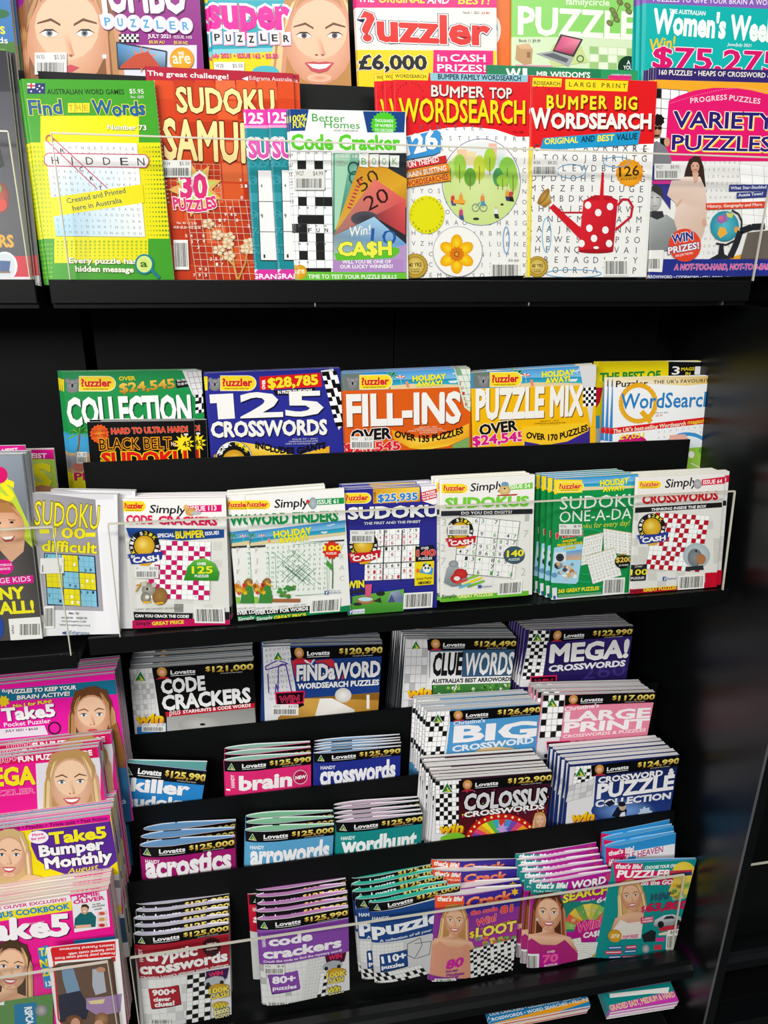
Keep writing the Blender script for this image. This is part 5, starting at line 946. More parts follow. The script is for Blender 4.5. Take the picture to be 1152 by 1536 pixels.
def p_sudoku(a):
    a.z('M5'); a.R(590, 80, 1120, 800, '2c2c8e'); pill(a, 614, 132, 130, 50, -.02); a.P([(755, 108), (985, 100), (987, 172), (757, 182)], ('c89020', 'f4d050', 'b88018', 'e0a828')); a.T('OVER', 770, 176, 768, 124, 10, '2a1c08', b=.05); a.T('$25,935', 778, 174, 976, 164, 38, 'f4f4f4', b=.14, bb=.07); a.T('$25,935', 778, 174, 976, 164, 38, '2a80c8', b=.07)
    a.P([(990, 96), (1090, 92), (1090, 240), (1062, 190), (1000, 170)], 'f0ecee'); a.P([(990, 128), (1068, 108), (1070, 128), (992, 148)], 'd02838'); a.T('IN PRIZES', 998, 142, 1062, 126, 11, 'fff', b=.05); a.P([(992, 152), (1072, 132), (1074, 152), (996, 172)], 'd02838'); a.T('TO BE WON!', 1000, 167, 1068, 148, 11, 'fff', b=.05)
    a.T('SUDOKU', 630, 262, 1082, 246, 62, '12123c', b=.17, bb=.11, sd=('12123c', 3, 3)); a.T('SUDOKU', 630, 262, 1082, 246, 62, 'eeeef0', b=.11); a.T('THE FIRST AND THE FINEST', 710, 286, 990, 276, 13, 'e8e8f0', b=.06)
    a.grid((720, 312), (985, 300), (712, 562), 9, 9, fg=None, ln='777', lw=.02); a.k += 1
    g = [' 658 4279', '  4952863', ' 1726 54 ', '3 71853 2', '    6  49', '      71 ', '842569 13', '913   865', '756321 98']
    for j, row in enumerate(g):
        for i, ch in enumerate(row):
            if ch != ' ': x, y = 722+29.5*i, 332+28*j-1.3*i; a.T(ch, x+3, y, x+14, y, 17, 'c82c34' if (i*3+j*5) % 3 else '2a2a30', b=.02, up=0)
    for k in (3, 6): a.L(722+29.4*k, 310, 714+29.4*k, 562, 4, '333'); a.L(718-k, 312+27.6*k, 983, 300+27.6*k, 4, '333')
    cash(a, 706, 384, 72, 'c81c28', tl=-.1); a.P([(962, 392), (1048, 385), (1056, 400), (1052, 578), (958, 585), (960, 400)], 'f0d818'); a.P([(962, 392), (1048, 384), (1056, 398), (1055, 462), (962, 468)], '181820'); a.T('OVER', 990, 406, 1028, 404, 12, 'fff', b=.03); a.T('140', 968, 442, 1050, 438, 34, 'e83828', b=.09, o='fff', ow=.03); a.T('PUZZLES', 978, 458, 1044, 454, 12, 'fff', b=.04)
    a.P([(980, 520), (1010, 470), (1050, 500), (1045, 530)], '48a0d0'); a.E(1018, 500, 20, 20, 'f4f4f0'); a.E(1011, 497, 5, 6, '222'); a.E(1026, 497, 5, 6, '222'); a.E(1004, 484, 6, 6, '222'); a.E(1032, 484, 6, 6, '222'); a.star(974, 510, 16, 7, 5, 'e87020')
    a.T('Guest Puzzle', 966, 556, 1044, 550, 12, '7a6a10', b=.02); a.T('HIDOKU', 976, 578, 1038, 573, 14, '222', b=.06)
    a.T('WIN', 626, 600, 714, 592, 38, 'f4e428', b=.09, o='b89a10', ow=.01); a.P([(625, 640), (905, 600), (905, 720), (625, 730)], ('5aa83c', '6ab848', '3c8a30', '3c8a30')); a.P([(640, 612), (690, 600), (730, 615), (640, 622)], '2c2c30'); a.P([(714, 578), (748, 576), (742, 640), (716, 640)], 'd85880'); a.E(716, 655, 44, 20, 'c89868', '9a6a40'); a.E(716, 650, 36, 10, 'b8e0e8')
    a.P([(820, 665), (840, 615), (880, 605), (905, 640), (900, 665)], ('7a88a8', 'a0acc4', '8894b4', '6a7898', '6a7898')); a.P([(825, 665), (845, 625), (862, 665)], '4a5878'); a.E(790, 622, 22, 12, '2a2a30'); a.R(634, 632, 652, 672, '2c3a6a'); a.P([(752, 660), (790, 640), (795, 668)], '2a3a2a'); a.E(676, 674, 22, 8, '333')
    a.bars(905, 620, 1048, 698, dx=-4, sl=-8); a.R(630, 700, 652, 722, '3a5aa0'); a.T('f', 638, 720, 648, 720, 15, 'fff', b=.05); a.P([(652, 702), (712, 696), (712, 718), (652, 722)], 'e4e8f0'); a.T('Facebook', 656, 716, 708, 713, 9, '5a78b8')
mag(p_sudoku, 'D', (516, 735), (655, 728), (519, 922), t=.005, bg='2c2c8e', n=4, pages='a8c4e4', cols=['c4b4dc', '8aacd8', 'dfe8f0', '5a78c0'], step=.0065, shift=-.001, stick=('M5', 640, 310, 118, 62, '$5.99', 'W30'), dy=.002,
    label='deep blue sudoku magazine with a panda, tent and camping scene, front copy', group='deep blue sudoku magazines')
def s_sudokus(a):
    a.z('M6'); a.R(60, 80, 800, 1060, 'ecebe6'); a.k += 1; rnd = random.Random(14)
    for x, y, s in ((108, 475, '3'), (100, 660, '2'), (100, 755, '7'), (700, 440, '1'), (692, 555, '7'), (675, 830, '2')): a.T(s, x, y, x+32, y, 52, 'bfc0be', b=0, up=0)
    a.grid((100, 400), (740, 400), (95, 900), 5, 4, bg=None, fg=None, ln='cfcfca', lw=.006)
    pill(a, 106, 170, 185, 68); a.T('Simply', 310, 225, 545, 205, 58, '1c1c1e', b=.015, sh=.12, sp=-.02); a.P([(580, 178), (756, 158), (756, 202), (560, 215)], '76c83c'); a.T('ISSUE 54', 590, 206, 736, 196, 30, 'f2f8ee', b=.04)
    a.E(556, 215, 42, 36, 'e0c890', 'c8a868'); a.E(558, 170, 26, 16, '6a9ac0'); a.E(556, 203, 7, 6, '3a2a1a'); a.P([(500, 250), (650, 240), (640, 252), (510, 258)], 'b83828')
    a.T('SUDOKUS', 128, 348, 726, 330, 78, '74c83a', b=.13, sd=('cfe8b8', 3, 3))
    a.P([(102, 366), (755, 348), (755, 384), (102, 402)], '2a2b30'); a.T('DO YOU DIG DIGITS?', 246, 392, 608, 382, 21, 'f2f2f2', b=.06, sp=.02)
    a.grid((235, 400), (666, 440), (198, 815), 9, 9, bg='f8f8f6', fg=None, ln='888', lw=.015)
    for k in (0, 3, 6, 9): a.L(235+48*k, 400+4.4*k, 198+45*k, 815+3.4*k, 3.5, '333'); a.L(235-4.1*k, 400+46*k, 666-7*k, 440+45*k, 3.5, '333')
    g = ['  63 7   ', ' 7       ', ' 7 9 6 47 ', '     5827', '6 79539  ', '47586398', ' 134 865 ', ' 2   7   ', ' 4 6 12 8']
    a.k += 1
    for j, row in enumerate(g):
        for i, ch in enumerate(row[:9]):
            if ch != ' ': x, y = 245+47*i-4.1*j, 440+46*j+3.6*i; a.T(ch, x+4, y, x+24, y+1, 28, '4aa048' if (i+j*2) % 3 == 0 else '333', b=.01, up=0)
    cash(a, 238, 508, 96, 'c8202c', tl=-.08); a.E(624, 680, 74, 62, '2c4a58', '44606c'); a.O(624, 680, 74, 62, 4, '1c2c34'); a.T('140', 572, 696, 678, 688, 48, 'f4e828', b=.07); a.T('PUZZLES', 586, 722, 662, 716, 16, 'e8eef0', b=.03)
    a.P([(120, 880), (140, 780), (180, 725), (215, 740), (235, 790), (220, 830), (250, 900), (180, 910)], ('8a9094', 'a4aaae', 'b4babe', 'a8aeb2', '9aa0a4', '8a9094', '7c8286', '7c8286')); a.E(190, 745, 34, 26, 'a8aeb2', '8a9094'); a.E(240, 820, 50, 42, 'd83830', 'b82828'); a.E(212, 850, 44, 34, 'd83830', 'b82828'); a.E(215, 850, 22, 16, 'ecebe6')
    for i, (x, y, c) in enumerate(((290, 850, '4aa0d0'), (330, 838, '8ac83c'), (300, 880, 'e8d828'), (352, 858, 'e8d828'), (270, 900, '60b8d8'), (330, 895, '70b040'), (250, 870, 'd84838'), (370, 880, '7ac040'))): a.L(x-40, y+14, x+40, y-14, 16, c)
    a.P([(72, 990), (300, 965), (725, 935), (725, 1060), (72, 1060)], '69bc34'); a.T('Simply', 104, 995, 206, 985, 26, '1c2c14', b=.02, sh=.12); a.T('GREAT PUZZLES', 220, 992, 472, 972, 25, 'f4f4a0', b=.06)
    a.bars(510, 876, 682, 968, dx=-6, sl=-14); a.R(365, 895, 390, 918, '3a5aa0'); a.T('Facebook', 396, 914, 462, 908, 12, '5a78b8')
mag(s_sudokus, 'D', (659, 719), (801, 711), (658, 903), t=.006, bg='ecebe6', spine='dcdbd6', n=2, pages='ece8b8', cols=['f0ecc0', 'f0ecc0'], step=.0065, shift=-.005, bend=lambda u, v: -.002*v*v-.002*u*u, dy=-.002, stick=('M6', 146, 465, 156, 72, '$5.95', 'W28'),
    label='white sudoku magazine with lime green title and a grey cartoon animal, front copy', group='lime-titled sudoku magazines')
def one_a_day(a):
    a.z('M7'); a.R(60, 100, 560, 760, '149048'); banner(a, 98, 125, 420, 65, -.05); a.P([(103, 132), (115, 132), (114, 200), (103, 200)], 'f0d818'); a.P([(103, 128), (240, 130), (240, 192), (103, 196)], 'f0d818'); pill(a, 118, 142, 128, 46, -.02)
    a.T('HOLIDAY', 326, 162, 464, 148, 30, 'f4ec24', b=.09, o='4a8a20', ow=.02); a.T('AWAY!', 340, 190, 446, 180, 26, 'f4ec24', b=.09, o='4a8a20', ow=.02)
    a.T('SUDOKU', 128, 276, 520, 258, 62, 'e8f2ea', b=.0); a.T('ONE-A-DAY', 126, 340, 520, 318, 54, 'e8f2ea', b=.0); a.T('Sudoku for every day!', 190, 374, 470, 352, 26, 'd8e040', b=.0, sh=.2)
    a.O(260, 520, 160, 150, 12, '1aa060', n=30); a.O(260, 520, 120, 112, 10, '1aa060', n=30); a.O(260, 520, 80, 74, 9, '1aa060', n=30)
    for tl, tr, bl in (((245, 410), (342, 388), (232, 550)), ((342, 368), (482, 390), (345, 480)), ((255, 505), (396, 462), (290, 640))): a.grid(tl, tr, bl, 9, 9, bg='f4f4f0', fg=None, ln='999', lw=.03); a.PL([tl, tr], 3, 'b8a860'); a.letters(RL(3, 6, 5), (tl[0]+12, tl[1]+18), (tr[0]-10, tr[1]+14), (bl[0]+8, bl[1]-12), 7, '666')
    a.T('PLUS', 110, 420, 240, 404, 30, 'f4f0e8', b=.14, bb=.08); a.T('PLUS', 110, 420, 240, 404, 30, 'd82430', b=.08)
    a.P([(100, 462), (238, 440), (240, 470), (218, 628), (205, 640), (86, 634)], 'a8d8f0'); a.T('AMAZING', 140, 438, 210, 430, 13, 'f0e020', b=.09, o='3a3a10'); a.T('PRIZES FOR YOUR', 115, 458, 238, 444, 13, 'f0e020', b=.09, o='3a3a10'); a.T('HOME!', 150, 474, 204, 466, 13, 'f0e020', b=.09, o='3a3a10')
    a.P([(160, 480), (236, 470), (232, 520), (160, 520)], ('5aa8e0', '4aa0dc', 'e8b070', 'e0a060')); a.P([(102, 486), (156, 484), (156, 530), (100, 534)], 'e4e6ea'); a.E(128, 510, 20, 20, '22262c', '3a4048'); a.E(118, 550, 18, 16, '3a3c40')
    rnd = random.Random(8)
    for i in range(22): x, y = 98+rnd.randint(0, 108), 538+rnd.randint(0, 82); a.E(x, y, rnd.randint(7, 14), rnd.randint(6, 14), rnd.choice(['c8c8cc', '8a9098', 'e0b068', '6a98c8', 'b87848', 'f0f0ec', '4a4c50']), n=8)
    a.star(434, 522, 10, 10, 3, '101810'); a.E(434, 530, 38, 34, '101810'); a.T('OVER', 412, 502, 454, 498, 10, 'c8a040', b=.04); a.T('$200', 400, 534, 478, 530, 25, 'e8c050', b=.06); a.T('IN PRIZES', 416, 552, 462, 549, 8, 'ddd')
    a.T('365 GREAT PUZZLES', 118, 684, 318, 668, 19, 'f0e428', b=.06); a.P([(86, 708), (340, 688), (520, 678), (520, 760), (86, 760)], 'e8ecea'); a.bars(340, 612, 446, 692, dx=-5, sl=-6); a.P([(90, 658), (112, 656), (112, 716), (90, 718)], 'e4e8f0'); a.R(94, 696, 106, 714, '3a5aa0')
    for i in range(3): a.L(118, 694+6*i, 330, 680+6*i, 2, 'a8d8b8')
mag(one_a_day, 'D', (831, 718), (957, 711), (826, 899), t=.0085, r=.003, bg='149048', spine='0f7038', pages='e4e8f0', cols=['dfe6f0', 'e6eaf0', 'd8e2ee'], offs=[(-.0065, .0095, 0), (-.013, .019, 0), (-.018, .0285, 0)], step=.009, stick=('M7', 122, 345, 112, 55, '$9', 'W26'), dy=.002,
    label='thick green daily sudoku book with a yellow and blue holiday strip, front copy', group='green daily sudoku books')
def s_cross(a):
    a.z('M7'); a.R(430, 80, 1020, 740, 'e6e5e1'); rnd = random.Random(5); a.k += 1
    for i in range(30): x, y = 470+rnd.randint(0, 10)*46, 290+rnd.randint(0, 8)*42; a.R(x, y, x+44, y+40, 'd4d3ce', 0)
    pill(a, 516, 136, 112, 38, -.02); a.T('Simply', 645, 170, 800, 158, 42, '1c1c1e', b=.02, sh=.12, sp=-.02); a.P([(826, 128), (942, 114), (942, 148), (826, 158)], 'd01c3c'); a.T('ISSUE 64', 832, 152, 924, 146, 20, 'f6f0f2', b=.04); a.E(806, 150, 20, 24, 'b8b8ba', '98989c')
    a.T('CROSSWORDS', 532, 250, 904, 228, 46, 'd0181e', b=.08, sd=('f0c4c4', 2, 2)); a.P([(500, 266), (925, 240), (925, 264), (498, 292)], '1c1c1e'); a.T('THINKING INSIDE THE BOX', 576, 283, 846, 266, 14, 'f2f2f2', b=.06, sh=.1)
    a.grid((645, 298), (864, 306), (555, 568), 12, 12, fg='c01428', ln='888', dens=.5, seed=31, lw=.02) if 0 else a.grid((600, 290), (864, 306), (548, 566), 12, 12, fg='c01428', ln='888', dens=.5, seed=31, lw=.02)
    a.letters(['     S  I  ', '   FOOT T  ', '    N  Y EN', ' OUTR TE   ', '  OOVERER  ', '   RIMS T  ', ' N DATE    '], (625, 330), (840, 326), (575, 540), 10, '3a78b0')
    cash(a, 580, 362, 68, '2a3c94', tl=-.1); a.E(798, 500, 66, 62, 'd0dade', 'a8b8be'); a.E(790, 510, 36, 44, '8a9094', '70767a'); a.E(820, 518, 24, 26, 'b07850'); a.E(796, 478, 5, 6, '222'); a.P([(745, 556), (830, 548), (834, 570), (742, 576)], '2c3034')
    a.P([(458, 548), (556, 542), (548, 622), (448, 628)], '24262a'); a.T('Over', 494, 560, 532, 558, 14, 'ddd', b=0, sh=.1); a.T('100', 474, 598, 546, 594, 28, 'f0e428', b=.06); a.T('PUZZLES', 478, 618, 540, 614, 11, 'eee', b=.04)
    a.R(632, 604, 650, 624, '3a5aa0'); a.T('f', 638, 622, 646, 622, 14, 'fff', b=.05); a.T('Facebook', 654, 618, 698, 615, 9, '5a78b8')
    a.P([(440, 668), (705, 650), (860, 630), (900, 640), (900, 760), (440, 760)], 'b8142c'); a.P([(840, 585), (930, 580), (900, 650), (840, 650)], 'c8102c'); a.T('Simply', 456, 684, 528, 678, 16, '1c1c1e', b=.03, sh=.12); a.T('GREAT PUZZLES', 536, 678, 698, 664, 18, 'f0e028', b=.06); a.bars(708, 600, 838, 668, dx=-5, sl=-8)
mag(s_cross, 'D', (954, 716), (1088, 709), (937, 891), t=.005, bg='e6e5e1', spine='dcdbd6', pages='efebb6', cols=['f2eec0', 'efe8a8'], offs=[(.012, .0065, 0), (.012, .013, 0), (-.003, .0195, 0), (-.004, .026, 0)], dy=-.008,
    label='white crossword magazine with dark red grid and a glass globe mascot, front copy', group='yellow-edged red crossword magazines')
# ================================================================ covers, stepped pockets below
def tri_logo(a, x, y, r):
    a.P([(x, y-r), (x+r*1.05, y+r*.8), (x-r*1.05, y+r*.8)], 'e8f0ea'); a.P([(x, y-r*.82), (x+r*.85, y+r*.68), (x-r*.85, y+r*.68)], '1c7a40'); a.P([(x-r*.1, y-r*.2), (x+r*.25, y+r*.2), (x+r*.6, y+r*.6), (x-r*.5, y+r*.6), (x-r*.1, y+r*.3)], 'e4d040'); a.P([(x-.2*r, y+.1*r), (x+r*.1, y+.35*r), (x-.3*r, y+.6*r)], '1c7a40')
def lov(a, tl, tr, bl, prize, woman=True, logo=None, ext=1.):
    """black masthead strip: portrait or green triangle, name, gold prize"""
    a.sub(tl, tr, bl); a.P([(0, 0), (1.002, 0), (1.002, ext), (0, ext)], '0d0d0f')
    rnd = random.Random(len(prize)); a.k += 1
    for i in range(40): x, y = .55+rnd.random()*.44, rnd.random()*.95; a.R(x, y, x+.006, y+.05, rnd.choice(['5a4a20', '3a3018', '8a7030']), 0)
    if woman:
        a.P([(.02, 1.0), (.055, .84), (.09, .82), (.135, .86), (.16, 1.0)], 'b02838'); a.E(.09, .42, .05, .42, 'd09848', 'b07830'); a.E(.09, .46, .03, .25, 'f0c4a0', 'dca080'); a.P([(.05, .35), (.06, .1), (.09, .03), (.125, .1), (.135, .4), (.11, .24), (.07, .24)], 'd09848'); a.L(.078, .56, .102, .56, .05, 'b05048')
        x0, x1 = .17, .41
    else: tri_logo(a, .09, .5, .0) ; x0, x1 = .2, .47
    a.T('Lovatts', x0, .68, x1, .68, .34 if woman else .4, 'f2f2f2', b=.06); a.L(x0, .79, x1, .79, .05, 'ddd')
    a.T('$', .515, .6, .562, .6, .4, ('f8e070', 'b88c20'), b=.06); a.T(prize, .58, .72, .97, .72, .5, ('fbe878', 'a87c18'), b=.08, o='3a2c08', ow=.03); a.T('+' if woman else '*', .975, .42, .995, .42, .2, 'f0d860', b=.04); a.T('IN CASH & CAR PRIZES', .66, .9, .88, .9, .08, 'ccc')
def win_tag(a, x, y, w, h, neon=True):
    if neon: a.P([(x, y), (x+w, y-h*.12), (x+w*.97, y+h*.8), (x+w*1.0, y+h), (x+w*.72, y+h*1.25), (x+w*.6, y+h*.95), (x+w*.04, y+h)], '1c0c14'); a.PL([(x, y), (x+w, y-h*.12), (x+w*.97, y+h*.75), (x+w*.04, y+h), (x, y)], h*.1, 'e8205c'); a.T('WIN', x+w*.14, y+h*.78, x+w*.84, y+h*.68, h*.5, '1c0c14', b=.0, o='f03868', ow=.08)
    else: a.T('win', x+w*.04, y+h*.93, x+w*1.0, y+h*.83, h*.8, '7a3010', b=.13, sh=.05); a.T('win', x, y+h*.9, x+w*.96, y+h*.8, h*.8, ('f8e020', 'e89010'), b=.08, sh=.05)
CW = dict(dens=.5, fg='161616', ln='888')
def l_code(a):
    a.z('L1'); a.R(20, 160, 580, 900, '101012'); a.P([(30, 190), (132, 190), (200, 640), (30, 700)], 'e2e2e2'); a.grid((36, 205), (132, 198), (70, 600), 6, 19, fg='c4c4c4', bg='e6e6e6', ln='bbb', dens=.5, seed=2)
    lov(a, (131, 196), (548, 168), (139, 245), '121,000'); a.z('L1'); tri_logo(a, 84, 232, 26)
    a.T('CODE', 172, 306, 352, 288, 62, 'f2f2f2', b=.1); a.T('CRACKERS', 176, 374, 538, 338, 64, 'f2f2f2', b=.1)
    a.P([(186, 378), (554, 340), (554, 360), (190, 398)], 'c01c2c'); a.T('plus', 204, 392, 248, 386, 26, 'f4f4f4', b=0, sh=.25); a.T('STARHUNTS & CODE WORDS', 260, 384, 538, 356, 14, 'f6f0f0', b=.05, sp=.03)
    a.P([(192, 398), (554, 360), (570, 600), (200, 640)], ('a8a8a6', '8c8c8a', 'c8c8c4', 'd8d8d4')); a.E(330, 430, 90, 34, 'c8c8c4', 'a4a4a0'); a.E(340, 428, 12, 5, '222'); win_tag(a, 64, 378, 125, 56, False)
    a.P([(70, 440), (190, 420), (195, 600), (80, 600)], '2a70b8')
mag(l_code, 'P0', (193, 1004), (380, 991), H=.272, t=.0078, r=.003, bg='101012', spine='d0d0d0', n=9, step=.0078, pages='c8d0d4', cols=['c8d0d4', 'b8c4d0', 'd8dcde', 'a4b8cc', 'd0d4d4'], dy=-.004, stick=('L1', 90, 424, 98, 34, '$7.99', 'W27'),
    label='black code puzzle magazine with red strap line and yellow WIN, front copy', group='black code puzzle magazines')
def l_find(a):
    a.z('L1'); a.R(570, 90, 1100, 900, '1c3c7c'); a.P([(588, 112), (700, 105), (740, 420), (596, 420)], 'e0e2e6'); a.letters(RL(31, 6, 10), (602, 130), (690, 122), (622, 330), 13, '8a8c98')
    a.PL('600,190 650,165 690,180 600,205 598,190', 5, '5a3a9a'); a.PL('650,290 652,190 668,180 684,190 706,295', 5, '5a3a9a'); a.PL('612,300 608,220', 5, '5a3a9a'); a.PL('640,300 642,262 652,300', 5, '5a3a9a')
    a.P([(700, 155), (1080, 120), (1085, 295), (730, 320)], '1d3f86'); a.P([(705, 160), (790, 160), (760, 250), (722, 240)], 'c8283c'); a.P([(800, 168), (870, 160), (940, 230), (900, 250)], 'c8303c'); a.PL('760,165 860,240', 8, 'e8e8f0'); a.L(800, 160, 740, 250, 7, 'dde')
    lov(a, (699, 114), (1080, 98), (706, 166), '120,990'); a.z('L1'); tri_logo(a, 650, 148, 22)
    a.T('FINDaWORD', 726, 252, 1068, 232, 68, '14306a', b=.1, bb=.05, sd=('14306a', 4, 4)); a.T('FINDaWORD', 726, 252, 1068, 232, 68, 'f2f2f2', b=.05); a.T('WORDSEARCH PUZZLES', 730, 284, 1066, 266, 24, 'f2f2f2', b=.07)
    a.P([(735, 322), (1085, 295), (1085, 600), (640, 600), (650, 400)], ('d8a84c', 'b88430', '8a5c18', 'c8a060', '9a7030')); a.P([(735, 322), (1085, 296), (1085, 330), (860, 320)], '8a6020'); a.E(918, 308, 34, 30, 'f4f2ee', 'd0ccc4'); a.P([(822, 322), (870, 320), (920, 345), (965, 368), (960, 400), (800, 400)], ('f0eee8', 'f4f2ee', 'f4f2ee', 'e0dcd4', 'c8c0b4', 'e8e4dc')); a.R(1014, 306, 1026, 364, 'f0eee8')
    win_tag(a, 640, 298, 118, 52)
mag(l_find, 'P0', (394, 970), (574, 966), H=.272, t=.0080, r=.003, bg='1c3c7c', spine='d4d6dc', n=8, step=.0080, pages='c4ccd0', cols=['a8b4c0', 'c8ccce', 'b8bcbe', '7a9cc0'], dy=.001, stick=('L1', 624, 345, 110, 45, '$4.95', 'W27'),
    label='blue word search magazine with a white kiwi bird picture and pink WIN arrow, front copy', group='blue word search magazines in the upper pocket')
def l_clue(a):
    a.z('L2'); a.R(60, 120, 560, 900, '24282c'); a.P([(78, 132), (175, 132), (190, 420), (60, 420)], 'e4e4e6'); a.grid((82, 135), (172, 135), (66, 420), 4, 8, bg=None, fg='bbb', ln='8a8c90', dens=.08, lw=.025)
    a.P([(176, 178), (534, 174), (530, 312), (176, 322)], '3a5c7c'); a.P([(180, 186), (312, 184), (308, 290), (178, 292)], 'f0f0f0'); a.T('CLUE', 186, 286, 306, 282, 96, '181a1c', b=.06); a.T('WORDS', 316, 283, 518, 278, 92, 'f2f2f2', b=.03)
    a.P([(176, 292), (528, 284), (527, 312), (176, 322)], 'f2f2f2'); a.T("AUSTRALIA'S BEST ARROWORDS", 184, 316, 514, 306, 18, '1c1c1e', b=.06)
    lov(a, (166, 134), (534, 130), (169, 180), '124,490'); a.z('L2'); tri_logo(a, 120, 158, 22)
    a.P([(190, 322), (527, 312), (520, 420), (190, 440)], ('3a7a3a', '4a8a3c', '2a5a2c', '2c6a30')); rnd = random.Random(3); a.k += 1
    for i in range(60): x, y = 195+rnd.random()*325, 322+rnd.random()*60; a.star(x, y, 9, 5, 5, rnd.choice(['5aa040', '2a6a2c', '8ac050', 'e0e8d0']), 0)
    win_tag(a, 80, 325, 110, 55, False)
mag(l_clue, 'P0', (608, 958), (775, 957), H=.272, t=.0078, r=.003, bg='24282c', spine='d4d6dc', n=8, step=.0078, shift=-.0012, pages='c8cccc', cols=['a4b0b8', 'c0c4c4', '98aabc', 'b8bcba'], dy=-.004,
    label='blue and white clue word magazine with green leaves below the title, front copy', group='blue and white clue word magazines')
def l_mega(a):
    a.z('L2'); a.R(540, 70, 1100, 900, '2a1c5c'); a.P([(590, 96), (672, 98), (620, 330), (545, 330)], 'e4e4e6'); a.grid((588, 98), (672, 98), (556, 300), 5, 14, seed=8, **CW)
    lov(a, (673, 100), (1016, 80), (668, 146), '122,990'); a.z('L2'); tri_logo(a, 620, 126, 22)
    a.P([(660, 146), (1008, 120), (985, 330), (640, 330)], ('2a1c60', '3a2a7c', '20164c', '241a54')); a.T('260', 800, 300, 980, 280, 50, '3a2c78', b=.0)
    a.T('MEGA!', 666, 236, 992, 212, 80, '160e38', b=.14, bb=.13); a.T('MEGA!', 666, 233, 992, 209, 78, 'f2f2f2', b=.13); a.T('CROSSWORDS', 664, 268, 978, 244, 26, 'e8e8ee', b=.1, sh=.05); win_tag(a, 592, 288, 106, 46)
mag(l_mega, 'P0', (789, 945), (951, 939), H=.272, t=.0084, r=.003, bg='2a1c5c', spine='c8c8cc', n=6, step=.0085, shift=-.0018, pages='c8c8c8', cols=['a8a8aa', 'c0c0be', '8a8c90'], dy=-.002,
    label='purple MEGA! crossword magazine, front copy', group='purple mega crossword magazines')
def l_big(a):
    a.z('L2'); a.R(100, 380, 660, 900, '4a94cc'); a.P([(165, 430), (262, 425), (250, 700), (120, 700)], 'e8e8ea'); a.grid((168, 432), (260, 428), (140, 640), 5, 10, seed=5, **CW)
    a.P([(262, 470), (632, 440), (628, 640), (240, 640)], '4e9ad2'); lov(a, (258, 430), (634, 402), (262, 474), '126,490'); a.z('L2'); tri_logo(a, 210, 460, 22)
    a.T("Christine's", 274, 488, 404, 474, 16, 'e4eef6', b=.05); a.T('BIG', 272, 560, 612, 536, 70, 'f4f4f6', b=.14); a.T('CROSSWORD', 268, 598, 604, 560, 26, 'e4eef6', b=.1)
    a.P([(335, 610), (380, 585), (450, 575), (520, 580), (545, 595), (545, 640), (330, 640)], ('b89868', 'd8b880', 'e8cc98', 'd8b880', 'a88858', 'a88858', '8a6c44')); win_tag(a, 168, 605, 110, 40, False)
mag(l_big, 'P1', (640, 1067), (811, 1056), H=.272, t=.0086, r=.003, bg='4a94cc', spine='dcdce0', n=5, step=.0086, shift=-.003, pages='d4d8da', cols=['d8dadc', 'c0cad4', 'dcdcd8'], dy=0,
    label='sky blue BIG crossword magazine with a tabby top of a head, front copy', group='sky blue big crossword magazines')
def l_large(a):
    a.z('L2'); a.R(610, 340, 1120, 900, 'e07a98'); a.P([(645, 362), (735, 360), (700, 640), (610, 640)], 'e6e6e8'); a.grid((645, 364), (734, 360), (628, 540), 4, 7, seed=18, **CW)
    lov(a, (734, 364), (1106, 350), (733, 408), '117,000'); a.z('L2'); tri_logo(a, 680, 394, 24)
    a.P([(732, 408), (1100, 394), (1085, 640), (705, 640)], 'e88aa4'); a.T("Christine's", 730, 430, 872, 412, 16, 'fbe8ee', b=.06); a.T('LARGE', 728, 474, 1076, 456, 42, 'f6f2f4', b=.13); a.T('PRINT', 726, 518, 1068, 500, 42, 'f6f2f4', b=.13); a.T('CROSSWORDS & PUZZLES', 724, 540, 1064, 512, 13, 'fbe8ee', b=.06)
    a.T('Challenge', 770, 566, 858, 556, 15, '8a2848', b=.03); win_tag(a, 658, 556, 96, 38); a.P([(640, 600), (660, 590), (685, 586), (705, 595), (715, 612), (640, 615)], 'd8dce0'); a.E(655, 612, 9, 9, '222'); a.E(700, 612, 9, 9, '222'); a.P([(912, 545), (1010, 540), (1010, 560), (912, 562)], 'ecd8e0')
mag(l_large, 'P1', (814, 1043), (983, 1038), H=.272, t=.009, r=.003, bg='e07a98', spine='c8c8cc', offs=[(-.007, .0090, 0.001), (-.010, .018, .001), (-.012, .027, 0), (-.011, .036, 0)], pages='d4d4d4', cols=['dcdcdc', 'c8c8c8'], dy=0,
    label='pink LARGE PRINT crossword magazine with a small silver car, front copy', group='pink large print crossword magazines')
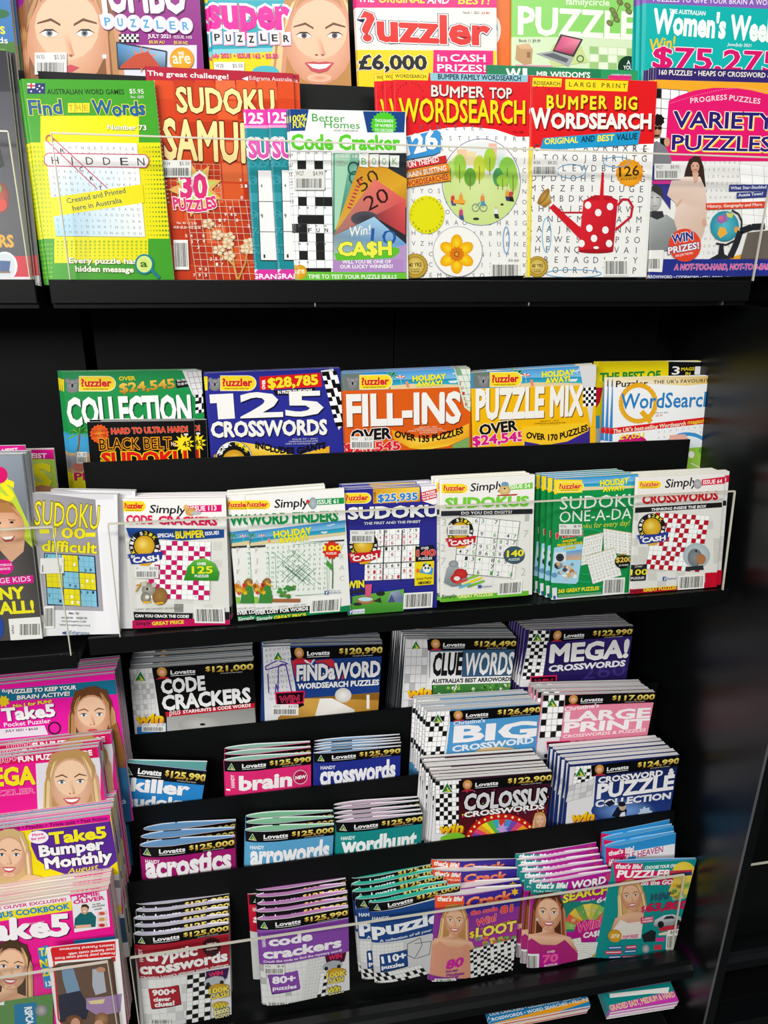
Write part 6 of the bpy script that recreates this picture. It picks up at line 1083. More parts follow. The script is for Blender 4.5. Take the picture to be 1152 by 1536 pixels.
def l_col(a):
    a.z('L4'); a.R(80, 160, 640, 900, '3a1c2c'); a.P([(140, 212), (240, 206), (240, 500), (100, 500)], 'e4e4e6'); a.grid((140, 214), (236, 208), (140, 420), 6, 12, seed=7, **CW)
    a.P([(230, 250), (592, 225), (575, 500), (230, 500)], ('28101e', '401428', '7a1c20', '6a1818')); rnd = random.Random(2); a.k += 1
    for i in range(60): x, y = 235+rnd.random()*345, 240+rnd.random()*140; a.R(x, y, x+5, y+7, rnd.choice(['e8c030', 'd83870', '4ab0d0', 'e86828', '70b840']), 0)
    lov(a, (230, 212), (598, 178), (232, 256), '122,900'); a.z('L4'); tri_logo(a, 185, 240, 24)
    a.T('COLOSSUS', 248, 330, 572, 302, 66, '12080e', b=.14, bb=.08, sd=('12080e', 3, 3)); a.T('COLOSSUS', 248, 330, 572, 302, 66, 'd8d8da', b=.08); a.T('CROSSWORDS', 250, 356, 564, 322, 22, 'f0f0f0', b=.1)
    a.E(400, 450, 145, 110, 'd82820', 'c01c18', n=32); a.k += 1
    for k in range(16): t = math.pi+k*math.pi/15; a.E(400+134*math.cos(t), 450+100*math.sin(t), 5, 5, 'f8e8a0', n=8, up=0)
    a.k += 1; cc = ['4a90d0', '7a4ab0', 'e84870', 'f0a028', 'f4e028', '60b848', '38b0c0', 'd83828']
    for k in range(16):
        t0, t1 = math.pi+k*math.pi/15, math.pi+(k+1)*math.pi/15; a.P([(400, 450), (400+122*math.cos(t0), 450+88*math.sin(t0)), (400+122*math.cos(t1), 450+88*math.sin(t1))], cc[k % 8], 0)
    a.star(400, 400, 26, 12, 7, 'c8a0e0'); a.face(548, 368, 24, hair='c89858', hair2='e8c888', smile=1, hl=1.5); win_tag(a, 148, 372, 105, 52, False)
    a.P([(158, 432), (190, 416), (230, 412), (255, 425), (250, 440), (158, 442)], '7ac030')
mag(l_col, 'P2', (654, 1170), (828, 1157), H=.272, t=.0069, r=.003, bg='3a1c2c', spine='d0d0d4', n=7, step=.0069, rise=.0012, shift=-.0026, pages='f4f2ee', cols=['f2f0ea', 'f6f4f0'], dy=0,
    label='dark COLOSSUS crossword magazine with a coloured prize wheel, front copy', group='dark colossus crossword magazines')
def l_pc(a):
    a.z('L4'); a.R(640, 90, 1120, 900, '1a2c6a'); a.P([(668, 158), (772, 150), (745, 500), (640, 500)], 'e4e4e6'); a.grid((690, 156), (768, 150), (676, 236), 5, 6, seed=17, **CW); a.grid((664, 232), (764, 206), (652, 296), 4, 3, seed=4, bg='dcdcde', fg='c4c4c8', ln='aaa')
    a.P([(772, 190), (1092, 150), (1070, 500), (745, 500)], ('1c2c60', '182454', '2a4aa0', '3a6ac0')); a.E(880, 330, 130, 50, '7aa8e8', '1e3478')
    lov(a, (750, 152), (1098, 112), (752, 196), '124,990'); a.z('L4'); tri_logo(a, 708, 178, 24)
    a.T('CROSSWORD', 776, 222, 1030, 192, 24, 'f0f0f4', b=.1); a.T('&', 1050, 190, 1074, 187, 26, 'f0f0f4', b=.1); a.T('PUZZLE', 770, 284, 1068, 246, 60, 'f2f2f4', b=.13); a.T('COLLECTION', 764, 316, 1062, 282, 27, 'eaeaf0', b=.1)
    a.P([(830, 350), (850, 315), (880, 305), (890, 330), (880, 360)], '141c30'); a.E(872, 312, 14, 16, 'c8a890'); a.E(870, 302, 15, 10, '1c1c24'); a.P([(860, 350), (868, 336), (882, 332), (884, 356)], 'e8e8f0'); a.P([(800, 300), (830, 285), (842, 300), (820, 312)], '1c2438'); a.star(962, 340, 30, 22, 9, 'b8d0e8'); win_tag(a, 666, 328, 100, 52, False)
mag(l_pc, 'P2', (854, 1147), (1019, 1132), H=.272, t=.0088, r=.003, bg='1a2c6a', spine='c8ccd4', n=5, step=.0088, rise=.0015, shift=-.004, pages='f2f2f2', cols=['f4f4f2', 'e8e8e8'], dy=0,
    label='midnight blue crossword and puzzle collection with a magician, front copy', group='midnight blue puzzle collection magazines')
# ---- handy size booklets, saddle stitched: they bulge behind the fold
def handy(a, z, tl, tr, bl, prize, c, lines, hd=None):
    a.z(z); q = tl, tr, bl
    a.unit(); a.R(-.01, -.01, 1.01, 1.01, c)
    lov(a, tl, tr, bl, prize, woman=False)
    a.z(z); dx, dy = tr[0]-tl[0], tr[1]-tl[1]; hh = bl[1]-tl[1]
    tri_logo(a, tl[0]+dx*.085+0, tl[1]+hh*.52+dy*.085, hh*.36)
HD = dict(H=.208, t=.011, r=.055, tap=.7, ct=.0011, kind='puzzle_booklet', cat='booklet', rim='f4f2f4')
def h_killer(a):
    handy(a, 'L3', (48, 130), (360, 150), (48, 182), '125,990', '2a86cc', None); a.z('L3')
    a.R(50, 176, 62, 300, '2a6aa8'); a.T('HANDY', 76, 228, 74, 180, 12, 'd4e6f4', b=.07); a.T('killer', 84, 232, 290, 240, 50, 'f2f2f4', b=.11); a.T('sudoku', 66, 288, 296, 286, 42, 'f2f2f4', b=.11)
mag(h_killer, 'P1', (180, 1144), (310, 1152), bg='2a86cc', pages='78c8c8', dy=.009, **{**HD, 't': .013, 'r': .03, 'tap': -1.3}, n=0, label='bright blue killer sudoku booklet puffed open at the fold')
def h_brain(a):
    handy(a, 'L3', (422, 130), (738, 105), (424, 168), '125,990', 'e02c74', None); a.z('L3')
    a.T('HANDY', 462, 222, 460, 176, 12, 'fbd8e6', b=.07); a.T('brain', 476, 232, 668, 218, 54, 'f8f2f4', b=.12); a.E(698, 186, 28, 28, 'a01848', 'b02050'); a.O(698, 186, 25, 25, 3, 'f0c0d0', n=16); a.T('NEW', 680, 195, 717, 191, 13, 'fff', b=.06); a.L(430, 232, 445, 231, 6, 'fff')
mag(h_brain, 'P1', (335, 1144), (467, 1133), bg='e02c74', pages='a8d8c8', n=2, step=.0155, dy=0, label='hot pink brain puzzle booklet with NEW badge, front copy', group='hot pink brain puzzle booklets', **{**HD, 't': .016})
def h_cross(a):
    handy(a, 'L3', (745, 100), (1060, 74), (748, 134), '125,990', '24308c', None); a.z('L3')
    a.T('HANDY', 770, 156, 822, 152, 13, 'dde', b=.06); a.T('crosswords', 768, 214, 1040, 188, 72, 'f0f0f6', b=.1)
mag(h_cross, 'P1', (470, 1132), (602, 1121), bg='24308c', pages='88b8e0', n=4, step=.0085, dy=0, shift=.0016, label='navy crosswords booklet, front copy', group='navy crosswords booklets', **{**HD, 't': .0105})
def h_acr(a):
    handy(a, 'L3', (115, 438), (460, 408), (120, 478), '125,000', 'a0186c', None); a.z('L3')
    a.T('HANDY', 138, 498, 190, 494, 14, 'f4d8e8', b=.06); a.T('acrostics', 140, 552, 450, 524, 84, 'f4f0f4', b=.11)
mag(h_acr, 'P2', (208, 1274), (352, 1260), bg='a0186c', pages='78aee0', n=2, step=.0185, dy=0, label='magenta acrostic booklet, front copy', group='magenta acrostic booklets', **{**HD, 't': .021, 'rim': 'eef0f4'})
def h_arrow(a):
    handy(a, 'L3', (498, 384), (820, 362), (500, 422), '125,000', '5aa4d0', None); a.z('L3')
    a.T('HANDY', 516, 446, 566, 442, 14, 'e4f0f8', b=.06); a.T('arrowords', 516, 506, 802, 486, 78, 'f2f4f8', b=.11)
mag(h_arrow, 'P2', (367, 1250), (502, 1241), bg='5aa4d0', pages='94dcb0', n=2, step=.0165, dy=0, label='pale blue arroword booklet, front copy', group='pale blue arroword booklets', **{**HD, 't': .018})
def h_word(a):
    handy(a, 'L3', (825, 350), (1140, 320), (828, 386), '125,990', '1a8a88', None); a.z('L3')
    a.T('HANDY', 844, 412, 894, 406, 14, 'd8f0ee', b=.06); a.T('wordhunt', 844, 462, 1116, 438, 64, 'f0f6f6', b=.12)
mag(h_word, 'P2', (504, 1236), (635, 1223), bg='1a8a88', pages='d8c0d4', n=4, step=.0105, dy=0, label='teal wordhunt booklet, front copy', group='teal wordhunt booklets', **{**HD, 't': .0125})
# ---- bottom shelf
def h_cryptic(a):
    handy(a, 'L5', (60, 352), (496, 300), (64, 398), '125,000', 'dedee0', None); a.z('L5')
    a.P([(60, 396), (498, 345), (512, 490), (86, 548)], '9c1c2c'); a.T('HANDY', 106, 468, 100, 412, 15, 'f0d8dc', b=.08); a.T('cryptic', 118, 466, 352, 438, 54, 'f2f0f0', b=.11); a.T('crosswords', 90, 528, 490, 470, 52, 'f2f0f0', b=.11); a.T("Christine Lovatt's ultimate puzzle challenge", 92, 546, 492, 490, 10, 'f0e4e4', b=.05)
    a.star(416, 402, 46, 40, 20, '3a1418'); a.T('Learn to', 394, 392, 438, 388, 9, 'ecc', b=.05); a.T('solve', 400, 404, 432, 401, 9, 'ecc', b=.05); a.T('cryptics', 392, 417, 440, 413, 9, 'ecc', b=.05)
    a.grid((90, 552), (310, 524), (110, 746), 6, 5, bg='e8e8e8', fg='d0d0d0', ln='b8b8b8', lw=.015); a.grid((305, 526), (415, 512), (300, 746), 4, 11, bg='f2f2f2', fg='141414', ln='aaa', seed=3, dens=.6)
    a.P([(132, 592), (268, 568), (280, 656), (146, 680)], '5a1018'); a.P([(128, 588), (264, 566), (276, 652), (142, 676)], 'a8202c'); a.T('900+', 146, 618, 256, 606, 28, 'f4f0f0', b=.09); a.T('clever', 152, 644, 230, 636, 20, 'f4f0f0', b=.07); a.T('clues!', 158, 668, 250, 656, 22, 'f4f0f0', b=.07)
    a.P([(390, 512), (495, 500), (485, 548), (392, 560)], '3a1c50'); a.T('WIN', 405, 540, 470, 530, 22, 'e0305c', b=.05); a.P([(380, 562), (395, 545), (430, 534), (465, 538), (480, 555), (470, 566), (385, 574)], 'b4bac0'); a.E(400, 570, 9, 9, '222'); a.E(462, 564, 9, 9, '222')
    a.E(450, 590, 46, 20, 'e8b828', 'b88820'); a.T('100K', 404, 616, 490, 606, 26, 'f0d840', b=.07, o='2c2a60', ow=.06); a.T('CASH', 410, 640, 496, 630, 24, 'f0d840', b=.07, o='2c2a60', ow=.06); a.E(455, 665, 36, 14, 'e0b020'); a.T('Win', 420, 690, 480, 676, 28, 'e8dc30', b=.05, o='3a2060', ow=.06, sh=.2); a.T('$8000', 426, 712, 496, 698, 22, 'f0e8a0', b=.07, o='3a2060', ow=.05); a.T('JACKPOT', 432, 728, 500, 716, 16, 'f0e8a0', b=.06, o='3a2060', ow=.05)
    a.bars(135, 724, 232, 744, sl=-6)
mag(h_cryptic, 'F', (199, 1407), (343, 1390), bg='dedee0', spine='2a0c12', pages='dcd8f0', n=5, step=.009, rise=.0065, dy=.0, label='dark red cryptic crosswords booklet with 900+ clever clues, front copy', group='dark red cryptic crosswords booklets', **{**HD, 'H': .2, 't': .018})
def h_cc(a):
    handy(a, 'L5', (620, 284), (1040, 228), (622, 330), '125,990', 'dedee0', None); a.z('L5')
    a.P([(618, 330), (1042, 274), (1044, 426), (628, 486)], '8648a8'); a.T('HANDY', 664, 400, 660, 350, 14, 'e8d8f0', b=.08); a.T('code', 676, 396, 874, 368, 44, 'f4f0f6', b=.12); a.T('crackers', 650, 456, 1008, 404, 46, 'f4f0f6', b=.12); a.T('Crack the code to find the mystery word!', 652, 474, 1010, 424, 11, 'f0e4f4', b=.05)
    a.grid((634, 486), (850, 456), (650, 690), 8, 7, bg='e6e6e6', fg='b8b8b8', ln='b0b0b0', lw=.02, dens=.3); a.P([(850, 456), (930, 444), (900, 660), (815, 672)], 'dcdcdc'); a.letters(RL(4, 5, 14), (862, 466), (918, 458), (834, 660), 8, '999'); a.grid((912, 520), (950, 512), (890, 662), 2, 9, bg='eee', fg='151515', ln='aaa', seed=2, dens=.6)
    a.P([(672, 528), (806, 502), (818, 586), (690, 614)], '4a2464'); a.P([(676, 524), (808, 500), (820, 582), (692, 608)], '8648a8'); a.T('80+', 692, 566, 800, 550, 34, 'f4f0f6', b=.11); a.T('puzzles', 694, 594, 802, 580, 19, 'f4f0f6', b=.06)
    a.P([(932, 440), (1030, 428), (1020, 470), (940, 480)], '4a1030'); a.T('WIN', 950, 462, 1012, 452, 22, 'e0305c', b=.05); a.P([(918, 490), (935, 472), (970, 462), (1000, 466), (1012, 482), (1004, 494), (925, 502)], 'a8aeb4'); a.E(938, 498, 9, 9, '222'); a.E(996, 491, 9, 9, '222')
    a.E(985, 515, 44, 18, 'e8b828', 'b88820'); a.T('100K', 938, 544, 1020, 534, 26, 'f0d840', b=.07, o='2c2a60', ow=.06); a.T('CASH', 944, 570, 1018, 560, 24, 'f0d840', b=.07, o='2c2a60', ow=.06); a.T('Win', 942, 614, 1004, 600, 28, 'e8dc30', b=.05, o='3a2060', ow=.06, sh=.2); a.T('$8000', 948, 634, 1020, 622, 20, 'f0e8a0', b=.07, o='3a2060', ow=.05)
    a.bars(668, 648, 765, 672, sl=-8); a.P([(645, 676), (775, 660), (776, 672), (646, 690)], '181818')
mag(h_cc, 'F', (385, 1384), (523, 1364), bg='dedee0', spine='201028', pages='d490d0', n=4, step=.0092, rise=.0065, dy=-.002, stick=('L5', 654, 468, 94, 46, '$4', 'W26'), label='purple code cracker booklet with 80+ puzzles box, front copy', group='purple code cracker booklets', **{**HD, 'H': .187, 't': .0165, 'rim': 'f6e8f6'})
def h_red(a):
    handy(a, 'L5', (585, 165), (1030, 105), (588, 210), '125,990', 'cc1838', None); a.z('L5'); a.T('HANDY', 604, 238, 650, 232, 18, 'f8dce0', b=.07); a.T('sudoku', 606, 290, 900, 250, 40, 'f8f0f0', b=.1); a.R(580, 330, 660, 640, 'dcdcdc')
mag(h_red, 'F', (371, 1344), (520, 1323), bg='cc1838', spine='101010', pages='a8dcd0', n=1, step=.01, rise=.006, dy=.038, label='red booklet peeping out top left behind the purple code cracker booklets', slab='rearmost red booklet with pale green page edges behind the code crackers', group='red booklets behind the code crackers', **{**HD, 'H': .19, 't': .011})
def h_puz(a):
    handy(a, 'L6', (196, 352), (690, 240), (196, 402), '125,000', 'dedee0', None); a.z('L6')
    a.P([(192, 402), (700, 300), (560, 480), (560, 505), (192, 570)], '1c4484'); a.P([(192, 402), (700, 296), (700, 470), (192, 570)], '1c4484'); a.T('HANDY', 212, 444, 300, 428, 20, 'd8e2f0', b=.07); a.T('puzzles', 212, 530, 640, 440, 72, 'f0f2f6', b=.12); a.T('A collection of all your favourites', 252, 556, 660, 468, 14, 'e0e8f2', b=.05)
    a.P([(192, 575), (560, 510), (560, 800), (190, 860)], 'cfd0d2'); a.grid((192, 580), (380, 545), (190, 700), 9, 6, bg='e2e2e2', fg=None, ln='9a9a9a', lw=.02); a.PL('400,560 470,530 480,570 440,640 400,620 400,560', 4, '666'); a.PL('440,560 530,550 520,620 450,640', 4, '777')
    a.P([(250, 628), (395, 596), (404, 680), (256, 722)], '12305c'); a.P([(254, 622), (397, 588), (404, 672), (258, 714)], '1c4484'); a.T('110+', 264, 672, 386, 640, 40, 'f2f4f8', b=.11); a.T('puzzles', 262, 702, 382, 676, 22, 'f2f4f8', b=.07)
    a.grid((192, 735), (470, 672), (280, 850), 14, 6, bg='ececec', fg='151515', ln='999', seed=22, dens=.55); a.bars(195, 772, 340, 808, sl=-10); a.P([(190, 822), (348, 796), (350, 816), (192, 846)], '181818'); a.R(215, 814, 280, 822, '222')
mag(h_puz, 'F', (554, 1358), (692, 1332), bg='dedee0', spine='102a52', pages='3cc8b0', offs=[(-.022, .0095, 0.003), (-.026, .019, .010), (-.026, .028, .016), (-.025, .037, .022), (-.024, .045, .028)], dy=.0, label='dark blue puzzles booklet with 110+ box, front copy', group='dark blue handy puzzles booklets', **{**HD, 'H': .182, 't': .016, 'rim': 'c8f4ec'})
def h_crack(a):
    a.z('L6'); a.unit(); a.R(-.01, -.01, 1.01, 1.01, '8c3494'); a.z('L6'); a.P([(553, 310), (706, 304), (708, 375), (553, 380)], 'e4542c'); a.T("that's life!", 562, 340, 698, 330, 26, 'f4f0ec', b=.08, sh=.1); a.T('SPECIAL', 622, 366, 704, 360, 11, 'f8e0d0', b=.04)
    a.P([(706, 304), (1026, 262), (1020, 400), (710, 420)], '3c2c94'); a.P([(708, 400), (1018, 370), (1000, 560), (740, 600)], ('7a3498', '8c3498', 'b8389c', 'a838a0'))
    a.T('Crack', 718, 372, 962, 336, 56, '6a1820', b=.13, bb=.08); a.T('Crack', 716, 370, 960, 334, 56, ('f8a070', 'e03c34'), b=.08); a.T('the code', 740, 408, 890, 388, 26, 'e84058', b=.07, o='f8c0b0', ow=.03); a.T('81', 904, 408, 986, 396, 42, 'e8483c', b=.09, o='f8d0b8', ow=.03); a.star(985, 290, 22, 12, 6, 'f0c020')
    a.face(655, 440, 66, hair='b8884c', hair2='e4c888', smile=1, hl=1.9, body='d8967c', rot=.05); a.T('Win!', 768, 470, 884, 440, 40, 'e8304c', b=.05, sh=.2, o='f8d8d0', ow=.03); a.T('a share of everybody', 780, 490, 960, 448, 10, 'f8a040', b=.04)
    a.T('$', 735, 528, 762, 522, 34, 'f4d838', b=.06, o='5a3818', ow=.04); a.T('LOOT', 766, 530, 984, 500, 56, 'f8e860', b=.09, o='6a3c10', ow=.05); rnd = random.Random(1); a.k += 1
    for i in range(34): x, y = 755+rnd.random()*225, 525+rnd.random()*65; a.P([(x, y), (x+26, y-8), (x+34, y+8), (x+6, y+18)], rnd.choice(['e0c040', 'e86850', 'b8b850', '9a98b8', 'f0d870', '7aa858']), 0)
    a.grid((736, 592), (998, 538), (742, 765), 14, 12, bg='eee', fg='141414', ln='999', seed=13, dens=.6, lw=.03); a.T('80', 604, 700, 698, 676, 50, 'c8289c', b=.08, sh=.2)
    for i, s in enumerate(('FUN AND', 'CHALLENGING', 'PUZZLES!')): a.T(s, 606, 716+17*i, (670, 704, 672)[i], 706+17*i, 12, '8a2898', b=.05, sh=.1)
    a.P([(533, 765), (662, 745), (662, 775), (533, 795)], 'f0f0f0'); a.bars(548, 752, 656, 784, sl=-12)
mag(h_crack, 'F', (653, 1347), (785, 1333), bg='8c3494', spine='e8e0d8', pages='f6f0ee', n=1, step=.014, dy=-.004, label='purple code puzzle booklet with LOOT and a blonde woman, front copy', slab='second purple code puzzle booklet standing behind the LOOT copy', group='purple LOOT code puzzle booklets', **{**HD, 'H': .192, 't': .017, 'r': .06})
mag(h_crack, (.95, .197), (650, 1311), (778, 1297), bg='8c3494', spine='e8e0d8', pages='f6f0ee', n=1, step=.017, dy=.045, label='loose-topped purple code puzzle booklet showing its masthead above the LOOT copy', slab='rearmost purple code puzzle booklet with cream pages curling up', group='rear purple code puzzle booklets', **{**HD, 'H': .187, 't': .015, 'r': .06}) if 0 else None
def h_crack2(a):
    a.z('L6'); a.unit(); a.R(-.01, -.01, 1.01, 1.01, '3c2c94'); a.z('L6'); a.P([(541, 172), (690, 178), (690, 240), (541, 235)], 'e4542c'); a.T("that's life!", 548, 200, 684, 202, 24, 'f4f0ec', b=.08, sh=.1); a.T('SPECIAL', 610, 222, 686, 222, 11, 'f8e0d0', b=.04); a.T('Crack', 700, 232, 930, 222, 46, ('f8a070', 'e03c34'), b=.08)
mag(h_crack2, 'F', (650.5, 1308), (779, 1306), bg='3c2c94', spine='e8e0d8', pages='f6f0ee', n=1, step=.012, rise=.01, dy=.024, label='code puzzle booklet with only its orange masthead showing above the LOOT copies', slab='rearmost code puzzle booklet with cream pages curling up', group='rear LOOT code puzzle booklets', **{**HD, 'H': .192, 't': .015, 'r': .06})
def h_ws(a):
    a.z('L7'); a.unit(); a.R(-.01, -.01, 1.01, 1.01, 'b01c94'); a.z('L7'); a.P([(138, 378), (340, 376), (335, 440), (138, 450)], '1c8a88'); a.T("that's life!", 156, 412, 328, 404, 32, 'f4f8f6', b=.08, sh=.1); a.T('FUN SPECIAL', 150, 434, 300, 424, 11, 'd8ecea', b=.03)
    a.P([(200, 460), (575, 455), (540, 640), (280, 640)], '1c8478'); a.P([(338, 350), (590, 310), (575, 470), (310, 480)], 'b01c94'); a.T('WORD', 346, 414, 542, 388, 42, 'f8f4f6', b=.08, sd=('4a0c40', 3, 3), wav=(.04, 0, -.03, .03)); a.T('SEARCH', 302, 478, 560, 436, 46, 'f0ec3c', b=.06, sd=('4a0c40', 3, 3), wav=(-.12, -.02, .02, .04, 0, -.05)); a.T('64', 486, 492, 546, 482, 28, 'f4f0f4', b=.06, sh=.15); a.T('Winter 21', 400, 484, 480, 472, 10, 'f0d8ec', b=.04); a.star(555, 350, 22, 18, 8, 'c83a70')
    a.k += 1; cc = ['8ac060', 'e85c48', 'f0c840', '60a858', 'f0d860', 'c8c850']
    for k in range(9): t = math.radians(-172+k*19); x, y = 450, 620; c, s_ = math.cos(t), math.sin(t); a.P([(x-s_*12, y+c*12), (x+140*c-s_*24, y+128*s_+c*24), (x+140*c+s_*24, y+128*s_-c*24), (x+s_*12, y-c*12)], cc[k % 6], 0); a.E(x+100*c, y+92*s_, 12, 10, 'e8e0a0', n=8, up=0)
    a.E(448, 632, 82, 56, 'c8208c', 'b81880'); a.T('Win!', 374, 648, 520, 614, 52, 'e8307c', b=.04, sh=.2, o='f4b0d8', ow=.04); a.T('CA$H', 412, 678, 522, 664, 30, 'f4f4f4', b=.08)
    a.grid((284, 690), (400, 672), (300, 790), 6, 6, bg='f0efe8', fg=None, ln='b0b0a8'); a.P([(370, 700), (540, 700), (490, 815), (320, 820)], 'f0f0ea'); a.letters(RL(12, 14, 9), (378, 712), (505, 712), (345, 805), 7, '888'); a.E(488, 778, 24, 18, 'c8a840')
    a.P([(285, 800), (330, 790), (300, 830), (270, 850)], 'dca888'); a.face(225, 540, 80, hair='5a2c1c', hair2='9a5230', smile=1, hl=2.0, body='b02878', rot=.0, skin='f0c0a0'); a.star(165, 575, 10, 5, 6, 'c8d8c0')
    a.P([(175, 755), (290, 742), (292, 830), (175, 850)], 'b82090'); a.T('OVER', 216, 752, 258, 746, 12, 'f4d8ec', b=.05); a.T('70', 190, 808, 272, 796, 44, 'f45ca0', b=.08); a.T('PUZZLES', 200, 828, 270, 816, 13, 'f4d8ec', b=.05, sh=.1); a.T('FOR HOURS', 196, 845, 276, 832, 12, 'f4d8ec', b=.05, sh=.1); a.P([(95, 768), (175, 756), (172, 850), (92, 864)], 'eee'); a.bars(102, 768, 168, 852, sl=-8)
mag(h_ws, 'F', (799, 1327), (924, 1308), bg='b01c94', spine='e0e4e4', pages='f0dcec', cols=['f6ecf4', 'f4e0f0', 'faf4f8'], offs=[(-.010, .0085, .003), (-.016, .017, .009), (-.018, .0255, .015), (-.018, .034, .021), (-.0185, .0425, .027), (-.019, .051, .033)], dy=-.004, label='magenta word search booklet with red-haired woman and Win! CA$H, front copy', group='magenta word search booklets', **{**HD, 'H': .196, 't': .0125, 'r': .06, 'rim': 'f4ecf2'})
def h_go(a):
    a.z('L7'); a.unit(); a.R(-.01, -.01, 1.01, 1.01, '14908e'); a.z('L7'); a.P([(578, 268), (735, 272), (735, 310), (920, 318), (890, 390), (590, 380)], 'd81c60'); a.T("that's life!", 586, 302, 728, 300, 26, 'f8f0f4', b=.08, sh=.1); a.T('CHOOSE YOUR OWN PRIZE', 744, 304, 985, 290, 18, 'e8f4f0', b=.06)
    a.E(960, 330, 66, 66, 'f0dc58', 'e8cc40'); a.T('PUZZLER', 594, 350, 882, 346, 40, 'f8f6f6', b=.11); a.T('on the GO', 722, 390, 896, 386, 26, 'f6f0f2', b=.1); a.P([(880, 312), (1004, 308), (1004, 338), (880, 345)], 'c83a4c'); a.P([(890, 330), (1004, 318), (1004, 338), (890, 346)], '2c3a6a')
    a.P([(895, 372), (930, 340), (1000, 360), (995, 440), (930, 470), (870, 440)], 'e8c858'); rnd = random.Random(4); a.k += 1
    for i in range(18): x, y = 870+rnd.random()*110, 378+rnd.random()*80; a.P([(x, y), (x+30, y-6), (x+28, y+16), (x+2, y+18)], rnd.choice(['f0d048', 'd84838', '90b858', 'e8b030', 'c8d8b0']), 0)
    a.face(672, 450, 66, hair='d0a868', hair2='f0dca0', smile=1, hl=1.9, body='ece4dc', rot=-.12); a.P([(742, 520), (1010, 500), (990, 760), (715, 770)], '14908e'); a.P([(520, 680), (960, 670), (950, 800), (520, 800)], '14908e'); a.T('WIN!', 764, 476, 876, 462, 36, 'f0f0f0', b=.0, bb=.04, o='1c5a6a', ow=.1, sh=.3); a.T('WIN!', 764, 476, 876, 462, 36, '18586c', b=.04, sh=.3)
    a.T('$', 722, 534, 744, 530, 34, 'd82058', b=.07, o='f4d0dc', ow=.03); a.T('63,800', 746, 532, 972, 516, 44, 'd01c50', b=.11, o='7a1030', ow=.03)
    a.P([(792, 600), (800, 575), (850, 550), (900, 546), (940, 560), (950, 590), (900, 604), (800, 612)], ('a8aeb4', 'd0d4d8', 'e4e8ec', 'dce0e4', 'b8bec4', '8a9096', '9aa0a6', '70767c')); a.E(832, 600, 17, 19, '1c1c20'); a.E(925, 592, 15, 17, '1c1c20'); a.P([(845, 572), (860, 556), (895, 552), (910, 568)], '2c3038')
    a.P([(722, 562), (790, 554), (792, 585), (724, 594)], 'd8306c'); a.T('2 GREAT', 730, 574, 786, 568, 9, 'fff', b=.04); a.T('PRIZES', 732, 588, 786, 582, 9, 'fff', b=.04); a.P([(728, 655), (780, 628), (806, 640), (800, 690), (740, 694)], '23272c'); a.P([(818, 622), (870, 605), (930, 605), (920, 625), (830, 636)], 'c8283c'); a.P([(818, 648), (870, 636), (870, 656), (822, 658)], 'e8e0c8'); a.E(750, 730, 20, 24, 'c8ccd0', '8a9094'); a.P([(805, 672), (852, 668), (852, 690), (805, 692)], 'e0389c'); a.P([(795, 712), (836, 708), (836, 735), (795, 738)], 'd83c50')
    a.E(582, 658, 36, 34, 'e4b038', 'd09420'); a.T('are', 560, 670, 604, 668, 30, 'f8ecc8', b=.02); a.T('TOP PRIZE', 620, 676, 706, 668, 18, 'e87ca8', b=.05)
    for i, (x, y, w, c) in enumerate(((545, 715, 75, '2c68a8'), (640, 712, 60, 'd83068'), (530, 740, 90, 'd83058'), (630, 735, 70, '2c68a8'), (545, 765, 70, '2c68a8'), (620, 765, 90, 'c83060'))): a.P([(x, y), (x+w, y-5), (x+w, y+14), (x, y+18)], c); a.L(x+6, y+7, x+w-6, y+4, 5, 'e8e8f0')
    a.P([(870, 630), (945, 622), (930, 735), (862, 742)], 'f0f0ee'); a.T('are', 878, 650, 926, 646, 24, '222', b=.0); a.bars(862, 655, 935, 735, dx=-4, sl=-6)
mag(h_go, 'F', (921, 1295), (1046, 1290), bl=(906, 1437), t=.009, r=.05, tap=.5, bg='14908e', spine='d81c60', pages='4a9cd8', n=0, dy=-.004, ct=.0009, kind='puzzle_booklet', cat='booklet', rim='a8d4f0', label='teal prize puzzle booklet with $63,800, a silver car and a blonde woman, far right')
def h_hvn(a):
    a.z('L7'); a.unit(); a.R(-.01, -.01, 1.01, 1.01, '2c90d0'); a.z('L7'); a.P([(540, 190), (690, 195), (690, 300), (540, 300)], 'd81c60'); a.T("that's life!", 552, 236, 690, 200, 26, 'f8f0f4', b=.08, sh=.1); a.T('PUZZLER', 552, 290, 840, 270, 40, 'f8f6f6', b=.11)
    a.P([(640, 210), (912, 168), (908, 270), (640, 270)], 'eceef2'); a.T('PUZZLE HEAVEN', 560, 268, 846, 212, 34, 'c02a74', b=.02); a.P([(660, 235), (700, 228), (690, 262), (640, 268)], '2c90d0')
mag(h_hvn, 'F', (908, 1272), (1015, 1251), H=.205, t=.012, r=.05, tap=.4, bg='2c90d0', spine='d81c60', pages='58b0e4', n=2, step=.011, rise=.006, dy=.018, ct=.0009, kind='puzzle_booklet', cat='booklet', rim='b4dcf4', label='blue booklet with magenta HEAVEN lettering behind the $63,800 one', group='blue HEAVEN booklets at the right end')
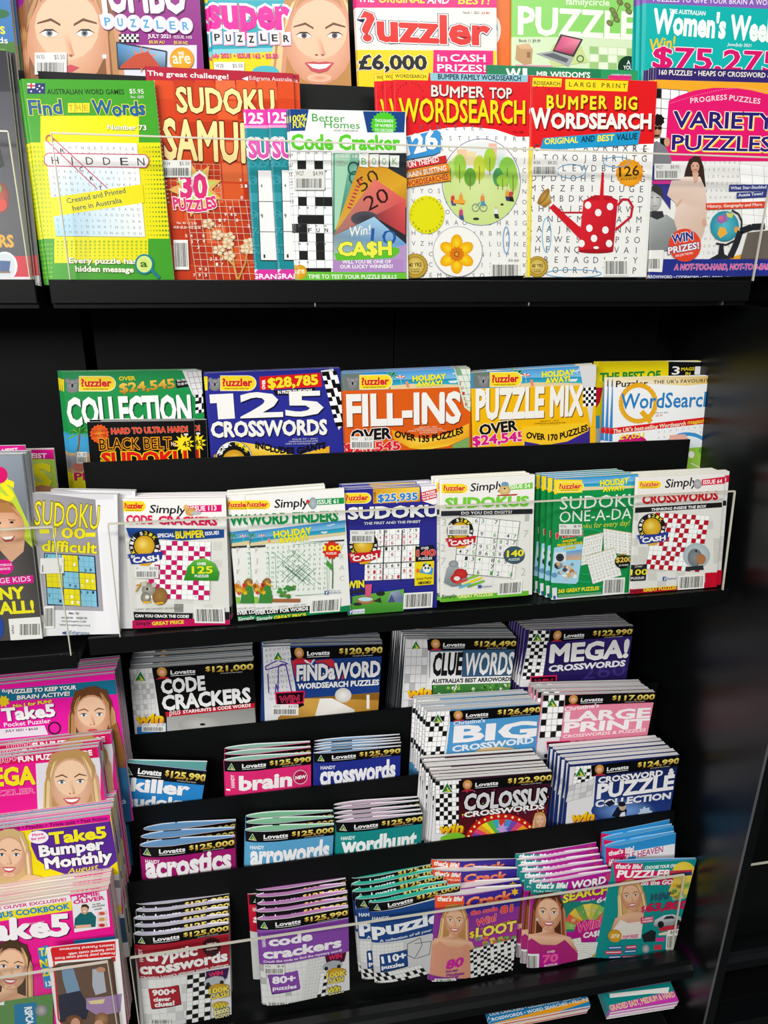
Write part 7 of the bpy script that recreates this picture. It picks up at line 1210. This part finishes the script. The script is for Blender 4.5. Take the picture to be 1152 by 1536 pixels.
# ---- the tray near the floor
def low_pink(a):
    a.z('N4'); a.R(400, 100, 900, 330, '108a88'); a.P([(545, 225), (812, 165), (812, 208), (548, 250)], 'd03cb4'); a.T('GRADED EASY, MEDIUM & HARD', 552, 247, 800, 192, 22, 'e8c89c', b=.05); a.P([(545, 180), (775, 155), (770, 178), (700, 180), (548, 196)], 'ecece8')
mag(low_pink, (.905, .09), None, None, base=((915, 1518.5), (1018.5, 1502)), H=.15, t=.006, r=.002, bg='d03cb4', spine='108a88', pages='ece4ec', cols=['e8a8dc', 'f0ecee'], n=4, step=.0068, lean=76, kind='puzzle_booklet', cat='booklet', label='magenta booklet reading GRADED EASY lying under the bottom shelf, topmost of its pile', group='magenta booklets under the shelf')
def low_blue(a):
    a.z('N4'); a.R(0, 150, 500, 330, '2080b8'); a.P([(90, 296), (472, 195), (472, 208), (100, 330)], 'e8a020'); a.T('CODE CRACKERS • CROSSWORDS • SUDOKU', 76, 268, 440, 196, 12, 'e8f0f4', b=.05); a.T('CROSSWORDS • WORD SEARCHES • FILL-INS', 84, 288, 470, 205, 12, 'e8f0f4', b=.05)
mag(low_blue, (.905, .09), None, None, base=((738, 1536), (886, 1508)), H=.15, t=.006, r=.002, bg='2080b8', spine='1c6a98', pages='d8d8d8', cols=['d8303c', 'e0e0e0', 'e8a020'], n=4, step=.0068, lean=76, kind='puzzle_booklet', cat='booklet', label='blue and orange mixed puzzle booklet under the bottom shelf, topmost of its pile', group='blue and orange booklets under the shelf')
# ================================================================ left bay
LB = dict(t=.006, r=.004, ct=.0005)
def take_pocket(a):
    a.z('L8'); a.R(-900, 250, 1100, 1600, 'e81ca0'); a.P([(-900, 420), (60, 385), (905, 310), (920, 425), (60, 480), (-900, 560)], '1c7090'); a.T('PUZZLES TO KEEP YOUR', 64, 424, 596, 388, 34, 'f4f4f4', b=.06, sh=.1, sd=('0c2430', 4, 4)); a.T('BRAIN ACTIVE!', 134, 470, 548, 436, 34, 'f4f4f4', b=.06, sh=.1, sd=('0c2430', 4, 4))
    a.T('40 fun', -60, 420, 90, 405, 26, 'f4e0f0', b=.05, sh=.1); a.star(30, 480, 50, 34, 8, 'f0d020'); a.T('No.1 for FUN!', 104, 530, 406, 492, 26, 'f4e828', b=.07, o='3a1c40', ow=.04, sh=.1)
    a.T('Take5', 22, 640, 448, 600, 105, 'f8f6f8', b=.1, sd=('3a1040', 6, 6)); a.T('Pocket Puzzler', 34, 682, 396, 648, 34, 'f8e8f4', b=.03); a.P([(-300, 720), (350, 668), (380, 740), (-300, 800)], 'e8dce8'); a.T('JULY 2021 • $4.50', 44, 722, 304, 702, 18, '3a2a3a', b=.04)
    a.O(428, 690, 46, 46, 10, '1c1c1c', n=16); a.face(722, 600, 165, hair='6a4024', hair2='b88850', skin='eec4a4', sh='c89070', smile=0, eye='5a88a8', hl=2.2, rot=-.05); a.P([(840, 700), (920, 640), (985, 900), (990, 1050), (880, 1000)], ('7a4a28', '9a6438', '8a5a30', '5a3820', '6a4224')); a.P([(870, 990), (1000, 1000), (1060, 1700), (880, 1700)], ('1c4a6a', '2a5a80', '20608c', '184868')); a.T('pouch', 900, 1290, 990, 1280, 40, 'd8e0e8', b=.02)
mag(take_pocket, (1.07, .53, 6), None, (172, 1010), W=.2, roll=1, H=.28, bg='e81ca0', n=7, step=.0075, pages='c4d0d8', cols=['a8bcc8', 'd0d4d0', '8aa8b8', 'c0c8cc'], label='pink and teal pocket puzzle magazine with a long-haired woman, front copy', group='pocket puzzle magazines at the left edge', **LB)
def mega_puz(a):
    a.z('L8'); a.R(-900, 700, 1100, 1700, 'e81c8c'); a.P([(-900, 950), (0, 905), (755, 840), (772, 930), (560, 930), (0, 985), (-900, 1040)], 'd01858'); a.T('100+', -60, 975, 124, 955, 50, 'd01858', b=.02, o='f4d0e0', ow=.08); a.T('FUN PUZZLES INSIDE', 146, 960, 724, 905, 44, 'f8f0f4', b=.06)
    a.P([(280, 970), (790, 920), (790, 1400), (300, 1400)], 'e0dce4'); a.T('MEGA', -190, 1160, 270, 1135, 150, 'f4e020', b=.09, sd=('8a1050', 5, 5)); a.T('PUZZLER', -170, 1240, 268, 1200, 42, 'e81c8c', b=.02, o='f8e0ee', ow=.06)
    a.face(560, 1130, 195, hair='b89058', hair2='e0c890', skin='f0caa8', sh='d0a080', smile=1, eye='8a9a9a', hl=1.7, rot=-.05)
mag(mega_puz, (1.02, .44, 6), None, (147, 1120), W=.2, roll=1, H=.28, bg='e81c8c', offs=[(0, .008, 0), (.002, .016, .001), (.016, .026, .004), (.017, .034, .004)], pages='c8ccd4', cols=['b8c4cc', 'e0d0d4', 'c8c4c4', 'b0b4b8'], label='hot pink mega puzzle magazine reading FUN PUZZLES INSIDE, front copy', group='hot pink mega puzzle magazines', **LB)
def bumper_m(a):
    a.z('L9'); a.R(-500, 100, 900, 900, 'f0dc10'); a.P([(-500, 300), (0, 265), (712, 178), (716, 222), (0, 302), (-500, 350)], 'e8189c'); a.T('• Trivia quiz • Fast fiction', 296, 262, 696, 214, 24, '3a1838', b=.03); a.T('Dream advice • Psychic', -90, 292, 280, 264, 24, '3a1838', b=.03)
    a.P([(205, 285), (716, 222), (760, 480), (700, 530), (560, 570), (420, 565), (320, 530), (240, 470), (200, 380)], '5a2a94'); a.E(248, 326, 66, 42, 'f6f0f4'); a.T('More', 210, 322, 280, 312, 18, 'e8189c', b=.06); a.T('for you!', 204, 348, 296, 334, 18, 'e8189c', b=.06)
    a.T('Take5', 324, 375, 700, 330, 80, 'f4e828', b=.1, sd=('2a0c50', 4, 4)); a.T('Bumper', 258, 455, 668, 405, 76, 'f4f2f6', b=.09, o='1c1030', ow=.05); a.T('Monthly', 294, 535, 722, 480, 76, 'f4f2f6', b=.09, o='1c1030', ow=.05); a.T('August', 440, 560, 634, 528, 32, 'f4dc30', b=.02, sh=.25)
    a.face(60, 450, 125, hair='d0b078', hair2='f0dcb0', skin='f0c4a4', sh='d09c80', smile=1, hl=1.5); a.P([(120, 600), (180, 560), (260, 575), (300, 600), (120, 640)], 'e4c094'); a.P([(600, 580), (800, 560), (860, 1100), (640, 1100)], 'dcdce0'); a.E(765, 790, 26, 30, 'e8dc20'); a.R(735, 600, 780, 650, '8a8a90'); a.P([(780, 640), (790, 640), (800, 820), (790, 820)], 'd8309c'); a.P([(740, 850), (830, 840), (840, 1000), (750, 1010)], '3a5a78')
mag(bumper_m, (.975, .34, 6), None, (166, 1221), W=.2, roll=1, H=.28, bg='f0dc10', n=8, step=.0062, pages='b4c8d8', cols=['a8c8e0', 'e880c0', 'c8d4e0', '88b0d4', 'd8d4dc', 'e050a8'], label='yellow and purple monthly puzzle magazine with a smiling blonde, front copy', group='yellow and purple monthly puzzle magazines', **LB)
def take5(a):
    a.z('L9'); a.R(-500, 600, 900, 1700, 'e81c90'); a.P([(-500, 830), (0, 770), (450, 700), (462, 740), (0, 812), (-500, 880)], 'f4f0ec'); a.T('JAMIE OLIVER EXCLUSIVE!', -110, 812, 436, 738, 22, 'd8307c', b=.06); a.P([(-500, 880), (0, 812), (465, 740), (465, 800), (0, 870), (-500, 930)], 'f0e020'); a.T('BONUS COOKBOOK', -110, 866, 448, 792, 38, '1c8ac0', b=.09, wav=(0, .06, -.03, .05, 0))
    a.P([(462, 712), (690, 668), (712, 905), (482, 942)], 'e8eaec'); a.T('JAMIE', 492, 728, 654, 700, 30, 'd82c80', b=.09); a.T('OLIVER', 476, 762, 676, 730, 28, 'd82c80', b=.09); a.T('my easy', 600, 766, 650, 758, 12, '444'); a.T('weekday', 596, 782, 680, 768, 12, '444'); a.T('meals', 612, 798, 660, 790, 12, '444')
    a.P([(485, 850), (520, 815), (590, 808), (622, 840), (618, 905), (480, 915)], '146468'); a.E(548, 790, 24, 34, 'e4b898', 'c89878'); a.P([(524, 785), (530, 762), (560, 758), (576, 775), (574, 792), (560, 776), (536, 776)], '3a281c'); a.L(538, 806, 560, 804, 4, 'fff'); a.P([(488, 895), (590, 888), (590, 905), (490, 915)], 'e0b090')
    for i in range(3): a.P([(628, 808+38*i), (690, 798+38*i), (694, 828+38*i), (632, 838+38*i)], 'f0c8c8'); a.E(660, 818+38*i, 20, 11, ('c85848', 'c8a050', 'b83838')[i])
    a.T('take5', -160, 1010, 470, 960, 150, 'f8f6f8', b=.11, sd=('4a1040', 6, 6)); a.T('Issue 28, July 15 2021', 155, 892, 290, 872, 8, 'f8d0e8')
    a.P([(480, 990), (780, 960), (790, 1100), (480, 1100)], '1c90c8'); a.P([(245, 1040), (312, 1020), (330, 1300), (290, 1300)], '1c90c8'); a.T('TA', 258, 1095, 330, 1085, 54, 'f0e428', b=.08); a.T('NI', 264, 1165, 330, 1155, 50, 'f0e428', b=.08); a.T('ZI', 278, 1225, 330, 1215, 50, 'f0e428', b=.08); a.T('13', 300, 1290, 330, 1285, 34, 'f4f4f4', b=.08)
    a.face(72, 1170, 125, hair='4a3420', hair2='e0c080', skin='f0c4a0', sh='cc9878', smile=1, hl=1.6, body='eab898', rot=.06); a.P([(-500, 1390), (0, 1385), (345, 1330), (345, 1700), (-500, 1700)], '5a8a4a'); a.P([(95, 1400), (238, 1386), (240, 1700), (100, 1700)], '1c78a8'); a.T('RSPCA', 158, 1420, 172, 1530, 38, 'eef6fa', b=.08); a.P([(0, 1390), (30, 1380), (30, 1405), (0, 1405)], 'eee'); a.E(270, 1440, 40, 40, 'b8b8b8', '7a7a7a')
mag(take5, (.925, .24, 5), None, (162, 1334), W=.2, roll=1, H=.28, bg='e81c90', n=7, step=.0058, pages='e4d8c4', cols=['ecdcc8', 'f0e0d0', 'e8d0c0', 'f0e8d8'], label='hot pink weekly magazine with a blonde woman and yellow cookbook banner, front copy', group='hot pink weekly magazines with a cookbook banner', **LB)
def flyer(a):
    a.z('L9'); a.unit(); a.R(-.01, -.01, 1.01, 1.01, 'f0efee'); a.z('L9'); a.P([(330, 1040), (345, 1022), (750, 985), (752, 1085), (345, 1120)], 'd82428')
    for i, s in enumerate(('Protect your loved ones from', 'your funeral costs with', 'Seniors Funeral Insurance')):
        a.T(s, 746, 1055-26*i, (360, 445, 388)[i], 1092-30*i, 18, 'f6ecec', b=.04)
    a.P([(590, 1105), (680, 1095), (700, 1150), (600, 1155)], 'e8e8e8'); a.P([(720, 1092), (748, 1088), (750, 1118), (722, 1122)], 'c82028'); a.P([(345, 1150), (380, 1130), (735, 1100), (785, 1600), (420, 1600), (390, 1500)], '6a5040'); a.PL('352,1120 380,1500 410,1540', 10, 'd82428')
    a.P([(400, 1145), (470, 1140), (530, 1340), (440, 1350), (410, 1240)], '7a9ab8'); a.P([(600, 1170), (670, 1160), (690, 1320), (620, 1340), (600, 1280)], 'b8bcc8'); a.P([(380, 1340), (520, 1310), (580, 1420), (560, 1500), (390, 1520)], '24283c'); a.P([(560, 1360), (680, 1350), (790, 1330), (780, 1450), (640, 1480), (560, 1430)], 'a888b4')
    a.P([(570, 1380), (680, 1365), (670, 1395), (590, 1400)], 'e8d8a0'); a.E(480, 1510, 55, 40, '8a5c38', '6a4024'); a.E(660, 1500, 45, 45, 'b88a60', '8a5c38'); a.E(490, 1530, 30, 40, 'd8a080'); a.E(640, 1540, 30, 36, 'd8a080'); a.E(655, 1172, 30, 18, 'c89070')
mag(flyer, (.912, .2, 3), (70, 1419), (178, 1406), H=.215, t=.0015, r=.001, bg='f0efee', pages='e8e8e8', kind='flyer', cat='flyer', label='upside-down red and white insurance flyer tucked in front of the pink weeklies', bend=lambda u, v: -.004*v)
def boy(a):
    a.z('N3'); a.R(-900, 60, 400, 1600, '8a8e96'); a.P([(-900, 150), (180, 160), (200, 700), (-900, 700)], ('a8b0bc', '8a94a0', '6a6e70', '9aa0a8')); a.P([(-300, 170), (0, 250), (60, 330), (200, 640), (280, 830), (-300, 900)], 'b8d040'); a.T('S', 0, 480, 100, 490, 150, 'f0e428', b=.09); a.E(0, 300, 55, 60, 'd8186c')
    a.P([(-300, 520), (0, 470), (90, 500), (160, 610), (150, 620), (60, 560), (-300, 600)], 'a06c3c'); a.E(30, 700, 150, 190, 'ecc0a0', 'c8906c'); a.P([(-140, 620), (-60, 500), (60, 500), (160, 620), (100, 570), (0, 570), (-100, 620)], 'b07c48'); a.E(85, 640, 14, 9, '2a3038'); a.L(60, 622, 112, 625, 6, '8a5a34'); a.E(-5, 645, 14, 9, '2a3038'); a.P([(0, 745), (60, 752), (110, 735), (90, 775), (40, 782)], 'b04848'); a.P([(10, 748), (100, 740), (80, 762), (40, 766)], 'f8f4ee')
    a.P([(-300, 860), (0, 840), (60, 900), (180, 770), (270, 860), (345, 1600), (-300, 1600)], ('4a4644', '4a4644', '5a5654', '4a4644', '3c3a3a', '54504e', '4a4644')); a.P([(0, 840), (180, 760), (170, 850), (80, 930)], 'd8a888')
    a.E(35, 962, 62, 55, 'e01c8c'); a.T('MYSTEROUS', -20, 958, 85, 952, 16, 'f8e0f0', b=.03); a.T('GEORGE', -5, 985, 75, 980, 16, 'f8e0f0', b=.03)
    a.P([(-100, 1045), (240, 1020), (242, 1075), (-100, 1100)], 'd82090'); a.T('GE KIDS', 0, 1080, 222, 1062, 36, 'f6e8f2', b=.0); a.T('NY', 0, 1200, 172, 1190, 90, 'f0e828', b=.09); a.T('ALL!', 0, 1305, 262, 1290, 92, 'f0e828', b=.09)
    a.E(-20, 1400, 50, 90, '2c4aa0'); a.P([(62, 1335), (322, 1318), (328, 1478), (78, 1488)], 'f0f0ee'); a.bars(132, 1362, 300, 1462, sl=-4); a.T('what', 104, 1444, 100, 1378, 18, '222', b=.02)
mag(boy, (.985, .943, 6), None, (33, 681), (70, 957), W=.21, roll=-1, t=.005, r=.004, bg='6a6c70', n=3, step=.006, shift=.0015, pages='d8d8d4', label='magazine with a grinning boy in a dark shirt at the left edge, front copy', group='magazines with a grinning boy')
def heist(a):
    a.z('N3'); a.R(-900, 60, 500, 1600, 'b0d048'); a.P([(190, 100), (500, 110), (500, 190), (190, 180)], 'd8188c'); a.T('FAMILY HEIST', -40, 172, 334, 178, 34, 'f4f0f2', b=.05); a.P([(190, 190), (420, 195), (420, 520), (230, 520)], ('c8dc70', 'a8c840', '98b838', 'd0e090')); a.T('S', 220, 390, 372, 398, 178, 'f0e428', b=.1, sd=('8aa020', 5, 4)); a.P([(230, 390), (300, 370), (420, 395), (420, 520), (240, 520)], 'c88c6c')
mag(heist, (1.07, .98, 5), None, (80, 674), W=.21, roll=-1, H=.25, t=.005, r=.004, bg='b0d048', n=1, pages='d8d8d4', label='lime green magazine with pink HEIST banner behind the grinning-boy magazines', slab='rear lime green magazine with a HEIST banner', group='lime green magazines with a pink banner')
def heist2(a):
    a.z('N3'); a.R(-900, 40, 500, 1600, 'a4a8a0'); a.P([(-900, 90), (0, 90), (185, 82), (190, 145), (-900, 150)], 'd8188c'); a.T('HEIST', 18, 138, 130, 130, 26, 'f4f0f2', b=.05); a.P([(160, 345), (200, 300), (240, 520), (180, 600)], '22241e')
mag(heist2, (1.03, .96, 6), None, (37, 668), W=.21, roll=-1, H=.25, t=.005, r=.004, bg='a4a8a0', pages='d8d8d4', label='grey magazine with a pink HEIST banner standing just behind the grinning-boy stack')
def sud100(a):
    a.z('N3'); a.unit(); a.R(-.01, -.01, 1.01, 1.01, 'ecedf0'); a.z('N3'); a.P([(236, 412), (690, 470), (745, 1280), (330, 1262)], ('a8a6aa', '94929a', 'a4a2aa', 'b0aeb4')); a.P([(236, 412), (820, 440), (825, 470), (700, 475)], 'dcdce0')
    a.T('SUDOKU', 258, 650, 712, 690, 172, 'f0e428', b=.0, o='7a6c18', ow=.035, wav=(0, .02, 0)); a.R(296, 682, 364, 712, 'f0e428'); a.R(606, 712, 690, 742, 'f0e428'); a.T('100', 388, 745, 590, 755, 76, 'f0e428', b=.05, o='7a6c18', ow=.03); a.T('difficult', 308, 840, 694, 865, 82, 'f0e428', b=.05, o='7a6c18', ow=.03)
    tl, tr, bl = np.array((330, 855)), np.array((682, 884)), np.array((352, 1222)); ux, uy = (tr-tl)/3, (bl-tl)/3; a.P([tuple(tl-4), (686, 880), (710, 1246), (348, 1228)], '1c2a5a')
    for j in range(3):
        for i in range(3):
            p = tl+ux*i+uy*j+2; c = '84c4dc' if (i+j) % 2 == 0 else 'e8dc20'; a.grid(tuple(p), tuple(p+ux*.96), tuple(p+uy*.96), 3, 3, bg=c, fg=None, ln='3a5068', lw=.015)
    for x, y, s in ((345, 885, '7'), (570, 905, '6'), (618, 992, '3'), (655, 990, '8'), (465, 1018, '8'), (508, 1098, '9'), (548, 1105, '6'), (588, 1150, '5'), (632, 1152, '8'), (672, 1152, '1'), (362, 1165, '2'), (440, 1210, '1')): a.T(s, x-6, y, x+8, y, 20, '2a2a50', b=.02, up=0)
    for x, y, s in ((540, 950, '1'), (455, 895, '3'), (630, 1068, '1'), (668, 1068, '4'), (595, 1105, '7'), (522, 1180, '1'), (525, 1222, '1'), (565, 1222, '1')): a.T(s, x-6, y, x+8, y, 20, 'fff', b=.03, up=0)
    a.T('No. 72', 500, 1295, 568, 1298, 14, '333', b=.04); a.T('AU $4.50    NZ$5.50', 446, 1324, 628, 1332, 12, '555'); a.T('United Kingdom £ 2.80', 450, 1348, 620, 1356, 11, '666'); a.T('Spain/Portugal/France 3.10 €', 434, 1372, 650, 1386, 11, '666')
    a.bars(330, 1232, 398, 1392, n=18); a.T('Edigrama', 504, 1438, 642, 1446, 26, '3a5a90', b=-.005); a.P([(452, 1424), (478, 1416), (482, 1440), (460, 1436)], '3a5a90')
mag(sud100, 'D', (48, 738), (171, 741), (69, 952), W=.112, t=.012, r=.006, bg='ecedf0', spine='e0e0e6', pages='eceef2', offs=[(.022, .014, .001)], dy=-.004, bend=lambda u, v: -.007*(1-u)**2-.003*v*v, stick=('N3', 302, 888, 164, 110, '$4.50', 'W29'),
    label='grey sudoku book with 100 in yellow and a blue and yellow grid', slab='second grey sudoku book half hidden behind the yellow-lettered one', group='grey sudoku books with yellow lettering')
# top left corner
def blue_mag(a):
    a.z('A1'); a.R(-900, -300, 200, 500, '3a78b4'); a.R(-900, 180, 200, 500, '4a7a3a'); a.E(0, 60, 40, 20, '2a6a3c'); a.T('WORDS', -150, 145, 26, 148, 34, 'f0e428', b=.06); a.T('kids', -40, 185, 34, 188, 26, 'f0f0f0', b=.02); a.E(20, 350, 40, 70, 'a8b02c'); a.E(10, 250, 30, 40, '6a9a3c')
mag(blue_mag, (1.165, 1.56, 8), None, (13, -20), W=.21, roll=0, H=.28, t=.012, r=.005, bg='3a78b4', spine='e8e0cc', pages='ece4d0', n=1, step=.014, shift=.004, label='blue magazine cut off by the top left edge of the picture', slab='cream page edges behind the blue magazine at the top left corner', group='blue magazines at the top left corner')
def dark_mag(a):
    a.z('A4'); a.R(-900, -400, 200, 800, '4c4c54'); a.R(-900, -500, 200, -180, '2c2c34'); a.P([(-60, 0), (0, 60), (20, 140), (-60, 180)], '16181c'); a.E(5, 280, 36, 66, 'b84828', '7a2c1c'); a.E(8, 310, 22, 26, 'd8382c'); a.E(-10, 240, 18, 20, '7a9a50'); a.T('FLOWERS', -210, 490, 60, 494, 56, 'e0a828', b=.06); a.R(-900, 530, 200, 620, 'd01c34'); a.E(20, 575, 56, 64, 'e8ecf0'); a.E(18, 575, 48, 56, 'd0d8e0'); a.P([(0, 550), (46, 552), (40, 600), (0, 600)], '3c5c94'); a.R(-900, 620, 200, 700, 'dcdce0'); a.L(0, 600, 45, 600, 8, '8a6a50')
mag(dark_mag, (1.05, 1.43, 8), None, (9, 76), (43, 431), W=.21, roll=0, t=.006, r=.004, bg='4c4c54', spine='d8d8d4', pages='dcd8cc', n=2, step=.0065, shift=.0028, label='dark grey magazine with yellow RS lettering at the upper left edge, front copy', group='dark grey magazines at the upper left edge')
bpy.context.view_layer.update()
